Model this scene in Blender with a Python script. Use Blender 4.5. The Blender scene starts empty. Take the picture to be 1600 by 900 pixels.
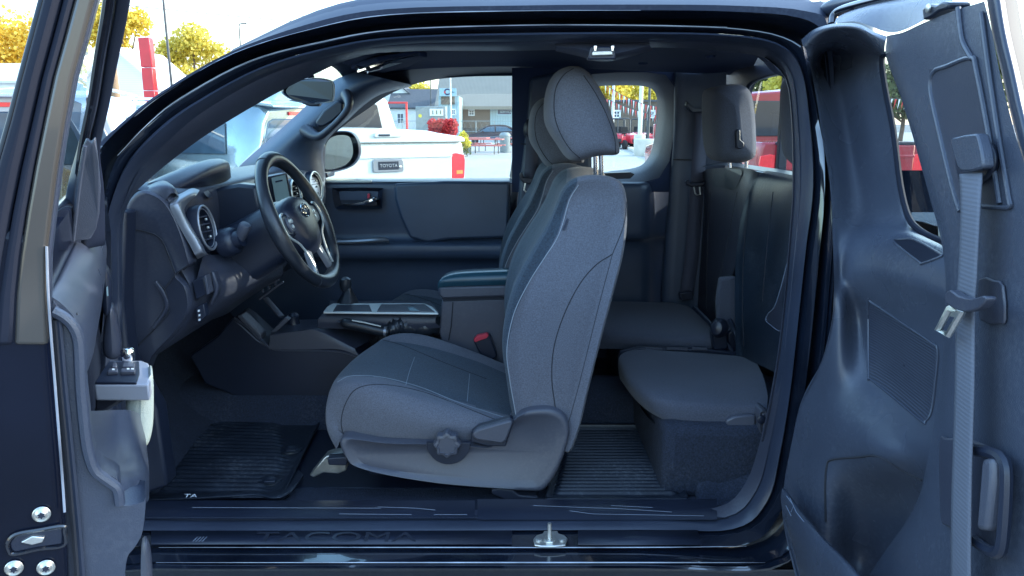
import bpy, bmesh, math, random
import numpy as np
from mathutils import Vector, Matrix
random.seed(7)
rng = np.random.default_rng(11)
S = bpy.context.scene
COL = S.collection
R = math.radians

# ------------------------------------------------------------------ camera geometry
PITCH, FPX, CAMH = R(12.2), 1186.0, 1.5
cP, sP = math.cos(PITCH), math.sin(PITCH)
CAM = Vector((0, 0, CAMH))
def ray(px, py):
    a, b = (px-800)/FPX, (450-py)/FPX
    return Vector((a, cP + b*sP, -sP + b*cP))
def P(px, py, Y):                       # point of the scene at depth Y
    d = ray(px, py)
    return CAM + d*(Y/d.y)
def PZ(px, py, Z):                      # point at height Z
    d = ray(px, py)
    return CAM + d*((Z-CAMH)/d.z)
def PX(px, py, X):
    d = ray(px, py)
    return CAM + d*(X/d.x)
def PN(px, py, p0, n, w=0.0):           # point on the plane (p-p0).n = w
    d = ray(px, py)
    return CAM + d*((w-(CAM-p0).dot(n))/d.dot(n))

cam_d = bpy.data.cameras.new('camera')
cam = bpy.data.objects.new('camera', cam_d); COL.objects.link(cam)
cam.location = CAM
cam.rotation_euler = (R(90)-PITCH, 0, 0)
cam_d.sensor_width = 36; cam_d.lens = 36*FPX/1600
cam_d.clip_start = 0.02; cam_d.clip_end = 3000
S.camera = cam

# ------------------------------------------------------------------ materials
def new_mat(name):
    m = bpy.data.materials.new(name); m.use_nodes = True
    nt = m.node_tree; b = nt.nodes['Principled BSDF']
    return m, nt, b
def pmat(name, col, rough=.5, metal=0, coat=0, coat_rough=.03, spec=.5, vary=.12, vscale=6, bump=0, bscale=400, rvar=.1,
         dust=0, dustcol=(.35,.33,.3), sheen=0, bump2=0, b2scale=12, emis=None, detail=3):
    m, nt, b = new_mat(name)
    N, L = nt.nodes, nt.links
    tc = N.new('ShaderNodeTexCoord')
    n = N.new('ShaderNodeTexNoise'); n.inputs['Scale'].default_value = vscale; n.inputs['Detail'].default_value = detail
    L.new(tc.outputs['Object'], n.inputs['Vector'])
    r = N.new('ShaderNodeValToRGB')
    r.color_ramp.elements[0].position = .3; r.color_ramp.elements[1].position = .72
    r.color_ramp.elements[0].color = tuple(c*(1-vary) for c in col)+(1,)
    r.color_ramp.elements[1].color = tuple(min(1, c*(1+vary)) for c in col)+(1,)
    L.new(n.outputs['Fac'], r.inputs['Fac'])
    src = r.outputs['Color']
    if dust:
        n3 = N.new('ShaderNodeTexNoise'); n3.inputs['Scale'].default_value = 130; n3.inputs['Detail'].default_value = 2
        L.new(tc.outputs['Object'], n3.inputs['Vector'])
        n4 = N.new('ShaderNodeTexNoise'); n4.inputs['Scale'].default_value = 5; n4.inputs['Detail'].default_value = 5
        L.new(tc.outputs['Object'], n4.inputs['Vector'])
        mu = N.new('ShaderNodeMath'); mu.operation = 'MULTIPLY'
        L.new(n3.outputs['Fac'], mu.inputs[0]); L.new(n4.outputs['Fac'], mu.inputs[1])
        mr = N.new('ShaderNodeMapRange'); mr.inputs[1].default_value = .27; mr.inputs[2].default_value = .48
        mr.inputs[3].default_value = 0; mr.inputs[4].default_value = dust
        L.new(mu.outputs[0], mr.inputs[0])
        mx = N.new('ShaderNodeMixRGB'); mx.inputs['Color2'].default_value = dustcol+(1,)
        L.new(mr.outputs[0], mx.inputs['Fac']); L.new(src, mx.inputs['Color1']); src = mx.outputs['Color']
    L.new(src, b.inputs['Base Color'])
    b.inputs['Metallic'].default_value = metal
    b.inputs['Specular IOR Level'].default_value = spec
    b.inputs['Coat Weight'].default_value = coat; b.inputs['Coat Roughness'].default_value = coat_rough
    if sheen:
        b.inputs['Sheen Weight'].default_value = sheen; b.inputs['Sheen Roughness'].default_value = .5
    mr = N.new('ShaderNodeMapRange'); mr.inputs[3].default_value = max(0, rough-rvar*rough); mr.inputs[4].default_value = min(1, rough+rvar*rough)
    L.new(n.outputs['Fac'], mr.inputs[0]); L.new(mr.outputs[0], b.inputs['Roughness'])
    last = None
    if bump:
        n2 = N.new('ShaderNodeTexNoise'); n2.inputs['Scale'].default_value = bscale; n2.inputs['Detail'].default_value = 2
        L.new(tc.outputs['Object'], n2.inputs['Vector'])
        bp = N.new('ShaderNodeBump'); bp.inputs['Strength'].default_value = bump; bp.inputs['Distance'].default_value = .002
        L.new(n2.outputs['Fac'], bp.inputs['Height']); last = bp
    if bump2:
        n5 = N.new('ShaderNodeTexNoise'); n5.inputs['Scale'].default_value = b2scale; n5.inputs['Detail'].default_value = 3
        L.new(tc.outputs['Object'], n5.inputs['Vector'])
        bp2 = N.new('ShaderNodeBump'); bp2.inputs['Strength'].default_value = bump2; bp2.inputs['Distance'].default_value = .01
        L.new(n5.outputs['Fac'], bp2.inputs['Height'])
        if last: L.new(last.outputs['Normal'], bp2.inputs['Normal'])
        last = bp2
    if last: L.new(last.outputs['Normal'], b.inputs['Normal'])
    if emis:
        b.inputs['Emission Color'].default_value = emis[0]+(1,); b.inputs['Emission Strength'].default_value = emis[1]
    return m
def glassmat(name, tint, refl=1.0, rough=.0):
    m = bpy.data.materials.new(name); m.use_nodes = True
    nt = m.node_tree; N, L = nt.nodes, nt.links
    N.remove(N['Principled BSDF'])
    t = N.new('ShaderNodeBsdfTransparent'); t.inputs['Color'].default_value = tint+(1,)
    g = N.new('ShaderNodeBsdfGlossy'); g.inputs['Roughness'].default_value = rough
    g.inputs['Color'].default_value = (refl, refl, refl, 1)
    lw = N.new('ShaderNodeLayerWeight'); lw.inputs['Blend'].default_value = .5
    pw = N.new('ShaderNodeMath'); pw.operation = 'POWER'; pw.inputs[1].default_value = 5
    L.new(lw.outputs['Facing'], pw.inputs[0])
    f = N.new('ShaderNodeMath'); f.operation = 'MULTIPLY_ADD'; f.inputs[1].default_value = .9; f.inputs[2].default_value = .05
    L.new(pw.outputs[0], f.inputs[0])
    x = N.new('ShaderNodeMixShader')
    L.new(f.outputs[0], x.inputs[0]); L.new(t.outputs[0], x.inputs[1]); L.new(g.outputs[0], x.inputs[2])
    L.new(x.outputs[0], N['Material Output'].inputs['Surface'])
    return m
M = {}
M['paint'] = pmat('black_paint', (.005,.008,.016), .14, coat=1, coat_rough=.02, spec=.7, vary=.3, dust=.05, dustcol=(.2,.22,.27), rvar=.3)
M['paint_shut'] = pmat('black_jamb_paint', (.004,.006,.014), .10, spec=.22, vary=.3, rvar=.3, bump2=.06, b2scale=7)
M['paint_clean'] = pmat('black_gloss', (.006,.008,.014), .12, coat=1, vary=.2)
M['rubber'] = pmat('weatherstrip_rubber', (.026,.034,.056), .32, vary=.15, bump=.15, bscale=300, bump2=.05)
M['rubber_dark'] = pmat('door_seal_rubber', (.012,.015,.026), .6, spec=.12, vary=.15, bump2=.05)
M['paint_roof'] = pmat('dusty_roof_paint', (.016,.024,.046), .5, spec=.2, vary=.12, dust=.06, dustcol=(.22,.26,.33))
M['plastic'] = pmat('trim_plastic', (.037,.042,.062), .34, vary=.12, bump=.25, bscale=700, dust=.05)
M['plastic_dark'] = pmat('dark_plastic', (.013,.018,.034), .34, vary=.15, bump=.2, bscale=700)
M['plastic_mid'] = pmat('door_trim_plastic', (.050,.060,.086), .27, vary=.1, bump=.35, bscale=600, dust=.09, dustcol=(.3,.32,.36), bump2=.03)
M['armrest_vinyl'] = pmat('armrest_vinyl', (.018,.055,.078), .26, vary=.2, bump=.15, bscale=300)  # teal of light through tinted glass put into the vinyl colour
M['door_plastic'] = pmat('front_door_plastic', (.044,.054,.080), .28, vary=.1, bump=.3, bscale=600, dust=.06, dustcol=(.3,.32,.36))
M['panel_silver'] = pmat('switch_panel_silver', (.33,.34,.39), .35, vary=.06, bump=.1)
M['far_plastic'] = pmat('far_side_plastic', (.046,.066,.108), .36, vary=.12, bump=.25, bscale=700)
M['edge_glint'] = pmat('painted_glint', (.42,.46,.54), .3, metal=.6, vary=.5, vscale=9)  # bright colour stands in for highlights along painted edges
M['tan_reflection'] = pmat('painted_tan_reflection', (.048,.044,.040), .2, coat=.6, vary=.25, vscale=5)  # reflection of sunlit ground put into the frame colour
M['plastic_sunlit'] = pmat('sunlit_door_plastic', (.36,.40,.37), .55, vary=.15, bump=.5, bscale=500, dust=.3)  # door plastic made pale, sunlight put into the colour
M['plastic_grey'] = pmat('grey_plastic', (.066,.071,.094), .34, vary=.1, bump=.3, bscale=700, dust=.06)
M['vinyl'] = pmat('black_vinyl', (.012,.022,.038), .36, vary=.25, bump=.2, bscale=300, dust=.22, dustcol=(.22,.26,.3), bump2=.1, b2scale=9)
M['headliner'] = pmat('headliner_fabric', (.016,.029,.074), .9, vary=.12, bump=.3, bscale=900)
M['fabric'] = pmat('seat_fabric', (.104,.111,.140), .85, vary=.24, vscale=330, bump=.35, bscale=1100, sheen=.1, bump2=.5, b2scale=9, dust=.06, dustcol=(.3,.32,.36))
M['fabric_in'] = pmat('seat_insert_fabric', (.032,.050,.076), .9, vary=.35, vscale=260, bump=.6, bscale=700, dust=.10, dustcol=(.12,.16,.21), sheen=.12, bump2=.1, b2scale=16)
M['fabric_rear'] = pmat('rear_seat_fabric', (.060,.068,.096), .88, vary=.25, vscale=300, bump=.4, bscale=900, sheen=.1, bump2=.06, b2scale=12)
M['thread'] = pmat('seam_thread', (.26,.29,.33), .8)
M['seam'] = pmat('dark_seam', (.02,.022,.03), .9)
M['carpet'] = pmat('carpet', (.017,.024,.044), .98, vary=.5, vscale=240, bump=1, bscale=500, dust=.14, dustcol=(.2,.21,.24), bump2=.3, b2scale=25)
M['mat_rubber'] = pmat('floor_mat_rubber', (.012,.017,.028), .42, vary=.25, vscale=9, bump=.15, bscale=500, dust=.3, dustcol=(.2,.21,.23))
M['webbing'] = pmat('belt_webbing', (.10,.112,.145), .7, vary=.06, bump=.5, bscale=500)
M['webbing_dark'] = pmat('belt_webbing_dark', (.05,.055,.085), .7, vary=.06, bump=.5, bscale=500)
M['chrome'] = pmat('chrome', (.75,.76,.78), .12, metal=1, vary=.05)
M['steel'] = pmat('zinc_steel', (.6,.6,.57), .35, metal=.9, vary=.2, vscale=40, bump=.3, bscale=120)
M['silver'] = pmat('silver_trim', (.27,.28,.31), .35, metal=.6, vary=.05)
M['silver_bright'] = pmat('bright_silver_and_highlights', (.70,.73,.70), .3, metal=.5, vary=.05)  # silver trim, also used for highlights and sun put in as colour
M['leather'] = pmat('wheel_leather', (.018,.022,.03), .3, vary=.25, bump=.35, bscale=260)
M['screen'] = pmat('screen', (.30,.42,.45), .15, vary=.1, coat=.5)
M['white'] = pmat('white_print', (.75,.77,.78), .5, vary=.03)
M['faint'] = pmat('scuff_line', (.16,.19,.25), .6)
M['emboss'] = pmat('embossed_mark', (.017,.021,.034), .3)
M['red'] = pmat('red_plastic', (.6,.04,.07), .4, vary=.08)
M['label'] = pmat('warning_label', (.34,.38,.38), .6, vary=.3, vscale=90)
M['label_y'] = pmat('yellow_label', (.55,.5,.08), .6)
M['mirror'] = pmat('mirror_glass', (.17,.20,.20), .02, metal=1, vary=0, rvar=0)
M['mirror_dim'] = pmat('mirror_glass_dim', (.014,.02,.036), .04, metal=1, vary=0, rvar=0)
M['glass'] = glassmat('window_glass', (.93,1.0,.96))
M['glass_ws'] = glassmat('windshield_glass', (.82,.98,.97))
M['glass_clear'] = glassmat('door_glass', (.85,.92,.88))
M['tint'] = pmat('tinted_glass', (.02,.028,.04), .06, vary=.1, coat=.6)
M['tint_blue'] = pmat('tinted_glass_blue', (.05,.085,.12), .06, vary=.2, coat=.6)

def add_ribs(m, axis, scale, dist=.0015, strength=.8, dark=None):
    nt = m.node_tree; N, L = nt.nodes, nt.links; b = N['Principled BSDF']
    tc = N.new('ShaderNodeTexCoord'); wv = N.new('ShaderNodeTexWave'); wv.bands_direction = axis; wv.inputs['Scale'].default_value = scale
    L.new(tc.outputs['Object'], wv.inputs['Vector'])
    bp = N.new('ShaderNodeBump'); bp.inputs['Strength'].default_value = strength; bp.inputs['Distance'].default_value = dist
    L.new(wv.outputs['Fac'], bp.inputs['Height']); L.new(bp.outputs['Normal'], b.inputs['Normal'])
    if dark:
        src = b.inputs['Base Color'].links[0].from_socket
        mx = N.new('ShaderNodeMixRGB'); mx.blend_type = 'MULTIPLY'; mx.inputs['Fac'].default_value = 1
        r = N.new('ShaderNodeValToRGB'); r.color_ramp.elements[0].color = (dark, dark, dark, 1); r.color_ramp.elements[1].color = (1, 1, 1, 1)
        L.new(wv.outputs['Fac'], r.inputs['Fac']); L.new(src, mx.inputs['Color1']); L.new(r.outputs['Color'], mx.inputs['Color2']); L.new(mx.outputs['Color'], b.inputs['Base Color'])
M['fabric_two'] = M['fabric'].copy(); M['fabric_two'].name = 'two_tone_seat_fabric'
nt = M['fabric_two'].node_tree; N, L = nt.nodes, nt.links; b = N['Principled BSDF']
at = N.new('ShaderNodeAttribute'); at.attribute_name = 'seam_side'
mr = N.new('ShaderNodeMapRange'); mr.inputs[1].default_value = -.001; mr.inputs[2].default_value = .001
L.new(at.outputs['Fac'], mr.inputs[0])
n9 = N.new('ShaderNodeTexNoise'); n9.inputs['Scale'].default_value = 260; tc9 = N.new('ShaderNodeTexCoord'); L.new(tc9.outputs['Object'], n9.inputs['Vector'])
r9 = N.new('ShaderNodeValToRGB'); r9.color_ramp.elements[0].position = .3; r9.color_ramp.elements[1].position = .7
r9.color_ramp.elements[0].color = (.021,.033,.050,1); r9.color_ramp.elements[1].color = (.043,.067,.10,1)
L.new(n9.outputs['Fac'], r9.inputs['Fac'])
mx = N.new('ShaderNodeMixRGB'); src = b.inputs['Base Color'].links[0].from_socket
L.new(mr.outputs[0], mx.inputs['Fac']); L.new(src, mx.inputs['Color1']); L.new(r9.outputs['Color'], mx.inputs['Color2']); L.new(mx.outputs['Color'], b.inputs['Base Color'])
add_ribs(M['webbing'], 'Z', 62, .0006, .35, .90)
# ------------------------------------------------------------------ mesh helpers
ORG = Vector((0, 0, 0))
def link(o, parent=None):
    COL.objects.link(o)
    if parent is not None: o.parent = parent
    return o
def empty(name, loc=(0,0,0), parent=None):
    o = bpy.data.objects.new(name, None); o.empty_display_size = .1
    o.location = loc
    return link(o, parent)
def tag(o, label=None, cat=None, group=None, kind=None):
    if label: o['label'] = label
    if cat: o['category'] = cat
    if group: o['group'] = group
    if kind: o['kind'] = kind
    return o
def mk(name, verts, faces, mat, parent=None, smooth=40, bevel=0, bseg=2, sub=0, solid=0, solid_off=0, fixn=True, bang=35):
    me = bpy.data.meshes.new(name)
    me.from_pydata([tuple(Vector(v)-ORG) for v in verts], [], faces)
    me.validate()
    if fixn:
        bm = bmesh.new(); bm.from_mesh(me)
        bmesh.ops.remove_doubles(bm, verts=bm.verts, dist=1e-5)
        bmesh.ops.recalc_face_normals(bm, faces=bm.faces)
        bm.to_mesh(me); bm.free()
    if mat is not None:
        for m_ in (mat if isinstance(mat, (list, tuple)) else [mat]): me.materials.append(m_)
    if smooth:
        me.shade_smooth()
        me.set_sharp_from_angle(angle=R(smooth))
    o = bpy.data.objects.new(name, me); link(o, parent)
    if solid:
        s = o.modifiers.new('s', 'SOLIDIFY'); s.thickness = solid; s.offset = solid_off
    if sub:
        s = o.modifiers.new('d', 'SUBSURF'); s.levels = sub; s.render_levels = sub
    if bevel:
        b = o.modifiers.new('b', 'BEVEL'); b.width = bevel; b.segments = bseg; b.limit_method = 'ANGLE'; b.angle_limit = R(bang); b.use_clamp_overlap = True
        if smooth:
            me.shade_smooth()
    return o
def cat(pts, n, closed=False):
    """Catmull-Rom samples of a list of points, n per segment."""
    p = np.array([tuple(q) for q in pts], float); m = len(p); out = []
    segs = m if closed else m-1
    for i in range(segs):
        if closed: a, b, c, d = p[(i-1) % m], p[i], p[(i+1) % m], p[(i+2) % m]
        else:
            b, c = p[i], p[i+1]
            a = p[i-1] if i > 0 else 2*b-c
            d = p[i+2] if i+2 < m else 2*c-b
        for k in range(n):
            t = k/n
            out.append(.5*((2*b)+(-a+c)*t+(2*a-5*b+4*c-d)*t*t+(-a+3*b-3*c+d)*t**3))
    if not closed: out.append(p[-1])
    return [tuple(q) for q in out]
def grid_faces(nr, nc, closed_c=False, closed_r=False):
    f = []
    for i in range(nr if closed_r else nr-1):
        for j in range(nc if closed_c else nc-1):
            i2, j2 = (i+1) % nr, (j+1) % nc
            f.append((i*nc+j, i*nc+j2, i2*nc+j2, i2*nc+j))
    return f
def patch_vf(rows, nu=3, nv=3, closed_c=False, closed_r=False):
    rr = [cat(r, nv, closed_c) for r in rows]
    nc = len(rr[0])
    cols = [cat([r[j] for r in rr], nu, closed_r) for j in range(nc)]
    nr = len(cols[0])
    v = [cols[j][i] for i in range(nr) for j in range(nc)]
    return v, grid_faces(nr, nc, closed_c, closed_r)
def patch(name, rows, mat, parent=None, nu=3, nv=3, closed_c=False, closed_r=False, **k):
    v, f = patch_vf(rows, nu, nv, closed_c, closed_r)
    return mk(name, v, f, mat, parent, **k)
def prism_vf(poly, ext):
    n = len(poly); e = Vector(ext)
    v = [Vector(p) for p in poly]+[Vector(p)+e for p in poly]
    f = [tuple(range(n)), tuple(range(2*n-1, n-1, -1))]
    f += [(i, (i+1) % n, n+(i+1) % n, n+i) for i in range(n)]
    return v, f
def prism(name, poly, ext, mat, parent=None, bevel=.006, **k):
    v, f = prism_vf(poly, ext)
    return mk(name, v, f, mat, parent, bevel=bevel, **k)
def pp(name, pts, Y0, Y1, mat, parent=None, bevel=.006, curve=0, **k):
    """outline given at depth Y0, extruded straight to Y1"""
    q = [P(x, y, Y0) for x, y in pts]
    if curve: q = [Vector(t) for t in cat(q, curve, True)]
    return prism(name, q, (0, Y1-Y0, 0), mat, parent, bevel, **k)
def join_vf(parts):
    V, F = [], []
    for v, f in parts:
        o = len(V); V += [Vector(q) for q in v]; F += [tuple(i+o for i in g) for g in f]
    return V, F
def box_vf(c, s, rot=None):
    c = Vector(c); x, y, z = (q/2 for q in s)
    v = [Vector((a*x, b*y, d*z)) for a in (-1, 1) for b in (-1, 1) for d in (-1, 1)]
    if rot is not None: v = [rot @ q for q in v]
    v = [q+c for q in v]
    return v, [(0,1,3,2),(4,6,7,5),(0,4,5,1),(2,3,7,6),(0,2,6,4),(1,5,7,3)]
def box(name, c, s, mat, parent=None, bevel=.005, rot=None, **k):
    v, f = box_vf(c, s, rot)
    return mk(name, v, f, mat, parent, bevel=bevel, **k)
def tube_vf(path, r, seg=8, smoothn=0, closed=False, caps=True, flat=1.0, ref=None):
    pts = [Vector(p) for p in (cat(path, smoothn, closed) if smoothn else path)]
    n = len(pts)
    rs = r if isinstance(r, (list, tuple)) else [r]*n
    if len(rs) != n: rs = list(np.interp(np.linspace(0, 1, n), np.linspace(0, 1, len(rs)), rs))
    V, prev = [], None
    for i in range(n):
        if closed: t = pts[(i+1) % n]-pts[i-1]
        else: t = pts[min(i+1, n-1)]-pts[max(i-1, 0)]
        t.normalize()
        if prev is None:
            a = Vector(ref) if ref else (Vector((0, 0, 1)) if abs(t.z) < .9 else Vector((1, 0, 0)))
        else: a = prev
        a = (a-t*a.dot(t)).normalized(); prev = a
        b = t.cross(a)
        for k in range(seg):
            an = 2*math.pi*k/seg
            V.append(pts[i]+a*math.cos(an)*rs[i]*flat+b*math.sin(an)*rs[i])
    F = grid_faces(n, seg, True, closed)
    if caps and not closed: F += [tuple(range(seg)), tuple((n-1)*seg+k for k in range(seg))]
    return V, F
def tube(name, path, r, mat, parent=None, seg=8, smoothn=0, closed=False, flat=1.0, ref=None, **k):
    v, f = tube_vf(path, r, seg, smoothn, closed, True, flat, ref)
    return mk(name, v, f, mat, parent, **k)
def frame_axes(axis):
    a = Vector(axis).normalized()
    u = (Vector((0, 0, 1)) if abs(a.z) < .9 else Vector((1, 0, 0)))
    u = (u-a*u.dot(a)).normalized()
    return a, u, a.cross(u)
def lathe_vf(c, axis, prof, seg=24, su=1.0, sv=1.0, gear=0, gdep=0):
    """prof: list of (radius, along-axis)"""
    a, u, w = frame_axes(axis); c = Vector(c); V = []
    for r, h in prof:
        for k in range(seg):
            an = 2*math.pi*k/seg
            rr = r*(1+gdep*math.cos(gear*an)) if gear else r
            V.append(c+a*h+u*math.cos(an)*rr*su+w*math.sin(an)*rr*sv)
    F = grid_faces(len(prof), seg, True)
    F += [tuple(range(seg)), tuple((len(prof)-1)*seg+k for k in range(seg))]
    return V, F
def lathe(name, c, axis, prof, mat, parent=None, seg=24, **k):
    kw = {q: k.pop(q) for q in ('su', 'sv', 'gear', 'gdep') if q in k}
    v, f = lathe_vf(c, axis, prof, seg, **kw)
    return mk(name, v, f, mat, parent, **k)
def inset2(poly, d):
    """poly: (x,z) list drawn in by d along its two main axes; never folds over"""
    p = np.array(poly); c = (p.max(0)+p.min(0))/2
    cc = p.mean(0); ev, E = np.linalg.eigh(np.cov((p-cc).T))
    q = (p-cc) @ E
    mid = (q.max(0)+q.min(0))/2; h = (q.max(0)-q.min(0))/2
    q = mid+(q-mid)*np.maximum(.02, 1-d/h)
    return q @ E.T+cc
def cap_rings(xz, Y, sgn, bulge=.006):
    """rings closing an outline towards its middle, slightly domed"""
    p = np.array(xz); c = (p.max(0)+p.min(0))/2; out = []
    for s, k in ((.86, .35), (.66, .7), (.4, .92), (.12, 1.0)):
        out.append([Vector((q[0], Y+sgn*bulge*k, q[1])) for q in c+(p-c)*s])
    return out
def puff_vf(poly_px, Yref, stations, n=4, fz=None, bulge=.006):
    """side outline in pixels at depth Yref, swept across Y; stations = (Y, inset)"""
    xz = [(q.x, q.z) for q in (P(x, y, Yref) for x, y in poly_px)]
    c = [(q[0], q[1]) for q in cat([(x, z, 0) for x, z in xz], n, True)]
    rings = [[Vector((x, Y, z)) for x, z in inset2(c, ins)] for Y, ins in stations]
    m = len(c)
    first = cap_rings([(q.x, q.z) for q in rings[0]], stations[0][0], -1 if stations[0][0] < stations[-1][0] else 1, bulge)
    last = cap_rings([(q.x, q.z) for q in rings[-1]], stations[-1][0], 1 if stations[0][0] < stations[-1][0] else -1, bulge)
    rings = first[::-1]+rings+last
    V = [q for r in rings for q in r]
    k = len(rings)
    F = grid_faces(k, m, True)+[tuple(range(m)), tuple((k-1)*m+q for q in range(m))]
    return V, F, m
def puff(name, poly_px, Yref, stations, mat, parent=None, n=4, fz=None, bulge=.004, **k):
    v, f, m = puff_vf(poly_px, Yref, stations, n, fz, bulge)
    return mk(name, v, f, mat, parent, **k)
def text_obj(name, s, mat, parent, mtx, size, depth=.001, align='CENTER', bold=0, sx=1.0):
    cu = bpy.data.curves.new(name, 'FONT'); cu.body = s; cu.size = size; cu.extrude = depth; cu.align_x = align; cu.align_y = 'CENTER'; cu.offset = bold
    t = bpy.data.objects.new('tmp_text', cu); COL.objects.link(t)
    dg = bpy.context.evaluated_depsgraph_get(); dg.update()
    me = bpy.data.meshes.new_from_object(t.evaluated_get(dg))
    bpy.data.objects.remove(t)
    me.transform(Matrix.Diagonal((sx, 1, 1, 1))); me.transform(mtx); me.transform(Matrix.Translation(-ORG)); me.materials.clear(); me.materials.append(mat)
    me.name = name
    o = bpy.data.objects.new(name, me); return link(o, parent)
def basis(o, x, y):
    """matrix with columns x, y, x cross y and origin o"""
    x = Vector(x).normalized(); y = Vector(y); y = (y-x*y.dot(x)).normalized(); z = x.cross(y)
    return Matrix(((x.x,y.x,z.x,o[0]),(x.y,y.y,z.y,o[1]),(x.z,y.z,z.z,o[2]),(0,0,0,1)))
def copy_tree(o, parent=None):
    c = o.copy(); COL.objects.link(c)
    if parent is not None: c.parent = parent
    for ch in list(o.children): copy_tree(ch, c)
    return c
def ring_vf(inner, outer):
    n = len(inner)
    return list(inner)+list(outer), [(i, (i+1) % n, n+(i+1) % n, n+i) for i in range(n)]
# ================================================================== the black pickup truck whose cabin we look into
ORG = Vector((0, 2.5, 0))
T = empty('pickup_truck', ORG)
tag(T, 'black extended-cab pickup truck with both near doors wide open and grey cloth seats', 'pickup truck')

# ---- door aperture: layered contours from the inner trim edge (0) to the outer skin (6)
ST = [
 [(190,640),(182,640),(168,640),(150,640),(145,640),(130,640),(115,640)],
 [(190,470),(184,470),(172,470),(163,470),(156,470),(146,470),(136,470)],
 [(190,360),(184,356),(172,360),(162,352),(154,342),(146,330),(138,320)],
 [(203,312),(197,304),(180,306),(165,298),(157,285),(150,262),(145,240)],
 [(226,286),(221,262),(203,252),(186,243),(176,235),(165,228),(157,224)],
 [(272,247),(262,221),(246,203),(231,196),(222,188),(212,182),(207,186)],
 [(338,200),(318,174),(303,161),(285,153),(277,146),(262,144),(255,147)],
 [(447,137),(420,117),(408,105),(392,96),(384,90),(366,84),(352,88)],
 [(551,91),(530,85),(520,72),(508,65),(502,55),(490,45),(480,29)],
 [(640,80),(630,69),(625,57),(620,47),(618,36),(610,23),(600,4)],
 [(820,79),(820,65),(820,51),(820,40),(820,30),(820,17),(820,-1)],
 [(1000,74),(1000,63),(1000,50),(1000,40),(1000,30),(1000,16),(1000,-3)],
 [(1110,78),(1120,66),(1130,53),(1135,43),(1140,33),(1145,18),(1148,-2)],
 [(1193,90),(1200,79),(1210,66),(1225,58),(1240,48),(1250,28),(1258,3)],
 [(1226,122),(1236,114),(1248,103),(1268,95),(1276,82),(1284,60),(1295,20)],
 [(1236,185),(1247,185),(1263,185),(1284,185),(1290,185),(1296,185),(1302,185)],
 [(1238,290),(1251,290),(1270,290),(1289,290),(1295,290),(1301,290),(1307,290)],
 [(1232,380),(1243,385),(1257,390),(1281,390),(1288,390),(1295,390),(1302,390)],
 [(1220,513),(1230,515),(1243,518),(1268,522),(1277,522),(1285,522),(1293,522)],
 [(1207,600),(1219,604),(1233,610),(1257,616),(1267,618),(1276,620),(1285,622)],
 [(1189,685),(1203,692),(1219,702),(1246,712),(1258,717),(1270,722),(1282,728)],
 [(1165,755),(1182,766),(1199,780),(1222,795),(1240,806),(1258,815),(1275,822)],
 [(1120,793),(1132,808),(1145,823),(1165,851),(1180,862),(1192,872),(1205,888)],
 [(1000,796),(1000,808),(1000,825),(1000,853),(1000,861),(1000,872),(1000,889)],
 [(600,797),(600,810),(600,826),(600,853),(600,861),(600,872),(600,889)],
 [(250,798),(250,810),(250,826),(250,853),(250,861),(250,872),(250,889)],
 [(205,770),(196,785),(186,810),(170,835),(160,850),(150,862),(140,875)],
]
def Ybase(py):
    return float(np.interp(py, [0, 60, 300, 450, 800, 900], [1.84, 1.82, 1.72, 1.69, 1.69, 1.69]))
def Yoff(k, st):
    top = float(np.interp(st[1][1], [60, 200, 330, 700, 800], [1, 1, .6, .3, 0]))
    a = [.12, .035, 0, -.012, .015, -.03, .06]
    b = [.045, .02, -.0, -.085, -.092, -.118, -.135]
    return a[k]*top+b[k]*(1-top)
L = []
for k in range(7):
    L.append([P(s[k][0], s[k][1], Ybase(s[1][1])+Yoff(k, s)) for s in ST])
def mid(a, b, t, out=(0, 0, 0)): return [Vector(p)*(1-t)+Vector(q)*t+Vector(out) for p, q in zip(a, b)]
# painted frame: flange, groove, drip rail, roof side
flange_in = mid(L[2], L[3], .12, (0, .012, 0))
rows = [L[2], flange_in, mid(L[2], L[3], .85, (0, -.002, 0)), L[3], mid(L[3], L[4], .4, (0, .022, 0)), mid(L[3], L[4], .9, (0, .024, 0)), L[4],
        mid(L[4], L[5], .2, (0, -.022, 0)), mid(L[4], L[5], .8, (0, -.022, 0)), mid(L[4], L[5], .9, (0, .012, 0)), L[5], mid(L[5], L[6], .3, (0, -.028, 0)), mid(L[5], L[6], .7, (0, -.018, 0)), L[6]]
rr = [cat(r, 4, True) for r in rows]
nc = len(rr[0])
body = mk('body', [q for r in rr for q in r], grid_faces(len(rr), nc, True), [M['paint'], M['paint_roof']], T, smooth=50)
for p in body.data.polygons:
    if min(p.vertices)//nc >= 10 and p.center.z > 1.45: p.material_index = 1
# thin bright tubes drawn as highlights on the flange, drip rail and rocker
g1 = mid(L[3], L[4], .02, (0, -.006, 0)); g2 = mid(L[5], L[4], .06, (0, -.008, 0))
tube('flange_glint', cat(g1[4:13], 5), [.0004, .0013, .0017, .0012, .0016, .0010, .0004], M['edge_glint'], body, seg=6)
tube('drip_glint', cat(g2[5:12], 5), [.0003, .0012, .0008, .0012, .0003], M['edge_glint'], body, seg=6)
tube('rocker_glint', cat(g1[22:26], 5), [.0003, .0011, .0013, .0009, .0003], M['edge_glint'], body, seg=6)
tube('rocker_glint', cat([p+Vector((0, -.012, .0)) for p in g2[22:26]], 5), [.0003, .0013, .0016, .0010, .0003], M['edge_glint'], body, seg=6)
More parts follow.
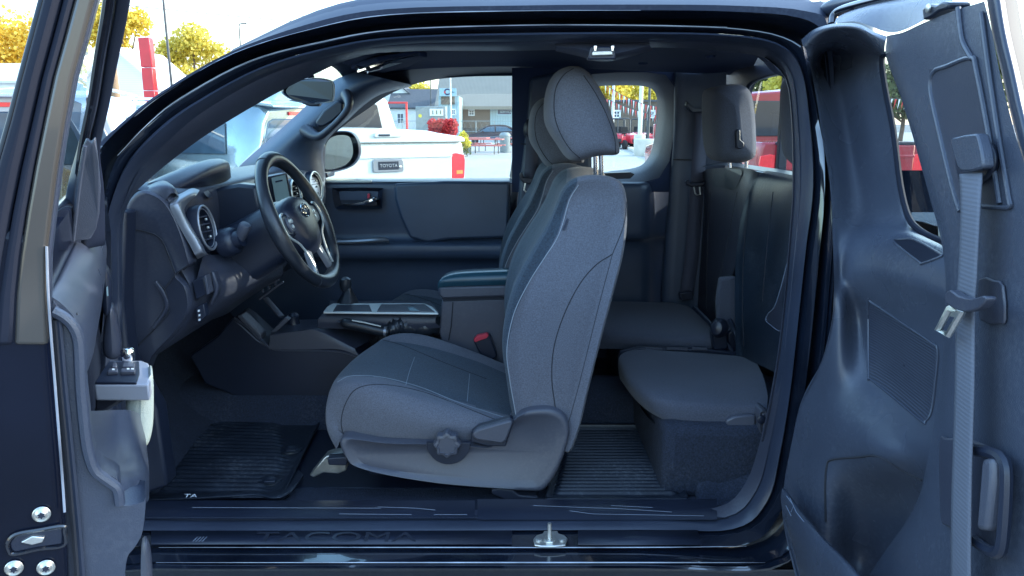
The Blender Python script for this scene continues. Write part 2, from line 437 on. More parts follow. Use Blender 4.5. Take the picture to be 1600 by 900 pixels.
# weatherstrip: rounded rubber band
ws_rows = [mid(L[1], L[2], -.08, (0, .02, 0)), mid(L[1], L[2], .05, (0, -.012, 0)), mid(L[1], L[2], .3, (0, -.026, 0)), mid(L[1], L[2], .62, (0, -.028, 0)), mid(L[1], L[2], .9, (0, -.014, 0)), mid(L[1], L[2], 1.03, (0, .012, 0))]
rr = [cat(r, 5, True) for r in ws_rows]; nc = len(rr[0])
mk('weatherstrip', [q for r in rr for q in r], grid_faces(len(rr), nc, True), M['rubber'], body, smooth=60)
tr_rows = [mid(L[0], L[1], -.02), mid(L[0], L[1], .35, (0, -.012, 0)), mid(L[0], L[1], .8, (0, -.012, 0)), mid(L[0], L[1], 1.15, (0, .01, 0))]
rr = [cat(r, 4, True) for r in tr_rows]; nc = len(rr[0])
mk('aperture_trim', [q for r in rr for q in r], grid_faces(len(rr), nc, True), M['plastic'], body, smooth=60)

# rocker below the sill, going under
rk = []
for x in (-150, 100, 240, 500, 800, 1100, 1300, 1450):
    rk.append([P(x, 889, 1.555), P(x, 891, 1.552), P(x, 893, 1.56), P(x, 893, 1.56)+Vector((0, .03, -.012)), P(x, 893, 1.56)+Vector((0, .06, -.11)), P(x, 893, 1.56)+Vector((0, .3, -.14))])
patch('rocker_panel', rk, M['paint'], body, nu=2, nv=3, smooth=50)

# sill plates: step plastic inside and scuff film on the paint, with printed lines
def strip(name, pts_near, pts_far, mat, parent, thick=.003, **k):
    n = len(pts_near)
    v = list(pts_near)+list(pts_far)
    f = [(i, i+1, n+i+1, n+i) for i in range(n-1)]
    return mk(name, v, f, mat, parent, solid=thick, solid_off=1, **k)
zs = P(600, 797, 1.735).z
sp1 = [[PZ(x, 782, zs-.004), PZ(x, 790, zs), PZ(x, 800, zs+.001), PZ(x, 811, zs-.004)] for x in (225, 300, 500, 742)]
sp2 = [[PZ(x, 780, zs-.004), PZ(x, 789, zs+.003), PZ(x, 799, zs+.004), PZ(x, 812, zs-.004)] for x in (746, 800, 1000, 1120)]
sill = patch('sill_plate', sp1, M['plastic_dark'], body, nu=2, nv=2)
patch('sill_plate', sp2, M['plastic_dark'], body, nu=2, nv=2)
def thin_line(name, pts, w, mat, parent, zlift=.004):
    v, f = [], []
    q = [PZ(x, y, zs+zlift) for x, y in pts]
    v, f = tube_vf(q, w, 4, 0)
    return mk(name, v, f, mat, parent, smooth=0)
for pts in ([(300,793),(595,794)], [(590,792),(650,794),(680,797)], [(530,803),(643,804)], [(678,804),(730,804)], [(833,790),(970,795),(1050,800)], [(890,798),(925,803),(1100,806)], [(955,790),(1020,793)]):
    thin_line('sill_line', pts, .0006, M['faint'], sill, .006)
zst = P(600, 840, 1.645).z
film = strip('sill_film', [PZ(x, 851, zst+.004) for x in (236, 500, 800)], [PZ(x, 830, zst+.004) for x in (236, 500, 800)], M['plastic_dark'], body, .0015)
strip('sill_film', [PZ(x, 852, zst+.006) for x in (903, 1000, 1096)], [PZ(x, 829, zst+.006) for x in (903, 1000, 1090)], M['plastic_dark'], body, .0015)
o3 = PZ(525, 840, zst+.0065)
text_obj('sill_lettering', 'TACOMA', M['emboss'], film, basis(o3, (1, 0, 0), (0, 1, .12)), .052, .001, sx=1.75)
o3 = PZ(312, 843, zst+.0065)
text_obj('sill_lettering', '////', M['faint'], film, basis(o3, (1, 0, 0), (0, 1, .12)), .026, .0005)
# striker on the sill
z0 = zst+.004
pl_ = [(833,842),(838,836),(848,833),(850,829),(871,829),(873,833),(882,836),(887,841),(884,851),(866,853),(846,853),(835,851)]
st = prism('door_striker', [PZ(x, y, z0+.005) for x, y in pl_], (0, 0, -.005), M['steel'], body, .002)
prism('striker_collar', [PZ(x, y, z0+.010) for x, y in ((849,842),(852,836),(858,834),(866,836),(869,842),(864,847),(854,847))], (0, 0, -.006), M['steel'], st, .002)
tube('striker_post', [PZ(859, 842, z0+.008), PZ(859, 842, z0+.008)+Vector((-.001, 0, .040))], [.0055, .0048], M['steel'], st, seg=10)
for dx in (-17, 19):
    lathe('striker_screw', PZ(859+dx, 844, z0+.005), (0, 0, 1), [(.0075, 0), (.0075, .003), (.004, .0045)], M['steel'], st, seg=12)

# upper striker bracket in the header
br = [[P(868,60,1.90), P(868,72,1.87), P(868,80,1.9)], [P(900,58,1.9), P(905,76,1.85), P(905,88,1.9)], [P(940,58,1.9), P(940,85,1.84), P(940,97,1.9)], [P(975,58,1.9), P(978,80,1.85), P(980,90,1.9)], [P(1015,58,1.9), P(1015,70,1.87), P(1020,78,1.9)]]
hb = patch('header_bracket', br, M['plastic'], body, nu=4, nv=3)
pp('latch_pocket', [(922,72),(960,72),(963,93),(918,93)], 1.835, 1.87, M['plastic_dark'], hb, bevel=.004)
pp('latch_plate', [(926,80),(956,79),(958,86),(925,87)], 1.828, 1.84, M['steel'], hb, bevel=.002)
for x in (928, 955): pp('latch_hook', [(x,71),(x+5,71),(x+4,80),(x,80)], 1.826, 1.84, M['chrome'], hb, bevel=.001)

# ---- roof skin, headliner, windshield, rear window, far side of the cabin, floor
sel = list(range(7, 15))
near = [L[6][i] for i in sel]
xs = [p.x for p in near]; xs[0] = -.66
def roofrow(Y, dz, sq=1.0, base=1.80):
    return [Vector((x*sq, Y, min(p.z, base)+dz)) for x, p in zip(xs, near)]
rows = [near, [p+Vector((.0, .10, .032)) for p in near], [p+Vector((0, .35, .06)) for p in near], [Vector((p.x, 2.6, p.z+.07)) for p in near],
        [Vector((p.x, 3.0, p.z+.05)) for p in near], [Vector((p.x, 3.16, p.z+.01)) for p in near], [Vector((p.x, 3.26, p.z-.09)) for p in near]]
patch('roof', rows, M['paint_roof'], T, nu=3, nv=3, smooth=60)

hl_near = [L[0][i] for i in range(7, 15)]
hz = P(812, 108, 3.14).z
far_px = [(556,114),(600,112),(650,108),(720,105),(812,104),(930,108),(1030,112),(1160,118)]
hl_far = [P(x, y, 3.12) for x, y in far_px]
hl_mid = [Vector(((a.x+b.x)/2, 2.5, max(a.z, b.z)+.035)) for a, b in zip(hl_near, hl_far)]
hl_mid[0] = Vector((-.60, 2.5, hl_mid[0].z-.035))
hl_a = [a+Vector((0, .12, .03)) for a in hl_near]
hl_b = [b+Vector((0, -.12, .02)) for b in hl_far]
head = patch('headliner', [hl_near, hl_a, hl_mid, hl_b, hl_far], M['headliner'], T, nu=3, nv=3, smooth=80)
# clips printed on the headliner
for (x, y) in ((1110, 87), (1005, 98)):
    lathe('headliner_clip', P(x, y, 2.25)+Vector((0, 0, -.0)), (0, 0, -1), [(.014, 0), (.014, .004), (.008, .007)], M['headliner'], head, seg=14)

# windshield: ruled between the near pillar and the far pillar
wn = [(200,318),(226,290),(272,250),(338,203),(447,140)]
wf = [P(384,262,3.04), P(400,244,3.04), P(434,210,3.05), P(482,165,3.06), P(556,112,3.08)]
ws_near = [P(x, y, 1.92 if y < 280 else 1.86)+Vector((-.03, 0, .0)) for x, y in wn]
ws_far = [p+Vector((-.03, 0, 0)) for p in wf]
ws_mid = [Vector(((a.x+b.x)/2-.09, 2.48, (a.z+b.z)/2+.02)) for a, b in zip(ws_near, ws_far)]
patch('windshield', [ws_near, ws_mid, ws_far], M['glass_ws'], T, nu=6, nv=3, smooth=80)

# far front pillar with grab handle
pl = [(372,262),(384,250),(434,206),(482,162),(520,127),(556,112)]
pr = [(506,284),(503,226),(543,183),(573,157),(598,143),(640,132)]
pa = [P(x, y, 3.06) for x, y in pl]
pb = [P((x*2+u)/3, (y*2+v)/3, 2.99) for (x, y), (u, v) in zip(pl, pr)]
pc = [P((x+u*2)/3, (y+v*2)/3, 3.0) for (x, y), (u, v) in zip(pl, pr)]
pd = [P(x, y, 3.10) for x, y in pr]
pe = [P(x+3, y+3, 3.28) for x, y in pr]
pil = patch('front_pillar', [pa, pb, pc, pd, pe], M['far_plastic'], T, nu=4, nv=4, smooth=70)
pp('grab_recess', [(492,190),(505,172),(527,156),(536,160),(536,176),(520,190),(505,199),(495,198)], 2.965, 2.99, M['plastic_dark'], pil, bevel=.008)
gh = tube('grab_handle', [P(478,203,2.985), P(492,212,2.95), P(502,212,2.93), P(518,199,2.92), P(533,184,2.92), P(543,171,2.93), P(545,160,2.95), P(541,149,2.985)], [.030, .024, .018, .015, .015, .017, .022, .028], M['plastic'], pil, seg=12, smoothn=4, flat=.8)

# ---- far side: door with window, pillar, rear door with window
YF = 3.24
def far_ring(name, inner, outer, mat, parent, Y0, Y1, cur=4, **k):
    a = [P(x, y, Y0) for x, y in inner]; b = [P(x, y, Y1) for x, y in outer]
    a2 = [P(x, y, Y0+.05) for x, y in inner]
    ra, rb, rc = (cat(q, cur, True) for q in (a, b, a2))
    n = len(ra)
    return mk(name, rc+ra+rb, grid_faces(3, n, True), mat, parent, smooth=50, **k)
D = empty('passenger_door', (0, 0, 0), T)
win_in = [(498,279),(498,252),(506,224),(527,205),(547,189),(575,170),(604,150),(640,134),(682,124),(740,119.5),(806,118),(812.5,120),(811,140),(806,190),(801,240),(796,275),(790,278),(700,278.5),(600,279)]
win_out = [(380,290),(390,262),(420,235),(455,205),(490,180),(530,158),(570,135),(610,116),(670,104),(740,98),(815,96),(832,98),(834,140),(830,190),(824,240),(818,284),(790,284),(700,284),(600,284)]
far_ring('window_frame', win_in, win_out, M['plastic_dark'], D, 3.27, 3.16, 3)
gp = [(x+(-2 if x < 600 else 4), y-3 if y < 200 else y+3) for x, y in win_in]
mk('window_glass', [P(x, y, 3.30) for x, y in gp], [tuple(range(len(gp)))], M['glass'], D, smooth=0)
# door panel: shaped rows from window ledge to the floor (columns along the door)
def dcol(x):
    return [P(x,279,3.27), P(x,281,3.20), P(x,285,3.165), P(x,296,3.155), P(x,340,3.165), P(x,372,3.17), P(x,380,3.12), P(x,386,3.105), P(x,402,3.11), P(x,412,3.16), P(x,440,3.17), P(x,520,3.17), P(x,600,3.17)]
dp = patch('door_panel', [dcol(x) for x in (315, 380, 440, 520, 600, 700, 797)], M['far_plastic'], D, nu=2, nv=3, smooth=60)
hp = [(519,297),(527,293.5),(592,293.5),(598,298),(597,320),(591,327),(532,327),(523,320)]
far_ring('handle_bezel', [(532,303),(538,300),(584,300),(589,303),(588,317),(584,321),(540,321),(534,317)], [(519,298),(527,293.5),(592,293.5),(598,298),(597,321),(591,327),(532,327),(523,321)], M['plastic_dark'], D, 3.16, 3.135, 2)
pp('handle_recess', [(530,300),(590,300),(590,322),(533,322)], 3.158, 3.17, M['plastic_dark'], D, bevel=.002)
tube('door_handle', [P(538,319,3.135), P(553,319,3.118), P(569,317,3.112), P(582,312,3.12), P(587,312,3.14)], [.008, .011, .015, .021, .017], M['chrome'], D, seg=10, smoothn=3, flat=.6)
pp('lock_tab', [(574,303),(578,303),(577,311),(574,311)], 3.14, 3.155, M['red'], D, bevel=.001)
tube('armrest_trim', [P(525,378,3.10), P(560,377,3.095), P(600,374.5,3.095), P(606,378,3.105)], [.012, .013, .013, .006], M['silver'], D, seg=8, smoothn=2, flat=.8)
pp('armrest_panel', [(616,287),(700,283),(797,284),(794,372),(700,375),(668,380),(640,372),(625,340),(616,310)], 3.135, 3.16, M['far_plastic'], D, bevel=.012)
pp('sill_sun_patch', [(509,281.5),(580,281.5),(580,285),(509,285)], 3.145, 3.165, M['silver_bright'], D, bevel=.001)  # thin bright strip drawn as the sunlit patch on the sill
# outer door skin seen from elsewhere
pp('door_skin', [(420,285),(812,284),(800,560),(430,560)], 3.38, 3.42, M['paint_clean'], D, bevel=.01)

# far door mirror
MR = empty('door_mirror', (0, 0, 0), T)
sh = [(500,262),(502,232),(508,215),(520,206),(536,204),(550,207),(559,219),(562,238),(557,252),(546,262),(528,268),(510,271),(502,271)]
mg = [(505,260),(506,236),(511,219),(522,211),(536,209),(547,212),(552,224),(553,240),(548,252),(537,261),(520,266),(507,266)]
XM = P(500, 240, 3.42).x
MN = Vector((.84, -.54, 0)).normalized(); MP = Vector((XM, 3.42, 1.35))
def mring(px, dy=0, sc=1.0, n=4):
    out = []
    for q in cat([(a, b, 0) for a, b in px], n, True):
        x, y = 531+(q[0]-531)*sc, 238+(q[1]-238)*sc
        out.append(PN(x, y, MP, MN, 0)+Vector((0, dy, 0)))
    return out
rr = [mring(sh, .0, .93), mring(sh, -.004, .97), mring(sh, .004, 1.0), mring(sh, .05, .98), mring(sh, .11, .8), mring(sh, .14, .45)]
mk('mirror_shell', [q for r in rr for q in r], grid_faces(len(rr), len(rr[0]), True)+[tuple(range((len(rr)-1)*len(rr[0]), len(rr)*len(rr[0])))], M['plastic_dark'], MR, smooth=50)
g = mring(mg, -.003, .93)
mk('mirror_pane', g, [tuple(range(len(g)))], M['mirror'], MR, smooth=0)
pp('mirror_arm', [(497,270),(512,270),(512,278),(497,278)], 3.36, 3.5, M['plastic_dark'], MR, bevel=.006)
pp('mirror_sail', [(446,290),(455,262),(497,222),(504,226),(502,282),(480,290)], 3.14, 3.2, M['plastic_dark'], MR, bevel=.008)

# far centre pillar and belt
bp_px = [(797,560),(799,420),(812,280),(822,200),(828,121),(870,112),(925,112),(925,280),(900,420),(895,560)]
cp = pp('center_pillar', bp_px, 3.14, 3.24, M['far_plastic'], T, bevel=.015)
pp('pillar_seam', [(813,224),(850,226),(850,227.5),(813,225.5)], 3.137, 3.145, M['seam'], cp, bevel=0)
B1 = empty('seat_belt', (0, 0, 0), T)
def flat_belt(name, pts, w, mat, parent, th=.0016, wdir=(1, 0, 0)):
    c = [Vector(q) for q in cat(pts, 6)]
    wd = Vector(wdir).normalized()*(w/2)
    v = [q for p in c for q in (p-wd, p+wd)]
    f = [(2*i, 2*i+1, 2*i+3, 2*i+2) for i in range(len(c)-1)]
    return mk(name, v, f, mat, parent, solid=th, smooth=60)
flat_belt('webbing', [P(832,205,3.10), P(831,240,3.10), P(828,300,3.10), P(822,380,3.11), P(818,470,3.12)], .05, M['webbing_dark'], B1)
lathe('belt_guide', P(828,203,3.12), (0, -1, 0), [(.04, 0), (.045, .012), (.03, .022), (.012, .024)], M['plastic_dark'], B1, seg=18, sv=.6)
pp('belt_tongue_grip', [(812,271),(816,268),(818,277),(842,279),(843,284),(836,288),(818,286),(812,280)], 3.075, 3.092, M['plastic_dark'], B1, bevel=.003)
tube('belt_tongue', [P(821,286,3.08), P(819,297,3.078), P(822,300,3.078), P(829,299,3.078), P(831,287,3.08)], .0035, M['steel'], B1, seg=6)
tube('belt_slot', [P(803,358,3.13), P(798,375,3.128), P(795,388,3.13)], .006, M['plastic_dark'], B1)

# far rear door with its window
RD = empty('far_rear_door', (0, 0, 0), T)
rw_in = [(915,268),(908,200),(914,150),(930,136),(965,133.5),(1000,134),(1018,139),(1026,152),(1027,175),(1024,205),(1018,235),(1006,255),(988,263),(955,267)]
rw_mid = [(905,276),(896,200),(900,142),(925,128),(965,125.5),(1003,126),(1026,131),(1038,146),(1041,175),(1037,210),(1030,243),(1014,265),(990,274),(955,277)]
rw_out = [(890,288),(885,200),(888,128),(925,116),(965,113),(1010,113),(1040,117),(1056,138),(1058,175),(1052,215),(1046,252),(1030,278),(995,288),(955,290)]
rr = [cat([P(x, y, Yq) for x, y in ring], 4, True) for ring, Yq in ((rw_in, 3.33), (rw_in, 3.27), (rw_mid, 3.20), (rw_out, 3.15))]
mk('window_surround', [q for r in rr for q in r], grid_faces(4, len(rr[0]), True), M['plastic_grey'], RD, smooth=60)
mk('window_glass', [P(q[0], q[1], 3.32) for q in cat([(a, b, 0) for a, b in rw_mid], 3, True)], [tuple(range(len(rw_mid)*3))], M['glass'], RD, smooth=0)
# ring from the surround out to the door panel edges
rect = [(800,300),(800,200),(800,106),(925,104),(965,104),(1010,104),(1075,104),(1080,138),(1080,175),(1078,215),(1075,252),(1072,300),(995,300),(955,300)]
far_ring('door_upper_panel', rw_out, rect, M['headliner'], RD, 3.15, 3.16, 1)
def rcol(x, d=0):
    return [P(x,284,3.155), P(x,290,3.13), P(x,310,3.125), P(x,350,3.13), P(x,372,3.135), P(x,380,3.17), P(x,420,3.18), P(x,500,3.18), P(x,620,3.18)]
patch('door_lower_panel', [rcol(x) for x in (880, 940, 985, 1010)]+[[p+Vector((0, .06, 0)) for p in rcol(1030)]]+[[p+Vector((0, .1, 0)) for p in rcol(1075)]], M['far_plastic'], RD, nu=2, nv=3, smooth=60)
pp('cup_slot', [(925,275),(935,271),(985,269),(992,272),(985,279),(930,281)], 3.118, 3.14, M['plastic_dark'], RD, bevel=.002)
pp('door_skin', [(830,284),(1075,284),(1060,560),(830,560)], 3.38, 3.42, M['paint_clean'], RD, bevel=.01)

# rear quarter trim on the far side, with belt
quarter = patch('quarter_trim', [[P(x,y,Yq) for x, y, Yq in r] for r in (
    [(1052,104,3.17),(1052,200,3.17),(1045,300,3.17),(1035,420,3.17),(1030,560,3.17)],
    [(1060,104,3.13),(1058,200,3.13),(1050,300,3.13),(1042,420,3.13),(1036,560,3.13)],
    [(1100,106,3.12),(1100,200,3.12),(1096,300,3.12),(1092,420,3.12),(1090,560,3.12)],
    [(1135,112,3.09),(1135,200,3.09),(1132,300,3.09),(1132,420,3.09),(1132,560,3.09)])], M['far_plastic'], T, nu=3, nv=3, smooth=60)
pp('trim_seam', [(1052,248.5),(1090,249.5),(1090,251),(1052,250)], 3.118, 3.125, M['seam'], quarter, bevel=0)
B2 = empty('seat_belt', (0, 0, 0), T)
flat_belt('webbing', [P(1098,170,3.09), P(1096,200,3.08), P(1089,290,3.06), P(1083,380,3.06), P(1073,462,3.07)], .056, M['webbing_dark'], B2)
pp('belt_guide', [(1074,158),(1084,168),(1112,169),(1114,174),(1082,176),(1072,165)], 3.06, 3.1, M['plastic_dark'], B2, bevel=.003)
pp('belt_tongue_grip', [(1071,283),(1076,281),(1080,286),(1096,285),(1101,282),(1102,287),(1095,292),(1080,292),(1073,289)], 3.035, 3.055, M['plastic_dark'], B2, bevel=.003)
tube('belt_tongue', [P(1084,291,3.04), P(1086,302,3.035), P(1089,305,3.035), P(1094,304,3.035), P(1093,291,3.04)], .0035, M['steel'], B2, seg=6)
pp('belt_anchor', [(1062,458),(1082,455),(1084,468),(1064,470)], 3.05, 3.08, M['plastic_dark'], B2, bevel=.004)

# ---- cab back wall with rear window
XB = .85
def xb(Y): return XB+.085*(1-min(1, ((Y-2.5)/.66)**2))
zt, zb_ = 1.665, 1.325
inner = [(1.98, zb_), (2.5, zb_-.005), (2.98, zb_), (3.03, zb_+.06), (3.0, zt-.06), (2.9, zt), (2.5, zt+.012), (2.05, zt), (1.95, zt-.06), (1.94, zb_+.06)]
outer = [(1.76, .45), (2.5, .45), (3.2, .45), (3.22, 1.3), (3.2, 1.6), (3.1, 1.78), (2.5, 1.82), (1.95, 1.78), (1.86, 1.6), (1.78, 1.3)]
ri = [Vector((xb(y), y, z)) for y, z, _ in cat([(a, b, 0) for a, b in inner], 4, True)]
ri2 = [p+Vector((.03, 0, 0)) for p in ri]
ro = [Vector((xb(y), y, z)) for y, z, _ in cat([(a, b, 0) for a, b in outer], 4, True)]
n = len(ri)
back = mk('back_panel', ri2+ri+ro, grid_faces(3, n, True), M['plastic'], T, smooth=50)
rg = mk('rear_window', [p+Vector((.02, 0, 0)) for p in ri], [tuple(range(n))], M['glass'], T, smooth=0)
for y, w in ((2.68, .028), (2.29, .028)):
    box('window_divider', (xb(y)+.01, y, 1.5), (.03, w, .36), M['rubber'], rg, bevel=.003)
tube('window_seal', [p+Vector((.01, 0, 0)) for p in ri], .009, M['rubber'], rg, closed=True)
# outside of the cab corner
cs = [L[6][i] for i in range(13, 21)]
patch('cab_corner', [cs, [Vector((max(p.x, .80)+.02, p.y-.0, p.z)) for p in cs], [Vector((.86, p.y+.02, p.z)) for p in cs], [Vector((.885, p.y+.10, p.z)) for p in cs], [Vector((.92, 2.0, p.z)) for p in cs]], M['paint'], T, nu=3, nv=3, smooth=60)
# near C pillar: from the trim edge back to the back wall
cs = [L[0][i] for i in range(13, 21)]
c2 = [p+Vector((.07, .03, 0)) for p in cs]
c3 = [Vector((XB-.03, 1.90, p.z)) for p in cs]
c4 = [Vector((xb(1.98)-.004, 1.98, p.z)) for p in cs]
patch('quarter_trim', [[p+Vector((-.005, -.02, 0)) for p in cs], c2, c3, c4], M['plastic'], T, nu=3, nv=3, smooth=60)

# ---- floor, firewall
fl = []
for Y, z in ((1.70, .555), (1.765, .552), (1.80, .515), (1.9, .50), (2.2, .498), (2.38, .5), (2.44, .6), (2.55, .62), (2.63, .6), (2.7, .5), (3.2, .5)):
    fl.append([Vector((x, Y, z)) for x in (-1.35, -.9, -.5, 0, .4, .7, 1.0)])
flr = patch('cabin_carpet', fl, M['carpet'], T, nu=3, nv=4, smooth=80)
# firewall slope
fw = [[Vector((-.88, Y, .50)), Vector((-1.05, Y, .54)), Vector((-1.22, Y, .72)), Vector((-1.28, Y, 1.0)), Vector((-1.28, Y, 1.3))] for Y in (1.72, 2.2, 2.6, 3.22)]
patch('firewall_carpet', fw, M['carpet'], T, nu=2, nv=3, smooth=80)
# near kick panel in front of the opening
pp('kick_panel', [(160,330),(196,330),(192,470),(200,560),(245,640),(262,760),(150,800)], 1.80, 1.86, M['plastic_dark'], T, bevel=.008)
# rear bench box under the jump seats, carpet
rb = [[P(968,600,2.55), P(975,640,2.5), P(1000,668,2.4), P(1030,700,2.3), P(1030,700,2.3)+Vector((0,0,-.05))],
      [P(985,640,2.2), P(1000,690,2.2), P(1060,720,2.15), P(1075,770,2.0), P(1075,790,1.95)],
      [P(1060,660,2.0), P(1075,720,1.97), P(1085,760,1.93), P(1090,785,1.86), P(1092,796,1.84)],
      [P(1100,660,1.97), P(1110,700,1.95), P(1115,750,1.92), P(1120,785,1.86), P(1120,800,1.82)],
      [P(1200,640,1.97), P(1200,690,1.94), P(1190,740,1.90), P(1180,780,1.84), P(1175,800,1.80)]]
bench = box('rear_bench_base', (.62, 2.55, .6), (.42, 1.28, .22), M['carpet'], T, bevel=.03, bseg=4)
patch('rear_bench_front', [[P(x,y,Yq) for x,y,Yq in r] for r in (
   [(985,600,2.42),(1015,668,2.32),(1035,690,2.25)],
   [(1010,650,2.1),(1060,710,2.08),(1085,770,1.98)],
   [(1050,668,1.99),(1085,700,1.98),(1090,790,1.87)],
   [(1130,668,1.96),(1130,720,1.95),(1130,792,1.86)],
   [(1215,640,1.95),(1205,720,1.92),(1165,785,1.84)])], M['carpet'], T, nu=4, nv=4, smooth=80)
tube('bench_rail', [P(1098,688,1.93), P(1103,684,1.925), P(1188,683,1.93)], .012, M['plastic_grey'], T, seg=8, flat=.7)
# ================================================================== front seats
def build_front_seat():
    F = empty('front_seat', (0, 0, 0), T)
    Y0, Y1 = 1.90, 2.44
    # backrest
    prof = [(803,650),(792,590),(786,540),(791,490),(806,440),(830,395),(853,358),(868,328),(880,300),(895,284),(918,277),(945,277),(970,285),(981,305),(983,345),(975,395),(958,455),(938,530),(918,610),(905,665),(890,702),(872,690),(850,650),(825,645)]
    ym = (Y0+Y1)/2
    xz = [P(x, y, 1.93) for x, y in prof]
    def fz(x, z, Y):
        # wings: middle of the front face sits further back, shoulders round off towards the top
        t = abs(Y-ym)/((Y1-Y0)/2)
        front = max(0, min(1, (.33*(z-.55)+.0-x)/.08+.5)) if False else 0
        return (0, 0)
    sts = [(Y0+.012, .034), (Y0+.002, .018), (Y0, .008), (Y0+.012, .001), (Y0+.035, -.002), (Y0+.07, .004), (Y0+.12, .02), (Y0+.2, .026), (ym, .028), (Y1-.2, .026), (Y1-.12, .02), (Y1-.07, .004), (Y1-.035, -.002), (Y1-.012, .001), (Y1, .008), (Y1-.002, .018), (Y1-.012, .034)]
    v, f, m = puff_vf(prof, 1.93, sts, 8, None)
    # taper the shoulders: narrower towards the top
    zt_, zm = 1.27, 1.02
    for q in v:
        s = max(0, min(1, (q.z-zm)/(zt_-zm)))
        q.y = ym+(q.y-ym)*(1-.20*s*s)
    seam_px = [(806,648),(796,590),(792,545),(803,490),(826,442),(850,404),(869,375),(879,350),(890,312),(904,289)]
    sq = [P(x, y, 1.92) for x, y in seam_px]; sz = [q.z for q in sq]; sx_ = [q.x for q in sq]
    back = mk('backrest', v, f, M['fabric_two'], F, smooth=60, fixn=True)
    att = back.data.attributes.new('seam_side', 'FLOAT', 'POINT')
    for q_, d_ in zip(back.data.vertices, att.data): d_.value = float(np.interp(q_.co.z, sz, sx_)-q_.co.x)
    # seams on the side panel
    def seam(name, px, Y, mat='seam', r=.0016, parent=back, lift=0):
        q = []
        for x, y in cat([(a, b, 0) for a, b in px], 8):
            q.append((x, y))
        return q
    dg = bpy.context.evaluated_depsgraph_get
    def project(px, obj_v, obj_f, lift=.0006, n=8):
        from mathutils.bvhtree import BVHTree
        bvh = BVHTree.FromPolygons([tuple(q) for q in obj_v], obj_f)
        out = []
        for x, y, _ in cat([(a, b, 0) for a, b in px], n):
            d = ray(x, y).normalized()
            h = bvh.ray_cast(CAM, d)
            if h[0] is not None: out.append(h[0]-d*lift)
        return out
    for px, mt, r in ((seam_px, 'thread', .0013),
                      ([(868,640),(862,590),(866,540),(882,490),(905,445),(930,415),(957,397)], 'seam', .0013),
                      ([(957,397),(975,350),(979,310)], 'seam', .0010), ([(957,397),(935,480),(905,600),(886,668)], 'seam', .0008)):
        q = project(px, v, f)
        if len(q) > 3: tube('seam', q, r, M[mt], back, seg=5)
    q = project([(881,350),(883,355),(886,360)], v, f, .002)
    tq_ = project([(880,360),(884,350),(887,342)], v, f, .002, 2)
    if len(tq_) > 2: tube('seat_tag', tq_, .0042, M['plastic'], back, seg=6, flat=.35)
    # map pocket / back shell
    # headrest
    hr = [(858,185),(858,155),(864,128),(878,110),(898,104),(917,110),(935,132),(952,165),(964,205),(969,232),(966,241),(945,242),(926,245),(908,250),(892,245),(876,222),(864,203)]
    hy = ym-.02
    hs = [(hy-.155, .045), (hy-.152, .026), (hy-.14, .010), (hy-.115, .0), (hy-.06, -.006), (hy, -.008), (hy+.06, -.006), (hy+.115, 0), (hy+.14, .01), (hy+.152, .026), (hy+.155, .045)]
    v2, f2, m2 = puff_vf(hr, 2.02, hs, 4)
    hrest = mk('headrest', v2, f2, M['fabric'], F, smooth=60)
    for px in ([(906,247),(890,232),(874,205),(866,175),(868,140),(880,118),(896,107)], [(962,240),(960,215),(948,180),(930,145),(912,118)]):
        q = project(px, v2, f2)
        if len(q) > 3: tube('seam', q, .0012, M['seam'], hrest, seg=5)
    for dx, dy in ((0, 0), (-9, .13)):
        a = P(939+dx, 240, hy-.055+dy); b = P(940+dx, 284, hy-.055+dy)
        tube('headrest_post', [a, b], .0065, M['chrome'], F, seg=12)
        lathe('post_sleeve', P(941+dx, 281, hy-.055+dy)-Vector((0,0,.003)), (0, 0, 1), [(.02, 0), (.022, .006), (.012, .012)], M['plastic_dark'], F, seg=14, sv=1.3)
    # cushion
    rows = [[(545,700,Y0+.06),(600,706,Y0+.05),(700,710,Y0+.05),(800,705,Y0+.06)],
            [(533,668,Y0+.03),(590,680,Y0+.012),(700,688,Y0+.012),(800,688,Y0+.03)],
            [(519,632,Y0+.035),(585,640,Y0),(700,664,Y0),(800,676,Y0+.03)],
            [(521,606,Y0+.05),(580,604,Y0+.018),(700,640,Y0+.022),(802,660,Y0+.04)],
            [(526,594,Y0+.08),(590,595,Y0+.055),(690,626,Y0+.05),(802,654,Y0+.06)],
            [(530,588,Y0+.12),(600,593,Y0+.09),(700,625,Y0+.09),(802,650,Y0+.1)],
            [(539,577,Y0+.18),(610,585,Y0+.16),(710,613,Y0+.15),(804,638,Y0+.16)],
            [(556,560,Y0+.27),(630,568,Y0+.27),(725,594,Y0+.27),(806,620,Y0+.27)],
            [(575,545,Y0+.37),(650,551,Y0+.38),(738,576,Y0+.38),(808,602,Y0+.38)],
            [(588,536,Y0+.43),(650,538,Y0+.44),(738,562,Y0+.44),(808,590,Y0+.44)],
            [(602,527,Y0+.48),(655,523,Y0+.49),(735,548,Y0+.49),(808,576,Y0+.49)],
            [(612,530,Y0+.52),(660,528,Y0+.535),(735,552,Y0+.535),(808,580,Y0+.53)],
            [(622,560,Y0+.55),(660,560,Y0+.555),(735,580,Y0+.555),(808,600,Y0+.555)],
            [(632,600,Y0+.56),(660,610,Y0+.56),(735,620,Y0+.56),(808,630,Y0+.56)]]
    rws = []
    for r in rows:
        pts = [P(*q) for q in r]
        f0 = pts[0]
        # the front edge rolls down
        pre = Vector((f0.x-.018, f0.y, max(f0.z-.065, .645))); pre2 = Vector((f0.x+.004, f0.y, max(f0.z-.13, .61)))
        if f0.z < .70: pre = Vector((f0.x-.004, f0.y, f0.z-.012)); pre2 = Vector((f0.x+.008, f0.y, f0.z-.02))
        rws.append([pre2, pre]+pts+[pts[-1]+Vector((.12, 0, -.02))])
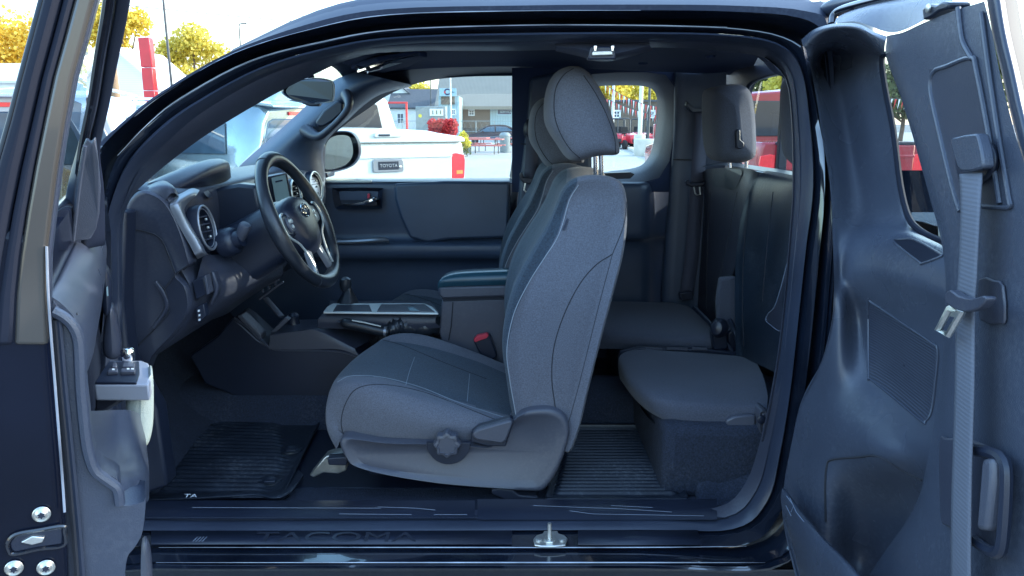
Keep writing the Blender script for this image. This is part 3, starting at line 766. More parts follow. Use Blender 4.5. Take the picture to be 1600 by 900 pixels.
    v3, f3 = patch_vf(rws, 4, 5)
    cu = mk('cushion', v3, f3, [M['fabric'], M['fabric_in']], F, smooth=80)
    nrm = [p.normal.copy() for p in cu.data.polygons]
    for p in cu.data.polygons:
        c = p.center; y = c.y+2.5
        if Y0+.10 < y < Y0+.44: p.material_index = 1
    for px, mt, r in (([(527,597),(545,588),(575,587),(610,592),(660,606),(720,630),(800,656)], 'thread', .001),
                      ([(540,690),(533,660),(541,628),(560,606),(600,601),(660,612),(730,638),(790,662)], 'seam', .0012),
                      ([(648,558),(640,580),(634,602)], 'thread', .0009), ([(734,584),(732,605),(730,627)], 'thread', .0009),
                      ([(597,531),(630,540),(690,565),(760,592)], 'seam', .0012)):
        q = project(px, v3, f3)
        if len(q) > 3: tube('seam', q, r, M[mt], cu, seg=5)
    # lower side shield
    shd = [(534,684),(600,690),(664,692),(735,696),(768,697),(786,682),(803,655),(820,643),(845,639),(868,641),(884,652),(890,672),(884,702),(870,738),(852,764),(835,768),(780,765),(690,757),(610,744),(560,731),(541,718)]
    q1 = [P(x, y, Y0-.015) for x, y in shd]
    c1 = [(q[0], q[2]) for q in cat(q1, 4, True)]
    V = []
    for Yq, ins in ((Y0-.005, .03), (Y0-.016, .016), (Y0-.018, .007), (Y0-.012, .0), (Y0+.06, 0)):
        V += [Vector((x, Yq, z)) for x, z in inset2(c1, ins)]
    m = len(c1)
    shield = mk('side_shield', V, grid_faces(5, m, True)+[tuple(range(m))], M['plastic_grey'], F, smooth=60)
    box('seat_frame', (P(700,700,2.15).x, ym, .60), (.42, .44, .12), M['plastic_dark'], F, bevel=.02)
    # adjuster recess, knob, lever
    arc = [(666,692)]+[(701+34*math.cos(a), 693+33*math.sin(a)) for a in np.linspace(math.pi, 0, 14)]+[(736,692)]
    pp('knob_recess', arc, Y0-.0215, Y0-.01, M['plastic_dark'], shield, bevel=.003)
    lathe('adjuster_knob', P(699.5,690,Y0-.02), (0, -1, 0), [(.034, 0), (.034, .02), (.031, .025), (.024, .027), (.0225, .0245), (.002, .025)], M['plastic_grey'], shield, seg=72, gear=8, gdep=.09)
    lv = [(739,676),(747,671),(796,657),(802,659),(792,688),(784,694),(745,688),(738,683)]
    pp('recliner_lever', lv, Y0-.034, Y0-.008, M['plastic_grey'], shield, bevel=.006)
    pp('lever_gap', [(736,678),(748,668),(798,654),(803,658),(790,698),(760,697),(735,690)], Y0-.0195, Y0+.01, M['plastic_dark'], shield, bevel=.003)
    # floor brackets
    pp('rail_foot', [(768,765),(782,763),(802,766),(812,774),(840,776),(842,781),(790,782),(768,772)], Y0+.0, Y0+.05, M['plastic'], F, bevel=.004)
    br = [(483,743),(497,726),(508,713),(519,709),(538,708),(542,715),(541,736),(528,741),(505,739),(490,747)]
    b_ = pp('rail_bracket', br, Y0+.06, Y0+.10, M['steel'], F, bevel=.004)
    pp('rail_latch', [(511,716),(541,714),(543,722),(541,728),(513,727)], Y0+.03, Y0+.06, M['plastic_dark'], b_, bevel=.003)
    return F
drv = build_front_seat()
pas = copy_tree(drv, T)
pas.location = (-.028, .70, -.005)
for ch in pas.children:
    if ch.name.startswith(('headrest', 'post_sleeve')): ch.location.z -= .052 if not ch.name.startswith('post_sleeve') else 0

# seat buckle by the driver cushion
bk = empty('belt_buckle', (0, 0, 0), T)
pp('buckle_body', [(739,532),(745,526),(762,522),(767,527),(777,557),(770,563),(752,558)], 2.435, 2.47, M['plastic_dark'], bk, bevel=.005)
pp('buckle_button', [(740,531),(745,525),(761,521.5),(764,524),(760,529),(742,535)], 2.43, 2.452, M['red'], bk, bevel=.002)

# ================================================================== rear jump seats
def rows_px(rows): return [[P(*q) for q in r] for r in rows]
RS = empty('rear_seat', (0, 0, 0), T)
# near cushion
cu_prof = [(970,575),(966,562),(975,551),(1000,546),(1080,550),(1140,556)]
rows = rows_px([
 [(975,600,2.30),(1000,632,2.1),(1035,655,1.98),(1070,666,1.955),(1130,669,1.95),(1195,669,1.95)],
 [(968,590,2.33),(990,620,2.12),(1022,640,1.985),(1070,655,1.945),(1130,662,1.94),(1197,662,1.94)],
 [(966,568,2.36),(982,600,2.13),(1015,622,1.99),(1065,636,1.945),(1130,641,1.94),(1198,641,1.94)],
 [(969,556,2.39),(985,587,2.15),(1018,610,2.01),(1070,624,1.96),(1130,629,1.955),(1199,630,1.955)],
 [(980,549,2.42),(1000,575,2.2),(1030,597,2.06),(1080,610,2.01),(1135,615,2.005),(1199,614,2.01)],
 [(1005,546,2.44),(1020,560,2.33),(1050,578,2.2),(1090,585,2.16),(1140,586,2.15),(1190,582,2.15)],
 [(1015,546,2.45),(1040,548,2.44),(1070,550,2.43),(1110,553,2.42),(1145,556,2.41),(1175,558,2.40)],
 [(1018,556,2.47),(1040,558,2.47),(1070,560,2.46),(1110,563,2.45),(1145,566,2.44),(1175,568,2.43)]])
patch('cushion', rows, M['fabric_rear'], RS, nu=5, nv=5, smooth=80)
pp('cushion_tray', [(972,575),(966,560),(970,550),(1000,543),(1110,547),(1160,552),(1160,560),(1000,555)], 2.455, 2.48, M['plastic_dark'], RS, bevel=.004)
for x0, x1 in ((1010, 1035), (1042, 1075), (1082, 1105)):
    pp('tray_clip', [(x0,543),(x1,544),(x1,548),(x0,547)], 2.45, 2.457, M['plastic_grey'], RS, bevel=.001)
pp('seat_lever', [(1135,657),(1148,651),(1178,648),(1181,652),(1180,668),(1140,668),(1135,663)], 1.925, 1.945, M['plastic_grey'], RS, bevel=.005)
puff('seat_hinge', [(1181,640),(1186,635),(1193,636),(1197,645),(1197,670),(1192,677),(1184,672),(1181,660)], 1.93, [(1.905, .01), (1.90, .002), (1.92, 0), (1.96, 0)], M['plastic_grey'], RS, n=3)
lathe('hinge_bolt', P(1189,655,1.90), (0, -1, 0), [(.012, 0), (.012, .004), (.006, .007)], M['plastic_dark'], RS, seg=14)
# near backrest: the vinyl side board facing the front
bkp = rows_px([
 [(1150,560,2.42),(1148,470,2.42),(1150,400,2.42),(1160,330,2.42),(1180,280,2.42),(1195,268,2.42)],
 [(1163,560,2.38),(1160,470,2.38),(1162,400,2.38),(1175,320,2.38),(1190,277,2.38),(1200,267,2.39)],
 [(1190,572,2.2),(1192,480,2.2),(1200,400,2.2),(1212,320,2.2),(1222,284,2.2),(1230,272,2.22)],
 [(1215,585,2.02),(1222,480,2.0),(1232,400,2.0),(1245,320,2.0),(1250,290,2.0),(1255,278,2.03)],
 [(1225,600,1.95),(1232,480,1.94),(1245,400,1.94),(1255,320,1.94),(1262,295,1.94),(1266,285,1.97)]])
b2 = patch('backrest', bkp, M['vinyl'], RS, nu=4, nv=4, smooth=80)
v_, f_ = patch_vf(bkp, 4, 4)
def proj(px, V, F, lift=.0008, n=8):
    from mathutils.bvhtree import BVHTree
    bvh = BVHTree.FromPolygons([tuple(q) for q in V], F)
    out = []
    for x, y, _ in cat([(a, b, 0) for a, b in px], n):
        d = ray(x, y).normalized(); h = bvh.ray_cast(CAM, d)
        if h[0] is not None: out.append(h[0]-d*lift)
    return out
def on_surf(name, px, V, F, mat, parent, lift=.004, cur=0, th=.003):
    q = proj(px+[px[0]], V, F, lift, 3)
    if len(q) < 4: return None
    q = q[:-1]
    return mk(name, q, [tuple(range(len(q)))], mat, parent, smooth=0)
fold = [(1240,295),(1236,380),(1214,470),(1200,490),(1197,500),(1203,507),(1222,516),(1240,480)]
on_surf('board_panel', fold, v_, f_, M['plastic'], RS, .006)
bq = proj(fold+[fold[0]], v_, f_, .0075, 4)
if len(bq) > 6: tube('board_edge', bq, .0016, M['faint'], RS, seg=5)
for px in ([(1172,300),(1163,380),(1160,470),(1162,540)], [(1208,300),(1199,380),(1191,470)]):
    q = proj(px, v_, f_, .001)
    if len(q) > 3: tube('seam', q, .0016, M['seam'], b2, seg=5)
# top ledge of the backrests
patch('shelf_top', rows_px([
 [(1092,262,3.02),(1120,258,2.92),(1160,262,2.75),(1195,268,2.42),(1230,273,2.22),(1262,285,1.97)],
 [(1110,256,3.05),(1140,254,2.95),(1180,259,2.78),(1215,264,2.5),(1250,270,2.28),(1290,282,2.0)]]), M['vinyl'], RS, nu=2, nv=4, smooth=80)
# belt reel and buckles between the cushions
for px, r0 in (((1170,568), .03), ((1126,512), .026)):
    lathe('buckle_pod', P(px[0], px[1], 2.44), (-.5, -.8, .2), [(r0, 0), (r0*1.05, .03), (r0*.7, .05), (r0*.2, .055)], M['plastic_dark'], RS, seg=18, su=1.2)
pp('buckle_stalk', [(1112,518),(1128,512),(1136,520),(1138,545),(1116,548)], 2.47, 2.51, M['plastic_dark'], RS, bevel=.006)
tube('seat_strap', [P(1140,500,2.52), P(1148,520,2.48), P(1155,545,2.46), P(1162,562,2.45), P(1172,575,2.42), P(1180,588,2.38)], .008, M['plastic_dark'], RS, seg=8, smoothn=3)
tube('seat_strap', [P(1085,480,2.75), P(1110,505,2.6), P(1130,530,2.5), P(1150,556,2.47)], .007, M['plastic_dark'], RS, seg=8, smoothn=3)

# far jump seat
RS2 = empty('rear_seat', (0, 0, 0), T)
rows = rows_px([
 [(925,545,2.60),(960,545,2.56),(1010,546,2.53),(1060,546,2.52),(1112,547,2.52)],
 [(920,530,2.62),(958,532,2.55),(1010,535,2.52),(1060,538,2.51),(1112,541,2.51)],
 [(925,515,2.64),(960,518,2.57),(1010,521,2.54),(1060,524,2.53),(1112,526,2.53)],
 [(935,500,2.75),(965,500,2.7),(1010,502,2.67),(1055,506,2.66),(1110,512,2.65)],
 [(950,478,3.0),(980,476,2.98),(1020,477,2.96),(1050,479,2.94),(1085,486,2.9)],
 [(955,471,3.1),(980,471,3.1),(1020,472,3.1),(1050,473,3.1),(1075,478,3.1)]])
patch('cushion', rows, M['fabric_rear'], RS2, nu=4, nv=4, smooth=80)
bkp2 = rows_px([
 [(1090,500,3.08),(1092,440,3.08),(1098,360,3.08),(1100,300,3.08),(1096,270,3.08)],
 [(1100,490,2.98),(1102,430,2.98),(1108,360,2.98),(1108,300,2.98),(1108,264,2.99)],
 [(1118,510,2.8),(1118,440,2.8),(1130,360,2.8),(1140,300,2.78),(1145,262,2.78)],
 [(1125,500,2.66),(1128,450,2.66),(1142,390,2.64),(1160,300,2.62),(1172,264,2.62)],
 [(1134,510,2.6),(1140,450,2.58),(1155,390,2.56),(1172,300,2.56),(1186,270,2.56)]])
patch('backrest', bkp2, M['plastic'], RS2, nu=4, nv=4, smooth=80)
v5, f5 = patch_vf(bkp2, 4, 4)
on_surf('child_anchor_flap', [(1118,263),(1157,264),(1156,280),(1146,297),(1132,293),(1114,290)], v5, f5, M['vinyl'], RS2, .008)
for px in ([(1110,300),(1106,360),(1104,430),(1104,485)], [(1152,300),(1138,370),(1124,440),(1120,500)]):
    q = proj(px, v5, f5, .001)
    if len(q) > 3: tube('seam', q, .0016, M['seam'], RS2, seg=5)
pp('lower_board', [(1125,435),(1150,432),(1156,470),(1158,545),(1135,548),(1122,520),(1120,470)], 2.53, 2.56, M['fabric_rear'], RS2, bevel=.008)
pp('buckle_bracket', [(1138,520),(1150,515),(1158,535),(1156,548),(1138,548)], 2.50, 2.52, M['plastic_dark'], RS2, bevel=.004)
# rear headrests
def rear_headrest(px, Yc, half, parent):
    hs = [(Yc-half, .06), (Yc-half+.006, .03), (Yc-half+.03, .008), (Yc-half+.07, 0), (Yc+half-.07, 0), (Yc+half-.03, .008), (Yc+half, .05)]
    return puff('headrest', px, Yc-half+.05, hs, M['fabric_rear'], parent, n=4, smooth=60)
h1 = rear_headrest([(1114,150),(1122,136),(1145,131),(1166,134),(1176,150),(1181,190),(1182,235),(1176,250),(1150,255),(1125,250),(1116,225)], 2.66, .13, RS2)
pp('headrest_loop', [(1150,205),(1154,201),(1157,204),(1157,218),(1163,223),(1163,230),(1158,233),(1151,231)], 2.515, 2.54, M['plastic_dark'], RS2, bevel=.003)
for x in (1140, 1166): tube('headrest_post', [P(x,250,2.66), P(x,262,2.66)], .006, M['chrome'], RS2, seg=10)
h2 = rear_headrest([(1232,160),(1236,124),(1252,112),(1272,112),(1280,180),(1278,240),(1266,262),(1246,256),(1235,232)], 2.14, .085, RS)
# ================================================================== dashboard
prof = [(-1.02,1.20),(-1.03,1.30),(-.99,1.342),(-.93,1.35),(-.875,1.34),(-.84,1.318),(-.835,1.25),(-.84,1.17),(-.82,1.13),(-.805,1.09),(-.815,1.03),(-.86,.965),(-.95,.90),(-1.1,.87),(-1.2,.95)]
pr2 = cat([(a, 0, b) for a, b in prof], 4, True)
V = []
for Y, ins in ((1.885, .02), (1.875, .008), (1.885, 0), (2.5, -.004), (3.10, 0), (3.14, .01)):
    V += [Vector((q[0], Y, q[1])) for q in inset2([(a, c) for a, _, c in pr2], ins)]
m = len(pr2)
DB = mk('dashboard', V, grid_faces(6, m, True)+[tuple(range(m)), tuple(5*m+k for k in range(m))], M['plastic'], T, smooth=60)
# end panel with its seams
ep = [(197,330),(206,308),(224,297),(250,306),(268,325),(284,358),(297,398),(298,413),(276,428),(292,446),(298,468),(296,488),(274,521),(240,556),(226,585),(204,590),(192,500),(189,410)]
epv = [P(x, y, 1.868) for x, y in ep]
c1 = [(q[0], q[2]) for q in cat(epv, 3, True)]
V = []
for Yq, ins in ((1.862, .012), (1.860, .006), (1.866, .0), (1.90, 0)):
    V += [Vector((x, Yq, z)) for x, z in inset2(c1, ins)]
m = len(c1)
mk('end_panel', V, grid_faces(4, m, True)+[tuple(range(m))], M['plastic'], DB, smooth=60)
for px in ([(194,357),(225,361),(250,372),(264,400),(274,428)], [(274,428),(297,412)], [(258,452),(263,478),(262,490),(240,515),(205,550)], [(246,440),(258,452)], [(258,450),(274,428)]):
    tube('panel_seam', [P(q[0], q[1], 1.8590) for q in cat([(a, b, 0) for a, b in px], 5)], .0016, M['seam'], DB, seg=5)
tube('panel_ridge', [P(q[0], q[1], 1.859) for q in cat([(a, b, 0) for a, b in [(243,440),(256,460),(260,482),(240,512)]], 5)], .005, M['plastic'], DB, seg=6)
# instrument hood
hood = [[(218,300,1.93),(232,288,1.94),(252,288,1.95),(269,299,1.96),(270,306,1.98)],
        [(236,284,2.0),(262,273,2.02),(284,271,2.03),(300,283,2.03),(300,303,2.06)],
        [(270,272,2.12),(295,260,2.13),(314,256,2.14),(332,266,2.14),(330,300,2.17)],
        [(308,258,2.25),(325,251,2.26),(342,249.5,2.26),(354,260,2.26),(350,296,2.28)],
        [(330,262,2.33),(340,256,2.335),(352,255,2.335),(359,264,2.335),(358,290,2.345)],
        [(338,285,2.35),(345,285,2.352),(353,286,2.352),(359,287,2.352),(359,292,2.35)]]
vf = patch_vf(rows_px(hood), 4, 4)
hd = mk('instrument_hood', vf[0], vf[1], [M['plastic'], M['plastic_dark']], DB, smooth=60, solid=.004)
nc_ = 17
for i, p in enumerate(hd.data.polygons):
    if (i % (nc_-1)) >= 12: p.material_index = 1
# corner cap and silver trim beside the vent
patch('corner_cap', rows_px([[(212,312,1.90),(222,296,1.90),(248,283,1.92),(262,284,1.95),(268,292,1.98)],
                             [(225,310,1.872),(236,296,1.875),(258,290,1.88),(272,292,1.90),(276,300,1.94)],
                             [(255,318,1.866),(262,308,1.868),(268,302,1.872),(276,304,1.885),(283,312,1.92)]]), M['plastic'], DB, nu=4, nv=3, smooth=80)
patch('vent_trim', rows_px([[(270,308,1.90),(285,301,1.94),(300,294,1.99),(312,297,2.02)],
                            [(266,318,1.868),(278,312,1.88),(296,306,1.93),(306,306,1.97)],
                            [(267,328,1.862),(280,323,1.866),(284,325,1.89),(288,327,1.92)],
                            [(280,354,1.862),(292,350,1.866),(297,352,1.89),(299,353,1.92)],
                            [(297,384,1.862),(309,378,1.866),(313,379,1.89),(315,380,1.92)],
                            [(305,399,1.864),(317,394,1.868),(321,394,1.89),(322,394,1.92)],
                            [(309,405,1.90),(321,399,1.90),(324,398,1.91),(326,398,1.93)]]), M['silver'], DB, nu=4, nv=3, smooth=50)
# round air vents
def vent(c, axis, r, sx=1.0, ring='silver_bright'):
    v = lathe('air_vent', c, axis, [(r*1.12, -.02), (r*1.15, .0), (r*1.12, .008), (r*1.02, .01), (r*.95, .004), (r*.93, -.012), (.002, -.014)], M['plastic_dark'], DB, seg=36, sv=sx)
    a, u, w = frame_axes(axis); c = Vector(c)
    n = 36
    tube('vent_ring', [c+a*.011+(u*math.cos(t)+w*sx*math.sin(t))*r*1.06 for t in np.linspace(0, 2*math.pi, n, endpoint=False)], .0032, M[ring], v, seg=8, closed=True)
    tube('vent_ring', [c+a*.008+(u*math.cos(t)+w*sx*math.sin(t))*r*.93 for t in np.linspace(0, 2*math.pi, n, endpoint=False)], .0014, M[ring], v, seg=6, closed=True)
    for k in (-.55, -.18, .18, .55):
        hw = math.sqrt(1-k*k)*r*.9*sx
        vv, ff = box_vf((0, 0, 0), (.012, 2*hw, .003))
        mt = Matrix((a, w, u)).transposed()
        mk('vent_slat', [c+mt @ (q+Vector((-.002, 0, k*r))) for q in vv], ff, M['plastic'], v, smooth=0)
    for k in (-.55, 0, .5):
        lathe('vent_tab', c+a*.005+u*k*r*.8-w*.01, a, [(.004, 0), (.004, .004), (.002, .006)], M['steel'], v, seg=8)
vent(P(318,357,1.955), (1, -.12, .18), .054, .66, 'silver')
vent(P(392,320,2.47), (1, -.02, .15), .05, .8, 'silver')
vent(P(459,303,2.72), (1, -.15, .15), .048, .75)
vent(P(491,292,3.02), (1, -.25, .15), .055, .8)
patch('far_vent_trim', rows_px([[(462,268,3.0),(478,262,3.05),(496,262,3.12)],[(458,262,2.98),(480,275,3.0),(505,268,3.12)],[(466,280,2.97),(486,300,2.97),(509,300,3.1)],[(480,300,2.97),(496,318,2.97),(508,318,3.08)]]), M['silver'], DB, nu=3, nv=3, smooth=60)
# instrument cluster and dash band
pp('cluster_face', [(308,306),(345,292),(372,287),(400,290),(408,330),(396,350),(355,372),(330,360)], 2.16, 2.22, M['plastic_dark'], DB, bevel=.01)
patch('dash_band', rows_px([[(318,300,2.05),(356,286,2.37),(410,275,2.55),(470,268,2.95)],[(322,306,2.05),(360,296,2.36),(412,284,2.53),(472,276,2.93)],[(326,310,2.07),(362,300,2.38),(414,290,2.55),(474,282,2.95)]]), M['plastic'], DB, nu=3, nv=4, smooth=60)
# centre screen
scp = [(424,278),(446,273),(454,316),(432,321)]
sc_ = mk('screen_bezel', *prism_vf([P(x, y, 2.58+.003*(x-424)) for x, y in [(420,276),(449,270),(458,318),(430,325)]], (-.03, .01, 0)), M['plastic_dark'], DB, bevel=.003)
mk('screen_glass', [P(x, y, 2.572+.003*(x-424)) for x, y in scp], [(0, 1, 2, 3)], M['screen'], sc_, smooth=0)
pp('screen_slot', [(430,283),(441,280.5),(441.5,283),(430.5,285.5)], 2.562, 2.566, M['plastic_dark'], sc_, bevel=0)
# knee panel and switch panel
patch('knee_panel', rows_px([[(318,396,1.93),(312,420,1.90),(304,450,1.895),(300,486,1.895),(290,508,1.90)],
                             [(335,398,2.0),(338,425,1.955),(338,455,1.94),(332,485,1.95),(312,508,1.97)],
                             [(362,392,2.1),(378,425,2.05),(378,455,2.05),(360,478,2.08),(330,500,2.12)],
                             [(395,382,2.2),(420,412,2.17),(420,436,2.17),(395,455,2.2),(355,490,2.25)],
                             [(415,378,2.36),(440,412,2.33),(440,432,2.33),(415,448,2.35),(375,475,2.4)]]), M['plastic'], DB, nu=4, nv=4, smooth=80)
pp('switch_pocket', [(300,440),(318,432),(324,460),(306,469)], 1.872, 1.9, M['plastic_dark'], DB, bevel=.003)
pp('switch_frame', [(318,432),(321,431),(327,459),(323,461)], 1.868, 1.9, M['plastic_grey'], DB, bevel=.001)
pp('panel_rib', [(328,425),(333,424),(341,447),(339,460),(330,478),(326,476),(334,455)], 1.90, 1.93, M['plastic'], DB, bevel=.004)
sp_ = pp('switch_panel', [(305,482),(318,475),(322,494),(309,506)], 1.874, 1.9, M['plastic_dark'], DB, bevel=.002)
for (x, y) in ((310, 486), (311, 493), (311, 500)):
    pp('switch_mark', [(x-1,y-1.5),(x+1.5,y-2),(x+1.5,y+1),(x-1,y+1.5)], 1.870, 1.8735, M['white'], sp_, bevel=0)
for px in ([(404,452),(436,437)], [(405,468),(443,440)]):
    tube('lower_edge', [P(x, y, 2.34) for x, y in px], .003, M['plastic_grey'], DB, seg=6)
for x, y in ((409,453),(419,448),(429,442)): pp('lower_button', [(x,y),(x+2,y-1),(x+2.5,y+4),(x+.5,y+5)], 2.33, 2.34, M['plastic_grey'], DB, bevel=0)
# glove side brace lines in the footwell
tube('console_brace', [P(415,466,2.62), P(440,495,2.55)], .012, M['plastic_grey'], DB, seg=6, flat=.4)
# ignition / wiper knob
kb = P(374,374,2.0)
ka = (.92, -.28, .25)
lathe('stalk_base', kb-Vector(ka).normalized()*.02, ka, [(.04, -.03), (.038, 0), (.03, .012), (.024, .014), (.02, .03)], M['plastic_dark'], DB, seg=24)
lathe('stalk_knob', kb-Vector(ka).normalized()*.0, (.5, -.25, .85), [(.013, 0), (.015, .02), (.016, .045), (.013, .05), (.003, .051)], M['plastic_grey'], DB, seg=18)

# ================================================================== steering wheel
SW = empty('steering_wheel', (0, 0, 0), T)
WC = P(469, 345, 2.14); tl = R(23)
wn_ = Vector((math.cos(tl), -.05, math.sin(tl))).normalized(); wu = Vector((0, 1, 0)); wu = (wu-wn_*wu.dot(wn_)).normalized(); wv = wn_.cross(wu) if wn_.cross(wu).z > 0 else wu.cross(wn_)
def W(a, b, c=0): return WC+wu*a+wv*b+wn_*c
RR = .190
rim = [W(RR*math.cos(t), RR*math.sin(t)*(.985 if math.sin(t) > -.8 else .97)) for t in np.linspace(0, 2*math.pi, 72, endpoint=False)]
rad = [.0188+.0022*math.cos(4*t) for t in np.linspace(0, 2*math.pi, 72, endpoint=False)]
tube('rim', rim, rad, M['leather'], SW, seg=16, closed=True, ref=wn_)
# stitching
for k in range(72*2):
    pass
for t0, t1 in ((.2, 1.2), (1.95, 2.95)):
    ts = np.linspace(t0, t1, 40)
    tube('stitching', [W((RR-.0165)*math.cos(t), (RR-.0165)*math.sin(t), .003+.0012*((i % 2)*2-1)) for i, t in enumerate(ts)], .0011, M['plastic_grey'], SW, seg=5)
for t in (.18, 1.22, 1.93, 2.97, 4.2, 5.2):
    ring_ = [W((RR+.0172*math.cos(q))*math.cos(t), (RR+.0172*math.cos(q))*math.sin(t), .0172*math.sin(q)) for q in np.linspace(0, 2*math.pi, 16, endpoint=False)]
    tube('leather_joint', ring_, .0009, M['seam'], SW, seg=5, closed=True)
# hub
def loft_hub(name, outline, heights, mat, parent):
    V = []; o = cat([(a, b, 0) for a, b in outline], 4, True); m = len(o)
    for sc, h in heights: V += [W(q[0]*sc, q[1]*sc-.005, h) for q in o]
    return mk(name, V, grid_faces(len(heights), m, True)+[tuple(range(m)), tuple((len(heights)-1)*m+k for k in range(m))], mat, parent, smooth=60)
hub = loft_hub('hub', [(-.085,.055),(0,.076),(.085,.055),(.095,0),(.068,-.068),(0,-.092),(-.068,-.068),(-.095,0)], [(1.0,-.045),(1.04,-.02),(1.03,.0),(.95,.012),(.7,.022),(.3,.026)], M['plastic_dark'], SW)
def oval(name, rx, ry, cx, cy, h, mat, parent, r=.0016):
    return tube(name, [W(cx+rx*math.cos(t), cy+ry*math.sin(t), h) for t in np.linspace(0, 2*math.pi, 28, endpoint=False)], r, mat, parent, seg=6, closed=True)
em = oval('emblem', .027, .0185, 0, .022, .0275, M['chrome'], hub, .0022)
oval('emblem_oval', .010, .0175, 0, .022, .0275, M['chrome'], hub)
oval('emblem_oval', .0185, .0075, 0, .031, .0275, M['chrome'], hub)
loft = [W(.025*math.cos(t), .022+.0165*math.sin(t), .0245) for t in np.linspace(0, 2*math.pi, 24, endpoint=False)]
text_obj('airbag_lettering', 'SRS AIRBAG', M['plastic_grey'], hub, basis(W(0, -.045, .0215), wu if wu.cross(wv).dot(wn_) > 0 else -wu, wv), .008, .0003)
for sgn in (-1, 1):
    sp = [(sgn*.062,.03),(sgn*.10,.034),(sgn*.145,.028),(sgn*.17,.02),(sgn*.17,-.012),(sgn*.14,-.022),(sgn*.10,-.03),(sgn*.06,-.03)]
    V = [W(a, b, .006) for a, b in sp]+[W(a, b, -.016) for a, b in sp]; n = len(sp)
    s_ = mk('spoke', V, [tuple(range(n)), tuple(range(2*n-1, n-1, -1))]+[(i, (i+1) % n, n+(i+1) % n, n+i) for i in range(n)], M['plastic_dark'], SW, bevel=.004)
    bp_ = [(sgn*.082,.022),(sgn*.118,.022),(sgn*.124,0),(sgn*.115,-.02),(sgn*.085,-.018)]
    V = [W(a, b, .0105) for a, b in bp_]+[W(a, b, 0) for a, b in bp_]; n = 5
    mk('button_pad', V, [tuple(range(n)), tuple(range(2*n-1, n-1, -1))]+[(i, (i+1) % n, n+(i+1) % n, n+i) for i in range(n)], M['plastic_grey'], SW, bevel=.003)
    for a, b in ((.093,.010),(.108,.010),(.1,-.006)):
        lathe('wheel_button', W(sgn*a, b, .010), wn_, [(.006, 0), (.006, .003), (.003, .004)], M['silver_bright'], SW, seg=10)
    # lower silver spokes
    q = [(sgn*.030,-.075),(sgn*.052,-.062),(sgn*.075,-.13),(sgn*.082,-.158),(sgn*.060,-.168),(sgn*.048,-.13)]
    V = [W(a, b, .004) for a, b in q]+[W(a, b, -.012) for a, b in q]; n = len(q)
    mk('lower_spoke', V, [tuple(range(n)), tuple(range(2*n-1, n-1, -1))]+[(i, (i+1) % n, n+(i+1) % n, n+i) for i in range(n)], M['silver'], SW, bevel=.003)
    tube('spoke_trim', [W(sgn*.13, .036, .010), W(sgn*.15, .03, .010), W(sgn*.163, .0, .010), W(sgn*.15, -.03, .010), W(sgn*.10, -.06, .008), W(sgn*.075, -.12, .008), W(sgn*.09, -.157, .004)], .0035, M['silver_bright'], SW, seg=6, smoothn=4)
# steering column shroud
cl = [(-.06,.055),(.0,.065),(.06,.055),(.07,0),(.055,-.06),(0,-.07),(-.055,-.06),(-.07,0)]
V = []; o = cat([(a, b, 0) for a, b in cl], 3, True); m = len(o)
for sc, h, dz in ((1.05, -.03, 0), (1.12, -.05, -.0), (1.2, -.12, -.01), (1.25, -.22, -.02), (1.3, -.34, -.05)):
    V += [W(q[0]*sc, q[1]*sc*1.05+dz, h) for q in o]
mk('column_shroud', V, grid_faces(5, m, True)+[tuple(range(m))], M['plastic_dark'], DB, smooth=60)

# ================================================================== centre console
CN = empty('center_console', (0, 0, 0), T)
pp('lower_panel', [(296,556),(340,525),(363,497),(376,506),(402,530),(430,546),(480,547),(520,546),(556,550),(620,600),(700,640),(700,720),(420,640),(320,600)], 2.44, 2.60, M['plastic_dark'], CN, bevel=.006)
tube('panel_edge', [P(366,497,2.44), P(385,510,2.44), P(408,532,2.44), P(430,546,2.44), P(480,547,2.44), P(530,549,2.44), P(556,556,2.44)], .004, M['plastic'], CN, seg=6, smoothn=3)
pp('brace_trim', [(370,494),(376,492),(408,522),(408,532),(400,528)], 2.445, 2.50, M['plastic_grey'], CN, bevel=.003)
patch('tray_side', rows_px([[(420,546,2.435),(480,546,2.435),(530,546,2.435),(560,556,2.435)],[(422,526,2.44),(470,520,2.44),(500,520,2.44),(555,546,2.44)],[(424,520,2.46),(470,516,2.46),(502,515,2.46),(560,542,2.46)],[(440,500,2.62),(500,499,2.62),(540,500,2.62),(600,520,2.62)]]), M['plastic'], CN, nu=3, nv=4, smooth=60)
pp('tray_front', [(423,519),(445,496),(452,500),(430,520)], 2.47, 2.5, M['plastic_grey'], CN, bevel=.002)
lathe('tray_knob', P(459,506,2.56), (0, 0, 1), [(.022, 0), (.018, .02), (.02, .03), (.012, .04)], M['plastic_dark'], CN, seg=16)
# raised shifter section
patch('shifter_housing', rows_px([[(497,512,2.46),(560,515,2.46),(640,515,2.46),(690,512,2.46)],[(497,500,2.455),(560,502,2.455),(640,504,2.455),(680,503,2.455)],[(506,488,2.47),(560,488,2.47),(640,489,2.47),(684,490,2.47)],[(512,484,2.50),(560,484,2.50),(640,485,2.50),(684,486,2.50)],[(516,470,2.66),(560,470,2.66),(640,470,2.66),(672,471,2.66)],[(516,480,2.68),(560,480,2.68),(640,480,2.68),(672,480,2.68)]]), M['plastic'], CN, nu=3, nv=3, smooth=50)
zc = P(600, 484, 2.50).z+.003
def plate(name, px, z, mat, parent, th=.004, bevel=.0015):
    q = [PZ(x, y, z) for x, y in px]
    return prism(name, q, (0, 0, -th), mat, parent, bevel)
sf = plate('shifter_frame', [(505,487),(511,479),(520,474),(640,473.5),(664,474),(676,479),(685,489)], zc+.006, M['silver_bright'], CN, .007, .002)  # lighter silver stands in for sun falling on the frame
plate('gate_plate', [(520,486),(526,476),(577,476),(581,486)], zc+.008, M['plastic_dark'], CN)
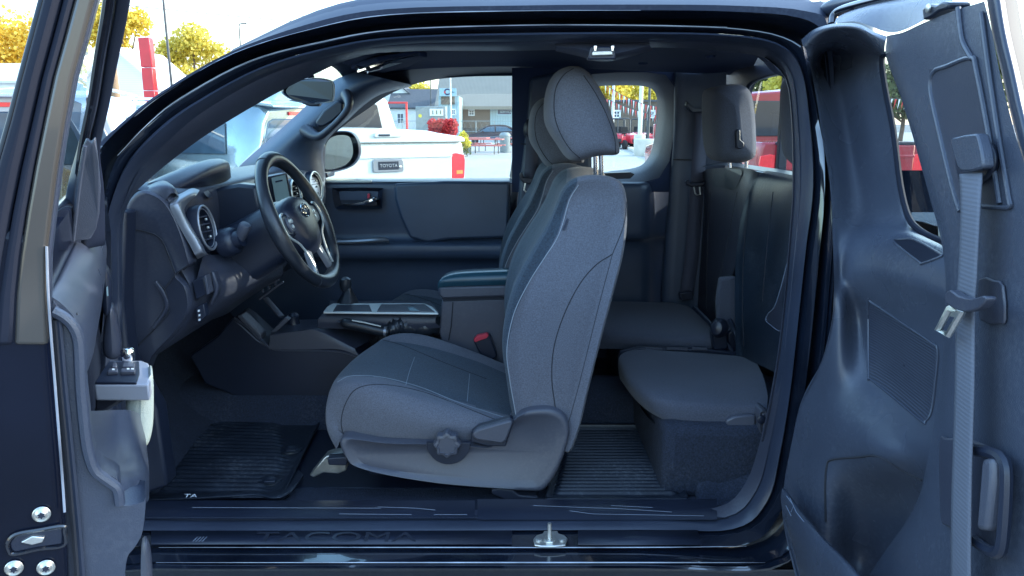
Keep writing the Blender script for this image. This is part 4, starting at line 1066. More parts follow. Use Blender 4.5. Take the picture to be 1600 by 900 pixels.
plate('cup_recess', [(589,486.2),(596,475.6),(663,475.4),(679,487)], zc+.008, M['plastic_dark'], CN)
tube('recess_lip', [PZ(x, y, zc+.009) for x, y in ((589,486.2),(596,475.6),(663,475.4),(679,487))], .0012, M['silver'], CN, seg=5, closed=True)
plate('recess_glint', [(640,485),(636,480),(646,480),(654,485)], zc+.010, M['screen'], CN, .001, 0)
bt = P(544,482,2.58)
lathe('shifter_boot', bt, (.06, 0, 1), [(.055, -.01), (.052, .006), (.040, .022), (.034, .034), (.025, .048), (.018, .06), (.012, .075)], M['leather'], CN, seg=30, gear=6, gdep=.06, su=.9)
tube('shift_lever', [bt+Vector((.0, 0, .05)), bt+Vector((0, 0, .06)), bt+Vector((-.005, 0, .07))], .010, M['plastic_dark'], CN, seg=10)
lathe('shift_knob', bt+Vector((-.005, 0, .06)), (0, 0, 1), [(.012, 0), (.018, .012), (.021, .03), (.019, .045), (.008, .052)], M['leather'], CN, seg=18)
lathe('boot_collar', bt+Vector((0, 0, .05)), (0, 0, 1), [(.018, 0), (.02, .004), (.016, .012)], M['plastic_dark'], CN, seg=16)
# hand brake with leather boot
hb_ = [P(532,503,2.43), P(537,504,2.43), P(545,506,2.43), P(565,510,2.43), P(585,515,2.43), P(600,518,2.43), P(607,519,2.43)]
tube('hand_brake', hb_, [.006, .015, .018, .018, .018, .018, .014], M['leather'], CN, seg=14, smoothn=3)
tube('brake_button', [P(527,503,2.43), P(534,504,2.43)], .0055, M['plastic_dark'], CN, seg=10)
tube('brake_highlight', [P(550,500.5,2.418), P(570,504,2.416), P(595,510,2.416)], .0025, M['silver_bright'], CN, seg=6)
lathe('brake_collar', P(602,518,2.43), (.97, 0, -.12), [(.014, -.006), (.018, -.004), (.018, .004), (.014, .006)], M['silver'], CN, seg=16)
bo = [P(605,518,2.44), P(617,512,2.46), P(632,510,2.48), P(648,512,2.49), P(664,512,2.49), P(680,508,2.50), P(690,500,2.52)]
v_, f_ = tube_vf(bo, [.016, .03, .034, .030, .036, .03, .02], 18, 5)
v_ = [q+Vector((0, 0, 1)) *.006*math.sin(i*.9)+Vector((1, 0, 0))*.004*math.sin(i*.37) for i, q in enumerate(v_)]
mk('brake_boot', v_, f_, M['leather'], CN, smooth=70)
# armrest box
pp('armrest_base', [(690,470),(800,466),(830,470),(840,600),(745,560),(690,535),(686,520)], 2.465, 2.62, M['plastic_grey'], CN, bevel=.006)
pp('box_seam', [(707,472),(708.5,472),(706,510),(702,532),(700,532),(704,510)], 2.4625, 2.47, M['seam'], CN, bevel=0)
pp('box_gap', [(692,466),(800,463),(800,467.5),(692,470.5)], 2.462, 2.60, M['seam'], CN, bevel=0)
pp('armrest_lower', [(685,448),(800,445),(830,445),(830,463),(800,464),(692,467.5),(685,462)], 2.455, 2.63, M['plastic_grey'], CN, bevel=.008)
rows = rows_px([[(684,452,2.46),(690,449,2.455),(720,447,2.455),(800,445,2.455),(830,445,2.455)],[(684,444,2.455),(690,440,2.447),(720,438,2.447),(800,436,2.447),(830,436,2.447)],[(686,438,2.47),(694,432,2.465),(722,427,2.465),(800,424,2.465),(830,424,2.465)],[(692,432,2.53),(700,426,2.53),(726,422,2.53),(800,419,2.53),(830,419,2.53)],[(698,430,2.62),(705,426,2.62),(730,423,2.62),(800,420,2.62),(830,420,2.62)],[(698,440,2.64),(705,440,2.64),(730,440,2.64),(800,440,2.64),(830,440,2.64)]])
patch('armrest_lid', rows, M['armrest_vinyl'], CN, nu=4, nv=4, smooth=80)

# ================================================================== mirror, visor, small bits under the roof
RM = empty('rearview_mirror', (0, 0, 0), T)
mo = [(446,135),(456,127),(490,121.5),(516,125),(523,133),(522,155),(516,160),(492,162),(462,158),(446,150),(441,142)]
ring = cat([(a, b, 0) for a, b in mo], 4, True)
def mring(sc, Y, dx=0):
    cx, cy = 486, 142
    return [P(cx+(q[0]-cx)*sc+dx, cy+(q[1]-cy)*sc, Y+.0020*(q[0]-486)*-1) for q in ring]
rings = [mring(.90, 2.385), mring(.97, 2.38), mring(1.0, 2.39), mring(1.0, 2.41), mring(.9, 2.44, -6), mring(.55, 2.46, -8)]
m = len(ring)
mk('mirror_shell', [q for r in rings for q in r], grid_faces(len(rings), m, True)+[tuple((len(rings)-1)*m+k for k in range(m))], M['plastic_dark'], RM, smooth=60)
mk('mirror_pane', mring(.91, 2.383), [tuple(range(m))], M['mirror_dim'], RM, smooth=0)
pp('mirror_control', [(470,157),(486,160),(500,160),(498,166),(484,166),(472,162)], 2.37, 2.40, M['plastic_dark'], RM, bevel=.003)
tube('mirror_stem', [P(486,140,2.44), P(478,132,2.47), P(486,118,2.5)], .012, M['plastic_dark'], RM, seg=8, smoothn=3)
SV = empty('sun_visor', (0, 0, 0), T)
vz = [(548,108,2.98),(590,96,2.72),(655,86,2.68),(668,90,2.70),(640,104,2.98),(600,115,3.0)]
prism('visor_board', [P(*q) for q in vz], (0, 0, .018), M['headliner'], SV, .005)
plq = [(583,102,2.86),(622,93,2.80),(632,97,2.84),(594,109,2.92)]
mk('visor_label', [P(x, y, Y-.06) for x, y, Y in plq], [(0, 1, 2, 3)], M['label'], SV, smooth=0)
for a, b, w in (((560,112,2.6),(600,98,2.55),.006), ((575,110,2.6),(628,90,2.55),.004), ((596,96,2.55),(655,84,2.5),.005), ((556,104,2.6),(575,112,2.6),.007)):
    tube('visor_rail', [P(*a), P(*b)], w, M['chrome'], SV, seg=6)
pp('visor_clip', [(570,106),(590,99),(597,103),(592,108),(575,112)], 2.57, 2.6, M['plastic_dark'], SV, bevel=.003)
# ================================================================== near front door (open, seen along its inner face)
FD = empty('front_door', (0, 0, 0), T)
ph = R(64); FH = Vector((-.95, 1.70, 0))
fd = Vector((math.cos(ph), -math.sin(ph), 0)); fn = Vector((math.sin(ph), math.cos(ph), 0))   # along the door, inward
def PE(px, py, u=1.05): return PN(px, py, FH, fd, u)
def PW(px, py, w): return PN(px, py, FH, fn, w)
def FL(u, w, z): return FH+fd*u+fn*w+Vector((0, 0, z))
def door_block(name, px, u, depth, mat, rnd=.006, parent=None):
    q = [PE(x, y, u) for x, y in px]
    o = q[0]; c = [((p-o).dot(fn), p.z) for p in (Vector(t) for t in cat(q, 3, True))]
    zz = fd.dot(o-FH); V = []
    for s_, ins in ((.0, rnd*1.6), (rnd*.35, rnd*.5), (rnd, 0), (depth, 0), (depth+.01, rnd)):
        for w_, z_ in inset2(c, ins): V.append(FH+fd*(u-s_)+fn*(w_+(o-FH).dot(fn))+Vector((0, 0, z_)))
    m = len(c)
    return mk(name, V, grid_faces(5, m, True)+[tuple(range(m)), tuple(4*m+k for k in range(m))], mat, parent or FD, smooth=60)
# painted shell: closed end face swept to the hinge
endp = [(-120,300),(-40,340),(20,360),(62,366),(72,380),(74,470),(84,600),(96,740),(104,860),(108,960),(-160,960),(-170,500)]
q = [PE(x, y, 1.06) for x, y in endp]
shell = mk('door_shell', *prism_vf(q, -fd*1.0), M['paint_shut'], FD, bevel=.010, bseg=3)
# thin bright tube drawn as the highlight along the shut face edge
tube('shell_glint', [PE(x, y, 1.064) for x, y in ((73,385),(76,470),(86,600),(97,740),(101,800))], .0014, M['edge_glint'], shell, seg=6, smoothn=4)
# latch and its screws
lt = [(12,848),(24,835),(60,828),(98,822),(101,830),(100,852),(60,858),(22,866),(14,860)]
prism('latch_recess', [PE(x, y, 1.062) for x, y in lt], -fd*.01, M['plastic_dark'], shell, .003)
tube('latch_rim', [PE(x, y, 1.064) for x, y in cat([(a, b, 0) for a, b in lt], 4, True) for x, y in [(x, y)]] if False else [PE(c[0], c[1], 1.063) for c in cat([(a, b, 0) for a, b in lt], 4, True)], .0022, M['paint_clean'], shell, seg=6, closed=True)
prism('latch_claw', [PE(x, y, 1.066) for x, y in ((32,848),(50,838),(70,840),(66,848),(50,852))], -fd*.006, M['steel'], shell, .001)
for x, y in ((65, 803), (22, 887), (72, 886)):
    c = PE(x, y, 1.062)
    sc = lathe('door_screw', c, fd, [(.0085, 0), (.0088, .0015), (.0078, .0025), (.0072, .0016), (.005, .003), (.0035, .0045)], M['steel'], shell, seg=22)
    lathe('screw_socket', c+fd*.0042, fd, [(.0032, 0), (.0032, .0008)], M['plastic_dark'], sc, seg=12, gear=6, gdep=.25)
# trim panel swept along the door
tp = [(80,478),(95,486),(112,500),(124,520),(131,545),(133,600),(138,650),(142,694),(148,718),(160,735),(182,748),(187,760),(190,787),(206,789),(224,784),(228,778),(223,830),(210,856),(199,871),(194,910),(190,960),(112,960),(104,860),(96,740),(84,600)]
q = [PE(x, y, 1.035) for x, y in tp]
V = []
sec = [(0, 0), (.012, 0), (.045, 0), (.05, -.006)]
base = cat([PE(x, y, 1.035) for x, y in tp], 3, True); m = len(base)
for s, ww in sec: V += [Vector(b)-fd*s+fn*ww for b in base]
trim = mk('door_trim', V, grid_faces(len(sec), m, True)+[tuple(range(m)), tuple((len(sec)-1)*m+k for k in range(m))], M['door_plastic'], FD, smooth=45, bevel=.004, bang=50)
tp2 = [(70,478),(95,490),(112,505),(124,525),(129,550),(131,600),(134,650),(138,694),(142,718),(146,760),(150,830),(152,960),(100,960),(90,740),(76,600)]
b2_ = cat([PE(x, y, 1.035) for x, y in tp2], 3, True); V = []
for s_, ww in ((.08, -.03), (.12, -.045), (.16, -.05), (.50, -.05), (.92, -.05)): V += [Vector(b)-fd*s_+fn*ww for b in b2_]
m = len(b2_)
mk('inner_panel', V, grid_faces(5, m, True)+[tuple(range(m)), tuple(4*m+k for k in range(m))], M['door_plastic'], FD, smooth=45)
tube('trim_edge', [PE(x, y, 1.041) for x, y in ((82,486),(100,496),(115,512),(123,538),(126,600),(131,660),(137,704),(148,735),(166,750),(183,764),(187,788))], .006, M['door_plastic'], trim, seg=8, smoothn=4)
tube('end_groove', [PE(x, y, 1.040) for x, y in ((86,500),(94,600),(106,720),(118,860),(124,950))], .003, M['seam'], trim, seg=6, smoothn=4)
tube('end_groove', [PE(x, y, 1.040) for x, y in ((92,500),(101,600),(113,720),(126,860),(132,950))], .003, M['rubber'], trim, seg=6, smoothn=4)
# belt-line pad: rounded ledge below the glass, swept along the door
pdp = [(60,476),(66,464),(74,461),(86,467),(99,477),(113,492),(124,512),(131,538),(133,565),(130,586),(118,598),(96,602),(70,560)]
pb0 = cat([PE(x, y, 1.030) for x, y in pdp], 4, True); V = []
for s_, kz in ((0, 0), (.02, .004), (.08, .006), (.30, .006), (.60, .004), (.78, 0), (.84, -.02)): V += [Vector(b)-fd*s_+fn*kz for b in pb0]
m = len(pb0)
mk('belt_pad', V, grid_faces(7, m, True)+[tuple(range(m)), tuple(6*m+k for k in range(m))], M['door_plastic'], FD, smooth=50)
tube('pad_seam', [PE(x, y, 1.02)-fd*s_+fn*.004 for s_ in (.0,) for x, y in ((113,492),(113,492))]+[PE(113,491,1.02)-fd*.7+fn*.004], .0012, M['seam'], FD, seg=5)
# pull bezel with the inside handle at the far end of the pad
door_block('handle_pod', [(155,425),(162,418),(170,428),(175,450),(174,478),(168,494),(161,490),(157,465)], .42, .05, M['plastic_dark'], .008)
prism('handle_icon', [PE(x, y, .4225) for x, y in ((166,449),(168.5,447),(169.5,462),(167,463))], -fd*.001, M['screen'], FD, 0)
door_block('lower_pod', [(165,492),(174,480),(183,500),(188,530),(190,552),(184,562),(168,562),(160,545)], .38, .05, M['plastic'], .010)
# switch panel on the armrest
def YB(px, py, z, ): return PZ(px, py, z)
za = P(190,580,1.15).z
top = [(147,600),(152,582),(170,562),(224,563),(233,568),(240,590),(236,606),(231,616),(147,615)]
arm = prism('armrest_block', [PZ(x, y, za) for x, y in ((147,600),(170,563),(222,563),(232,567),(238,582),(232,601),(147,601))], (0, 0, -.026), M['panel_silver'], FD, .006, bseg=3)
sw = prism('switch_plate', [PZ(x, y, za+.0035) for x, y in ((148,597),(170,564),(217,564),(218,582),(213,597))], (0, 0, -.006), M['plastic_dark'], FD, .0015)
for px in ([(174,573),(183,572),(182,566),(176,566)], [(190,573),(210,572),(210,566),(192,566)], [(167,581),(184,580),(184,575),(170,575)], [(188,581),(211,580),(211,575),(189,575)]):
    prism('window_switch', [PZ(x, y, za+.009) for x, y in px], (0, 0, -.006), M['plastic_grey'], FD, .0015)
for x, y in ((175,578),(198,577),(205,577)): prism('switch_mark', [PZ(a, b, za+.0095) for a, b in ((x,y),(x+4,y),(x+4,y-2),(x,y-2))], (0, 0, -.0008), M['white'], FD, 0)
lathe('lock_knob', PZ(201,562,za), (0, 0, 1), [(.010, 0), (.011, .008), (.011, .016), (.008, .02), (.002, .021)], M['chrome'], FD, seg=18)
# grab cup: arm rest end with sunlight put into its pale colour, and the blue pull pocket
door_block('armrest_end', [(197,636),(207,617),(226,602),(236,588),(240,600),(240,655),(236,685),(229,700),(222,690),(212,668),(199,652)], .70, .06, M['plastic_sunlit'], .010)
pp('armrest_gap', [(147,617),(195,619),(185,632),(165,643),(147,643)], 1.12, 1.2, M['plastic'], FD, bevel=.005)
pc_ = [[(126,640,.82),(132,690,.81),(142,726,.80),(156,742,.80),(170,790,.80)],
       [(148,642,.90),(152,690,.88),(166,724,.86),(184,744,.835),(192,792,.815)],
       [(175,641,1.0),(180,690,.97),(196,724,.93),(207,746,.865),(212,792,.84)],
       [(203,641,1.05),(210,680,1.03),(220,716,1.0),(225,742,.92),(226,788,.88)],
       [(222,648,1.12),(227,680,1.11),(231,715,1.09),(233,742,1.0),(233,780,.95)]]
patch('pull_pocket', rows_px(pc_), M['door_plastic'], FD, nu=4, nv=4, smooth=80)
# green-lit lower edge near the floor
door_block('speaker_edge', [(221,868),(229,852),(236,872),(239,912),(238,960),(222,960)], .72, .03, M['plastic_grey'], .008)
# window frame: rear upright (near) in layers
def upright(name, left, right, u, th, mat, parent=FD, bevel=.004):
    pts = [PE(x, y, u) for x, y in left]+[PE(x, y, u) for x, y in reversed(right)]
    n = len(left)
    v = pts+[p-fd*th for p in pts]; k = len(pts)
    f = []
    for i in range(n-1):
        f.append((i, i+1, k-2-i, k-1-i)); f.append((k+i, k+k-1-i, k+k-2-i, k+i+1))
        f.append((i, k+i, k+i+1, i+1)); a = n+i; f.append((a, k+a, k+a+1, a+1))
    f += [(0, k-1, k+k-1, k), (n-1, k+n-1, k+n, n)]
    return mk(name, v, f, mat, parent, bevel=bevel, smooth=50)
ys = [-60, 0, 60, 120, 190, 260, 330, 400, 460, 540]
Lx = [72, 58, 42, 26, 8, -12, -30, -45, -60, -76]
def lay(name, a, b, u, th, mat, bevel=.004):
    A = [a(y, l) for y, l in zip(ys, Lx)]; B = [b(y, l) for y, l in zip(ys, Lx)]
    return upright(name, list(zip(A, ys)), list(zip(B, ys)), u, th, mat, FD, bevel)
inner = [172, 150, 134, 117, 104, 93, 84, 76, 75, 79]
inn = dict(zip(ys, inner))
lay('frame_upright', lambda y, l: l, lambda y, l: inn[y]-24, 1.05, .05, M['paint_shut'])
lay('frame_seal', lambda y, l: l+8, lambda y, l: l+(inn[y]-l)*.42, 1.064, .03, M['rubber_dark'], .010)
lay('frame_seal', lambda y, l: l+(inn[y]-l)*.44, lambda y, l: l+(inn[y]-l)*.62, 1.0635, .03, M['rubber_dark'], .006)
lay('frame_inner', lambda y, l: l+(inn[y]-l)*.63, lambda y, l: inn[y]-3, 1.063, .03, M['tan_reflection'], .004)  # tan strip drawn as the ground reflected in black paint
lay('glass_run', lambda y, l: inn[y]-5, lambda y, l: inn[y]+3, 1.05, .03, M['rubber'], .002)
# front upright along the windshield pillar, far end of the door
fu = [(98,392,1.13),(109,300,1.12),(124,232,1.12),(140,160,1.08),(150,90,1.04),(161,20,1.0),(170,-60,.95)]
fr = [(158,380,1.20),(157,300,1.17),(153,232,1.14),(166,160,1.10),(180,90,1.06),(195,20,1.02),(208,-60,.97)]
a = [P(*q) for q in fu]; b = [P(*q) for q in fr]
def frame_strip(name, t0, t1, dy, mat, th=.02, parent=FD):
    va = [p*(1-t0)+r*t0+Vector((0, dy, 0)) for p, r in zip(a, b)]; vb = [p*(1-t1)+r*t1+Vector((0, dy, 0)) for p, r in zip(a, b)]
    ca, cb = cat(va, 4), cat(vb, 4)
    ve = [Vector(q) for pr in zip(ca, cb) for q in pr]; n = len(ca)
    return mk(name, ve, [(2*i, 2*i+1, 2*i+3, 2*i+2) for i in range(n-1)], mat, parent, solid=th, solid_off=0, bevel=.004, smooth=50)
frame_strip('frame_post', 0, .36, 0, M['rubber'], .018)
frame_strip('frame_post', .42, 1.0, 0, M['plastic_dark'], .022)
tube('post_seal', [p*.6+r*.4+Vector((0, -.012, 0)) for p, r in zip(a, b)], .006, M['paint_clean'], FD, seg=8, smoothn=4)
# sail trim with mirror adjuster
sl = [(110,378,1.10),(114,330,1.09),(120,280,1.08),(128,232,1.07),(135,215,1.07),(143,221,1.07),(149,213,1.07),(153,250,1.08),(157,292,1.10),(155,335,1.12),(150,358,1.13),(141,374,1.12)]
prism('mirror_sail', [P(*q) for q in sl], (-.010, .02, 0), M['door_plastic'], FD, .006)
tube('sail_ridge', [P(x, y, Y-.008) for x, y, Y in ((114,376,1.10),(119,330,1.09),(125,280,1.08),(133,228,1.07))], .003, M['plastic_mid'], FD, seg=8, smoothn=4)
# door glass
gp = [(78,372,.95),(100,360,1.2),(120,345,1.44),(126,290,1.38),(133,225,1.29),(145,150,1.18),(155,80,1.08),(168,-20,.99),(172,-60,.95),(170,-60,.72),(150,0,.72),(117,120,.72),(90,270,.74),(74,400,.78)]
# planar pane a little outside the trim plane
def FP(u, z, lean=0): return FH+fd*u+fn*(-.02+lean)+Vector((0, 0, z))
mk('window_glass', [FP(.14,1.28), FP(1.04,1.28), FP(1.04,1.74,.10), FP(.62,1.74,.10), FP(.35,1.5,.05)], [(0, 1, 2, 3, 4)], M['glass_clear'], FD, smooth=0)
# outer mirror of this door, seen through the glass
puff('door_mirror', [(96,330),(110,318),(118,330),(120,380),(112,420),(98,425),(90,390)], 1.62, [(1.60, .02), (1.595, .004), (1.62, 0), (1.68, .01), (1.72, .05)], M['paint_clean'], FD, n=3)

# ================================================================== near rear door (opened to the rear)
ND = empty('rear_door', (0, 0, 0), T)
al = R(86); NH = Vector((.76, 1.72, 0))
nd = Vector((-math.cos(al), -math.sin(al), 0)); nn = Vector((-math.sin(al), math.cos(al), 0))
def PR(px, py, w): return PN(px, py, NH, nn, w)
def rp(rows): return [[PR(*q) for q in r] for r in rows]
rows = [
 [(1300,45,.02),(1300,40,.08),(1302,37,.13),(1325,35,.13),(1348,40,.13),(1370,52,.13),(1386,57,.13)][:0] or
 [(1252,62,.135),(1272,46,.135),(1302,37,.135),(1339,37,.135),(1367,50,.13),(1386,57,.13)],
 [(1255,72,.14),(1276,53,.142),(1302,44,.142),(1337,44,.142),(1363,56,.138),(1383,68,.132)],
 [(1262,82,.13),(1282,64,.125),(1303,54,.12),(1336,53,.12),(1360,66,.115),(1381,84,.11)],
 [(1268,112,.12),(1279,98,.07),(1302,88,.035),(1340,82,.02),(1364,84,.01),(1376,88,.0)],
 [(1275,150,.12),(1285,140,.08),(1310,135,.035),(1345,132,.015),(1370,132,.005),(1382,132,0)],
 [(1284,210,.12),(1294,207,.085),(1322,205,.035),(1360,205,.015),(1388,205,.003),(1396,205,0)],
 [(1296,290,.12),(1306,290,.09),(1332,290,.045),(1370,290,.015),(1398,290,.003),(1407,290,0)],
 [(1300,350,.12),(1311,350,.095),(1337,347,.055),(1378,348,.025),(1412,352,.008),(1424,355,0)],
 [(1302,395,.12),(1313,392,.10),(1337,385,.08),(1380,374,.062),(1425,372,.05),(1482,392,.045)],
 [(1303,430,.12),(1314,430,.10),(1333,424,.09),(1375,418,.08),(1430,430,.075),(1490,455,.075)],
 [(1303,455,.12),(1315,458,.105),(1335,455,.08),(1375,455,.07),(1430,470,.065),(1490,495,.065)],
 [(1300,500,.12),(1316,502,.105),(1342,498,.06),(1380,505,.05),(1430,525,.05),(1490,545,.05)],
 [(1284,564,.125),(1310,572,.11),(1346,575,.07),(1385,590,.052),(1435,620,.05),(1490,640,.05)],
 [(1262,605,.13),(1300,615,.115),(1346,620,.085),(1388,640,.068),(1438,665,.062),(1490,680,.06)],
 [(1248,640,.135),(1296,660,.12),(1342,665,.10),(1390,680,.08),(1435,700,.07),(1485,715,.065)],
 [(1236,696,.14),(1288,712,.122),(1335,712,.10),(1388,716,.085),(1432,732,.06),(1482,748,.06)],
 [(1226,750,.145),(1285,765,.125),(1335,768,.07),(1390,770,.035),(1432,780,.02),(1480,790,.02)],
 [(1222,800,.145),(1286,815,.12),(1338,825,.045),(1390,830,.005),(1432,835,.0),(1480,840,.0)],
 [(1235,870,.145),(1290,880,.11),(1340,885,.03),(1390,890,.0),(1432,895,.0),(1480,900,.0)],
 [(1255,940,.145),(1295,940,.11),(1345,940,.06),(1390,940,.05),(1432,940,.05),(1480,940,.05)]]
RV, RF = patch_vf(rp(rows), 4, 5)
rt = mk('door_trim', RV, RF, M['plastic_mid'], ND, smooth=80)
# outer back of the lip so the trim has thickness
patch('trim_edge', rp([[(1253,64,.135),(1262,112,.125),(1284,213,.12),(1297,290,.12),(1302,400,.12),(1303,480,.12),(1285,564,.125),(1249,640,.135),(1226,750,.145),(1222,800,.145),(1256,940,.145)],
                       [(1262,66,.09),(1272,112,.08),(1294,213,.08),(1307,290,.08),(1312,400,.08),(1313,480,.08),(1295,564,.08),(1262,640,.09),(1245,750,.09),(1242,800,.09),(1270,940,.09)]]), M['plastic_mid'], ND, nu=2, nv=4, smooth=80)
# pillar part of the trim
sil = [(1386,56),(1384,84),(1392,110),(1407,150),(1424,205),(1440,262),(1456,320),(1470,372),(1477,430),(1477,490),(1472,570),(1463,640),(1452,705),(1438,770),(1416,815),(1395,845),(1358,900),(1335,940)]
mid1 = [(1412,50),(1420,80),(1428,110),(1440,150),(1456,205),(1470,262),(1484,320),(1494,372),(1500,430),(1503,490),(1503,570),(1500,640),(1496,705),(1488,770),(1475,815),(1462,845),(1440,900),(1425,940)]
mid2 = [(1442,36),(1455,70),(1467,108),(1480,150),(1496,205),(1508,262),(1518,320),(1524,372),(1528,430),(1530,490),(1530,570),(1530,640),(1530,705),(1530,770),(1530,815),(1530,845),(1530,900),(1530,940)]
mid3 = [(1490,17),(1505,60),(1515,108),(1527,150),(1540,205),(1550,262),(1560,320),(1566,372),(1572,430),(1575,490),(1578,570),(1580,640),(1580,705),(1580,770),(1580,815),(1580,845),(1580,900),(1580,940)]
rgt = [(1538,2),(1550,50),(1561,108),(1571,150),(1585,205),(1602,262),(1612,320),(1620,372),(1626,430),(1630,490),(1636,570),(1640,640),(1642,705),(1642,770),(1642,815),(1642,845),(1642,900),(1642,940)]
def wr(l, w): return [(x, y, w) for x, y in l]
prow = [[(x+14, y+3, .03) for x, y in sil], [(x+3, y+1, .085) for x, y in sil], wr(sil, .105), [(x*.72+u*.28, y*.72+v*.28, .122) for (x, y), (u, v) in zip(sil, mid1)], wr(mid1, .126), wr(mid2, .128), wr(mid3, .128), wr(rgt, .126)]
PV, PF = patch_vf(rp(prow), 3, 4)
pil_ = mk('pillar_trim', PV, PF, M['plastic_mid'], ND, smooth=80)
# recess in the pillar with belt outlet
rec = [(1452,118),(1462,106),(1515,90),(1522,100),(1545,220),(1560,318),(1548,322),(1532,322),(1500,330),(1490,300),(1470,220)]
def on(name, px, w, mat, parent, th=.004, bevel=.002, cur=0):
    q = [PR(x, y, w) for x, y in px]
    if cur: q = [Vector(t) for t in cat(q, cur, True)]
    return prism(name, q, -nn*th, mat, parent, bevel)
on('pillar_recess', rec, .1300, M['plastic'], ND, .003, .001, 3)
tube('recess_ridge', [PR(x, y, .130) for x, y in ((1500,330),(1488,290),(1470,215),(1454,140),(1460,112),(1480,103),(1517,90),(1526,110),(1546,215),(1562,318))], .0034, M['plastic_mid'], ND, seg=8, smoothn=5)
tube('recess_ridge', [PR(x, y, .130) for x, y in ((1497,12),(1503,60),(1513,82),(1519,92))], .0036, M['plastic_mid'], ND, seg=8, smoothn=4)
tube('recess_ridge', [PR(x, y, .1295) for x, y in ((1535,322),(1562,324),(1578,322),(1576,305),(1560,210),(1545,110),(1533,20))], .0032, M['plastic_mid'], ND, seg=8, smoothn=5)
# belt outlet, webbing, tongue
NB = empty('seat_belt', (0, 0, 0), T)
on('belt_outlet', [(1492,235),(1530,222),(1545,228),(1551,246),(1547,268),(1532,284),(1505,292),(1494,275)], .137, M['plastic_dark'], NB, .01, .004, 3)
on('belt_cover', [(1485,222),(1492,214),(1520,209),(1528,214),(1536,255),(1530,264),(1508,268),(1496,262)], .158, M['plastic_mid'], NB, .014, .006, 2)
wl = [[(1500,272,.150),(1502,330,.158),(1498,430,.160),(1495,480,.160),(1493,600,.162),(1490,700,.163),(1487,800,.163),(1486,940,.163)],
      [(1535,270,.150),(1531,330,.158),(1526,430,.160),(1523,480,.160),(1522,600,.162),(1519,700,.163),(1517,800,.163),(1516,940,.163)]]
vw, fw_ = patch_vf(rp([wl[0], [((x+u)/2, (y+v)/2, w+.001) for (x, y, w), (u, v, _) in zip(*wl)], wl[1]]), 3, 6)
mk('webbing', vw, fw_, M['webbing'], NB, solid=.002, smooth=70)
on('belt_tongue_grip', [(1476,460),(1484,453),(1496,462),(1518,467),(1534,462),(1541,467),(1528,482),(1508,487),(1488,482),(1477,472)], .178, M['plastic'], NB, .012, .004, 2)
tq = [(1484,482),(1503,488),(1482,523),(1466,516)]
tube('belt_tongue', [PR(x, y, .18) for x, y in tq], .0042, M['steel'], NB, seg=6, closed=True)
on('tongue_plate', [(1489,482),(1504,487),(1499,498),(1483,494)], .180, M['steel'], NB, .002, .0005)
on('belt_wear_plate', [(1528,436),(1552,438),(1566,446),(1569,500),(1560,506),(1530,500)], .133, M['plastic'], ND, .004, .004, 2)
# speaker grille, slot, pocket
gr = [(1357,476),(1362,473),(1400,498),(1456,536),(1465,546),(1464,575),(1456,640),(1446,658),(1440,658),(1390,616),(1360,592),(1357,585)]
def onS(name, px, mat, lift=.002, th=0):
    from mathutils.bvhtree import BVHTree
    bvh = BVHTree.FromPolygons([tuple(q) for q in RV], RF)
    base = [(c[0], c[1]) for c in cat([(a_, b_, 0) for a_, b_ in px], 4, True)]
    cx, cy = sum(c[0] for c in base)/len(base), sum(c[1] for c in base)/len(base)
    V = []
    for sc in (1, .8, .6, .4, .2, .02):
        for x, y in base:
            d = ray(cx+(x-cx)*sc, cy+(y-cy)*sc).normalized(); h = bvh.ray_cast(CAM, d)
            V.append(h[0]-d*lift)
    m = len(base)
    return V, grid_faces(6, m, True), V[:m]
m_g = pmat('speaker_mesh', (.035,.043,.07), .6, vary=.05)
add_ribs(m_g, 'Z', 66, .001, .5, .5)
v_, f_, q = onS('speaker', gr, None, .003)
gril = mk('speaker_grille', v_, f_, m_g, ND, smooth=80)
tube('grille_rim', q, .0022, M['plastic_mid'], gril, seg=6, closed=True)
sq = [(1397,378),(1410,374),(1430,375),(1468,396),(1469,401),(1442,411),(1435,409)]
v_, f_, q = onS('slot', sq, None, .003)
slot = mk('cup_slot', v_, f_, M['rubber_dark'], ND, smooth=80)  # flat dark sheet, shade of the open slot put into its colour
tube('slot_rim', q, .0022, M['plastic_mid'], slot, seg=6, closed=True)
for px in ([(1290,815),(1289,760),(1292,728),(1300,718),(1340,714),(1372,713),(1410,735),(1440,750)],):
    qq = proj(px, RV, RF, .001)
    tube('pocket_seam', qq, .0022, M['seam'], rt, seg=5)
# pocket front flap in front of the lower trim
fl_ = [[(1222,765,.175),(1250,805,.19),(1285,850,.20),(1325,890,.21),(1360,935,.21)],
       [(1226,762,.16),(1254,800,.17),(1290,842,.18),(1330,882,.185),(1366,925,.185)]]
fl2 = [[(1224,790,.178),(1248,840,.19),(1270,890,.2),(1300,930,.21),(1330,960,.21)]]
patch('map_pocket', rp([fl_[1], fl_[0], [(1221,790,.176),(1240,840,.19),(1262,890,.2),(1290,930,.21),(1320,970,.21)], [(1240,860,.16),(1250,900,.17),(1265,940,.18),(1280,960,.19),(1300,990,.2)]]), M['plastic_mid'], ND, nu=3, nv=4, smooth=70)
for px in ([(1229,775),(1240,790),(1236,800)], [(1228,790),(1236,806)], [(1234,778),(1244,800),(1256,815)]):
    tube('scuff', [PR(x, y, .20) for x, y in px], .0008, M['faint'], rt, seg=4)
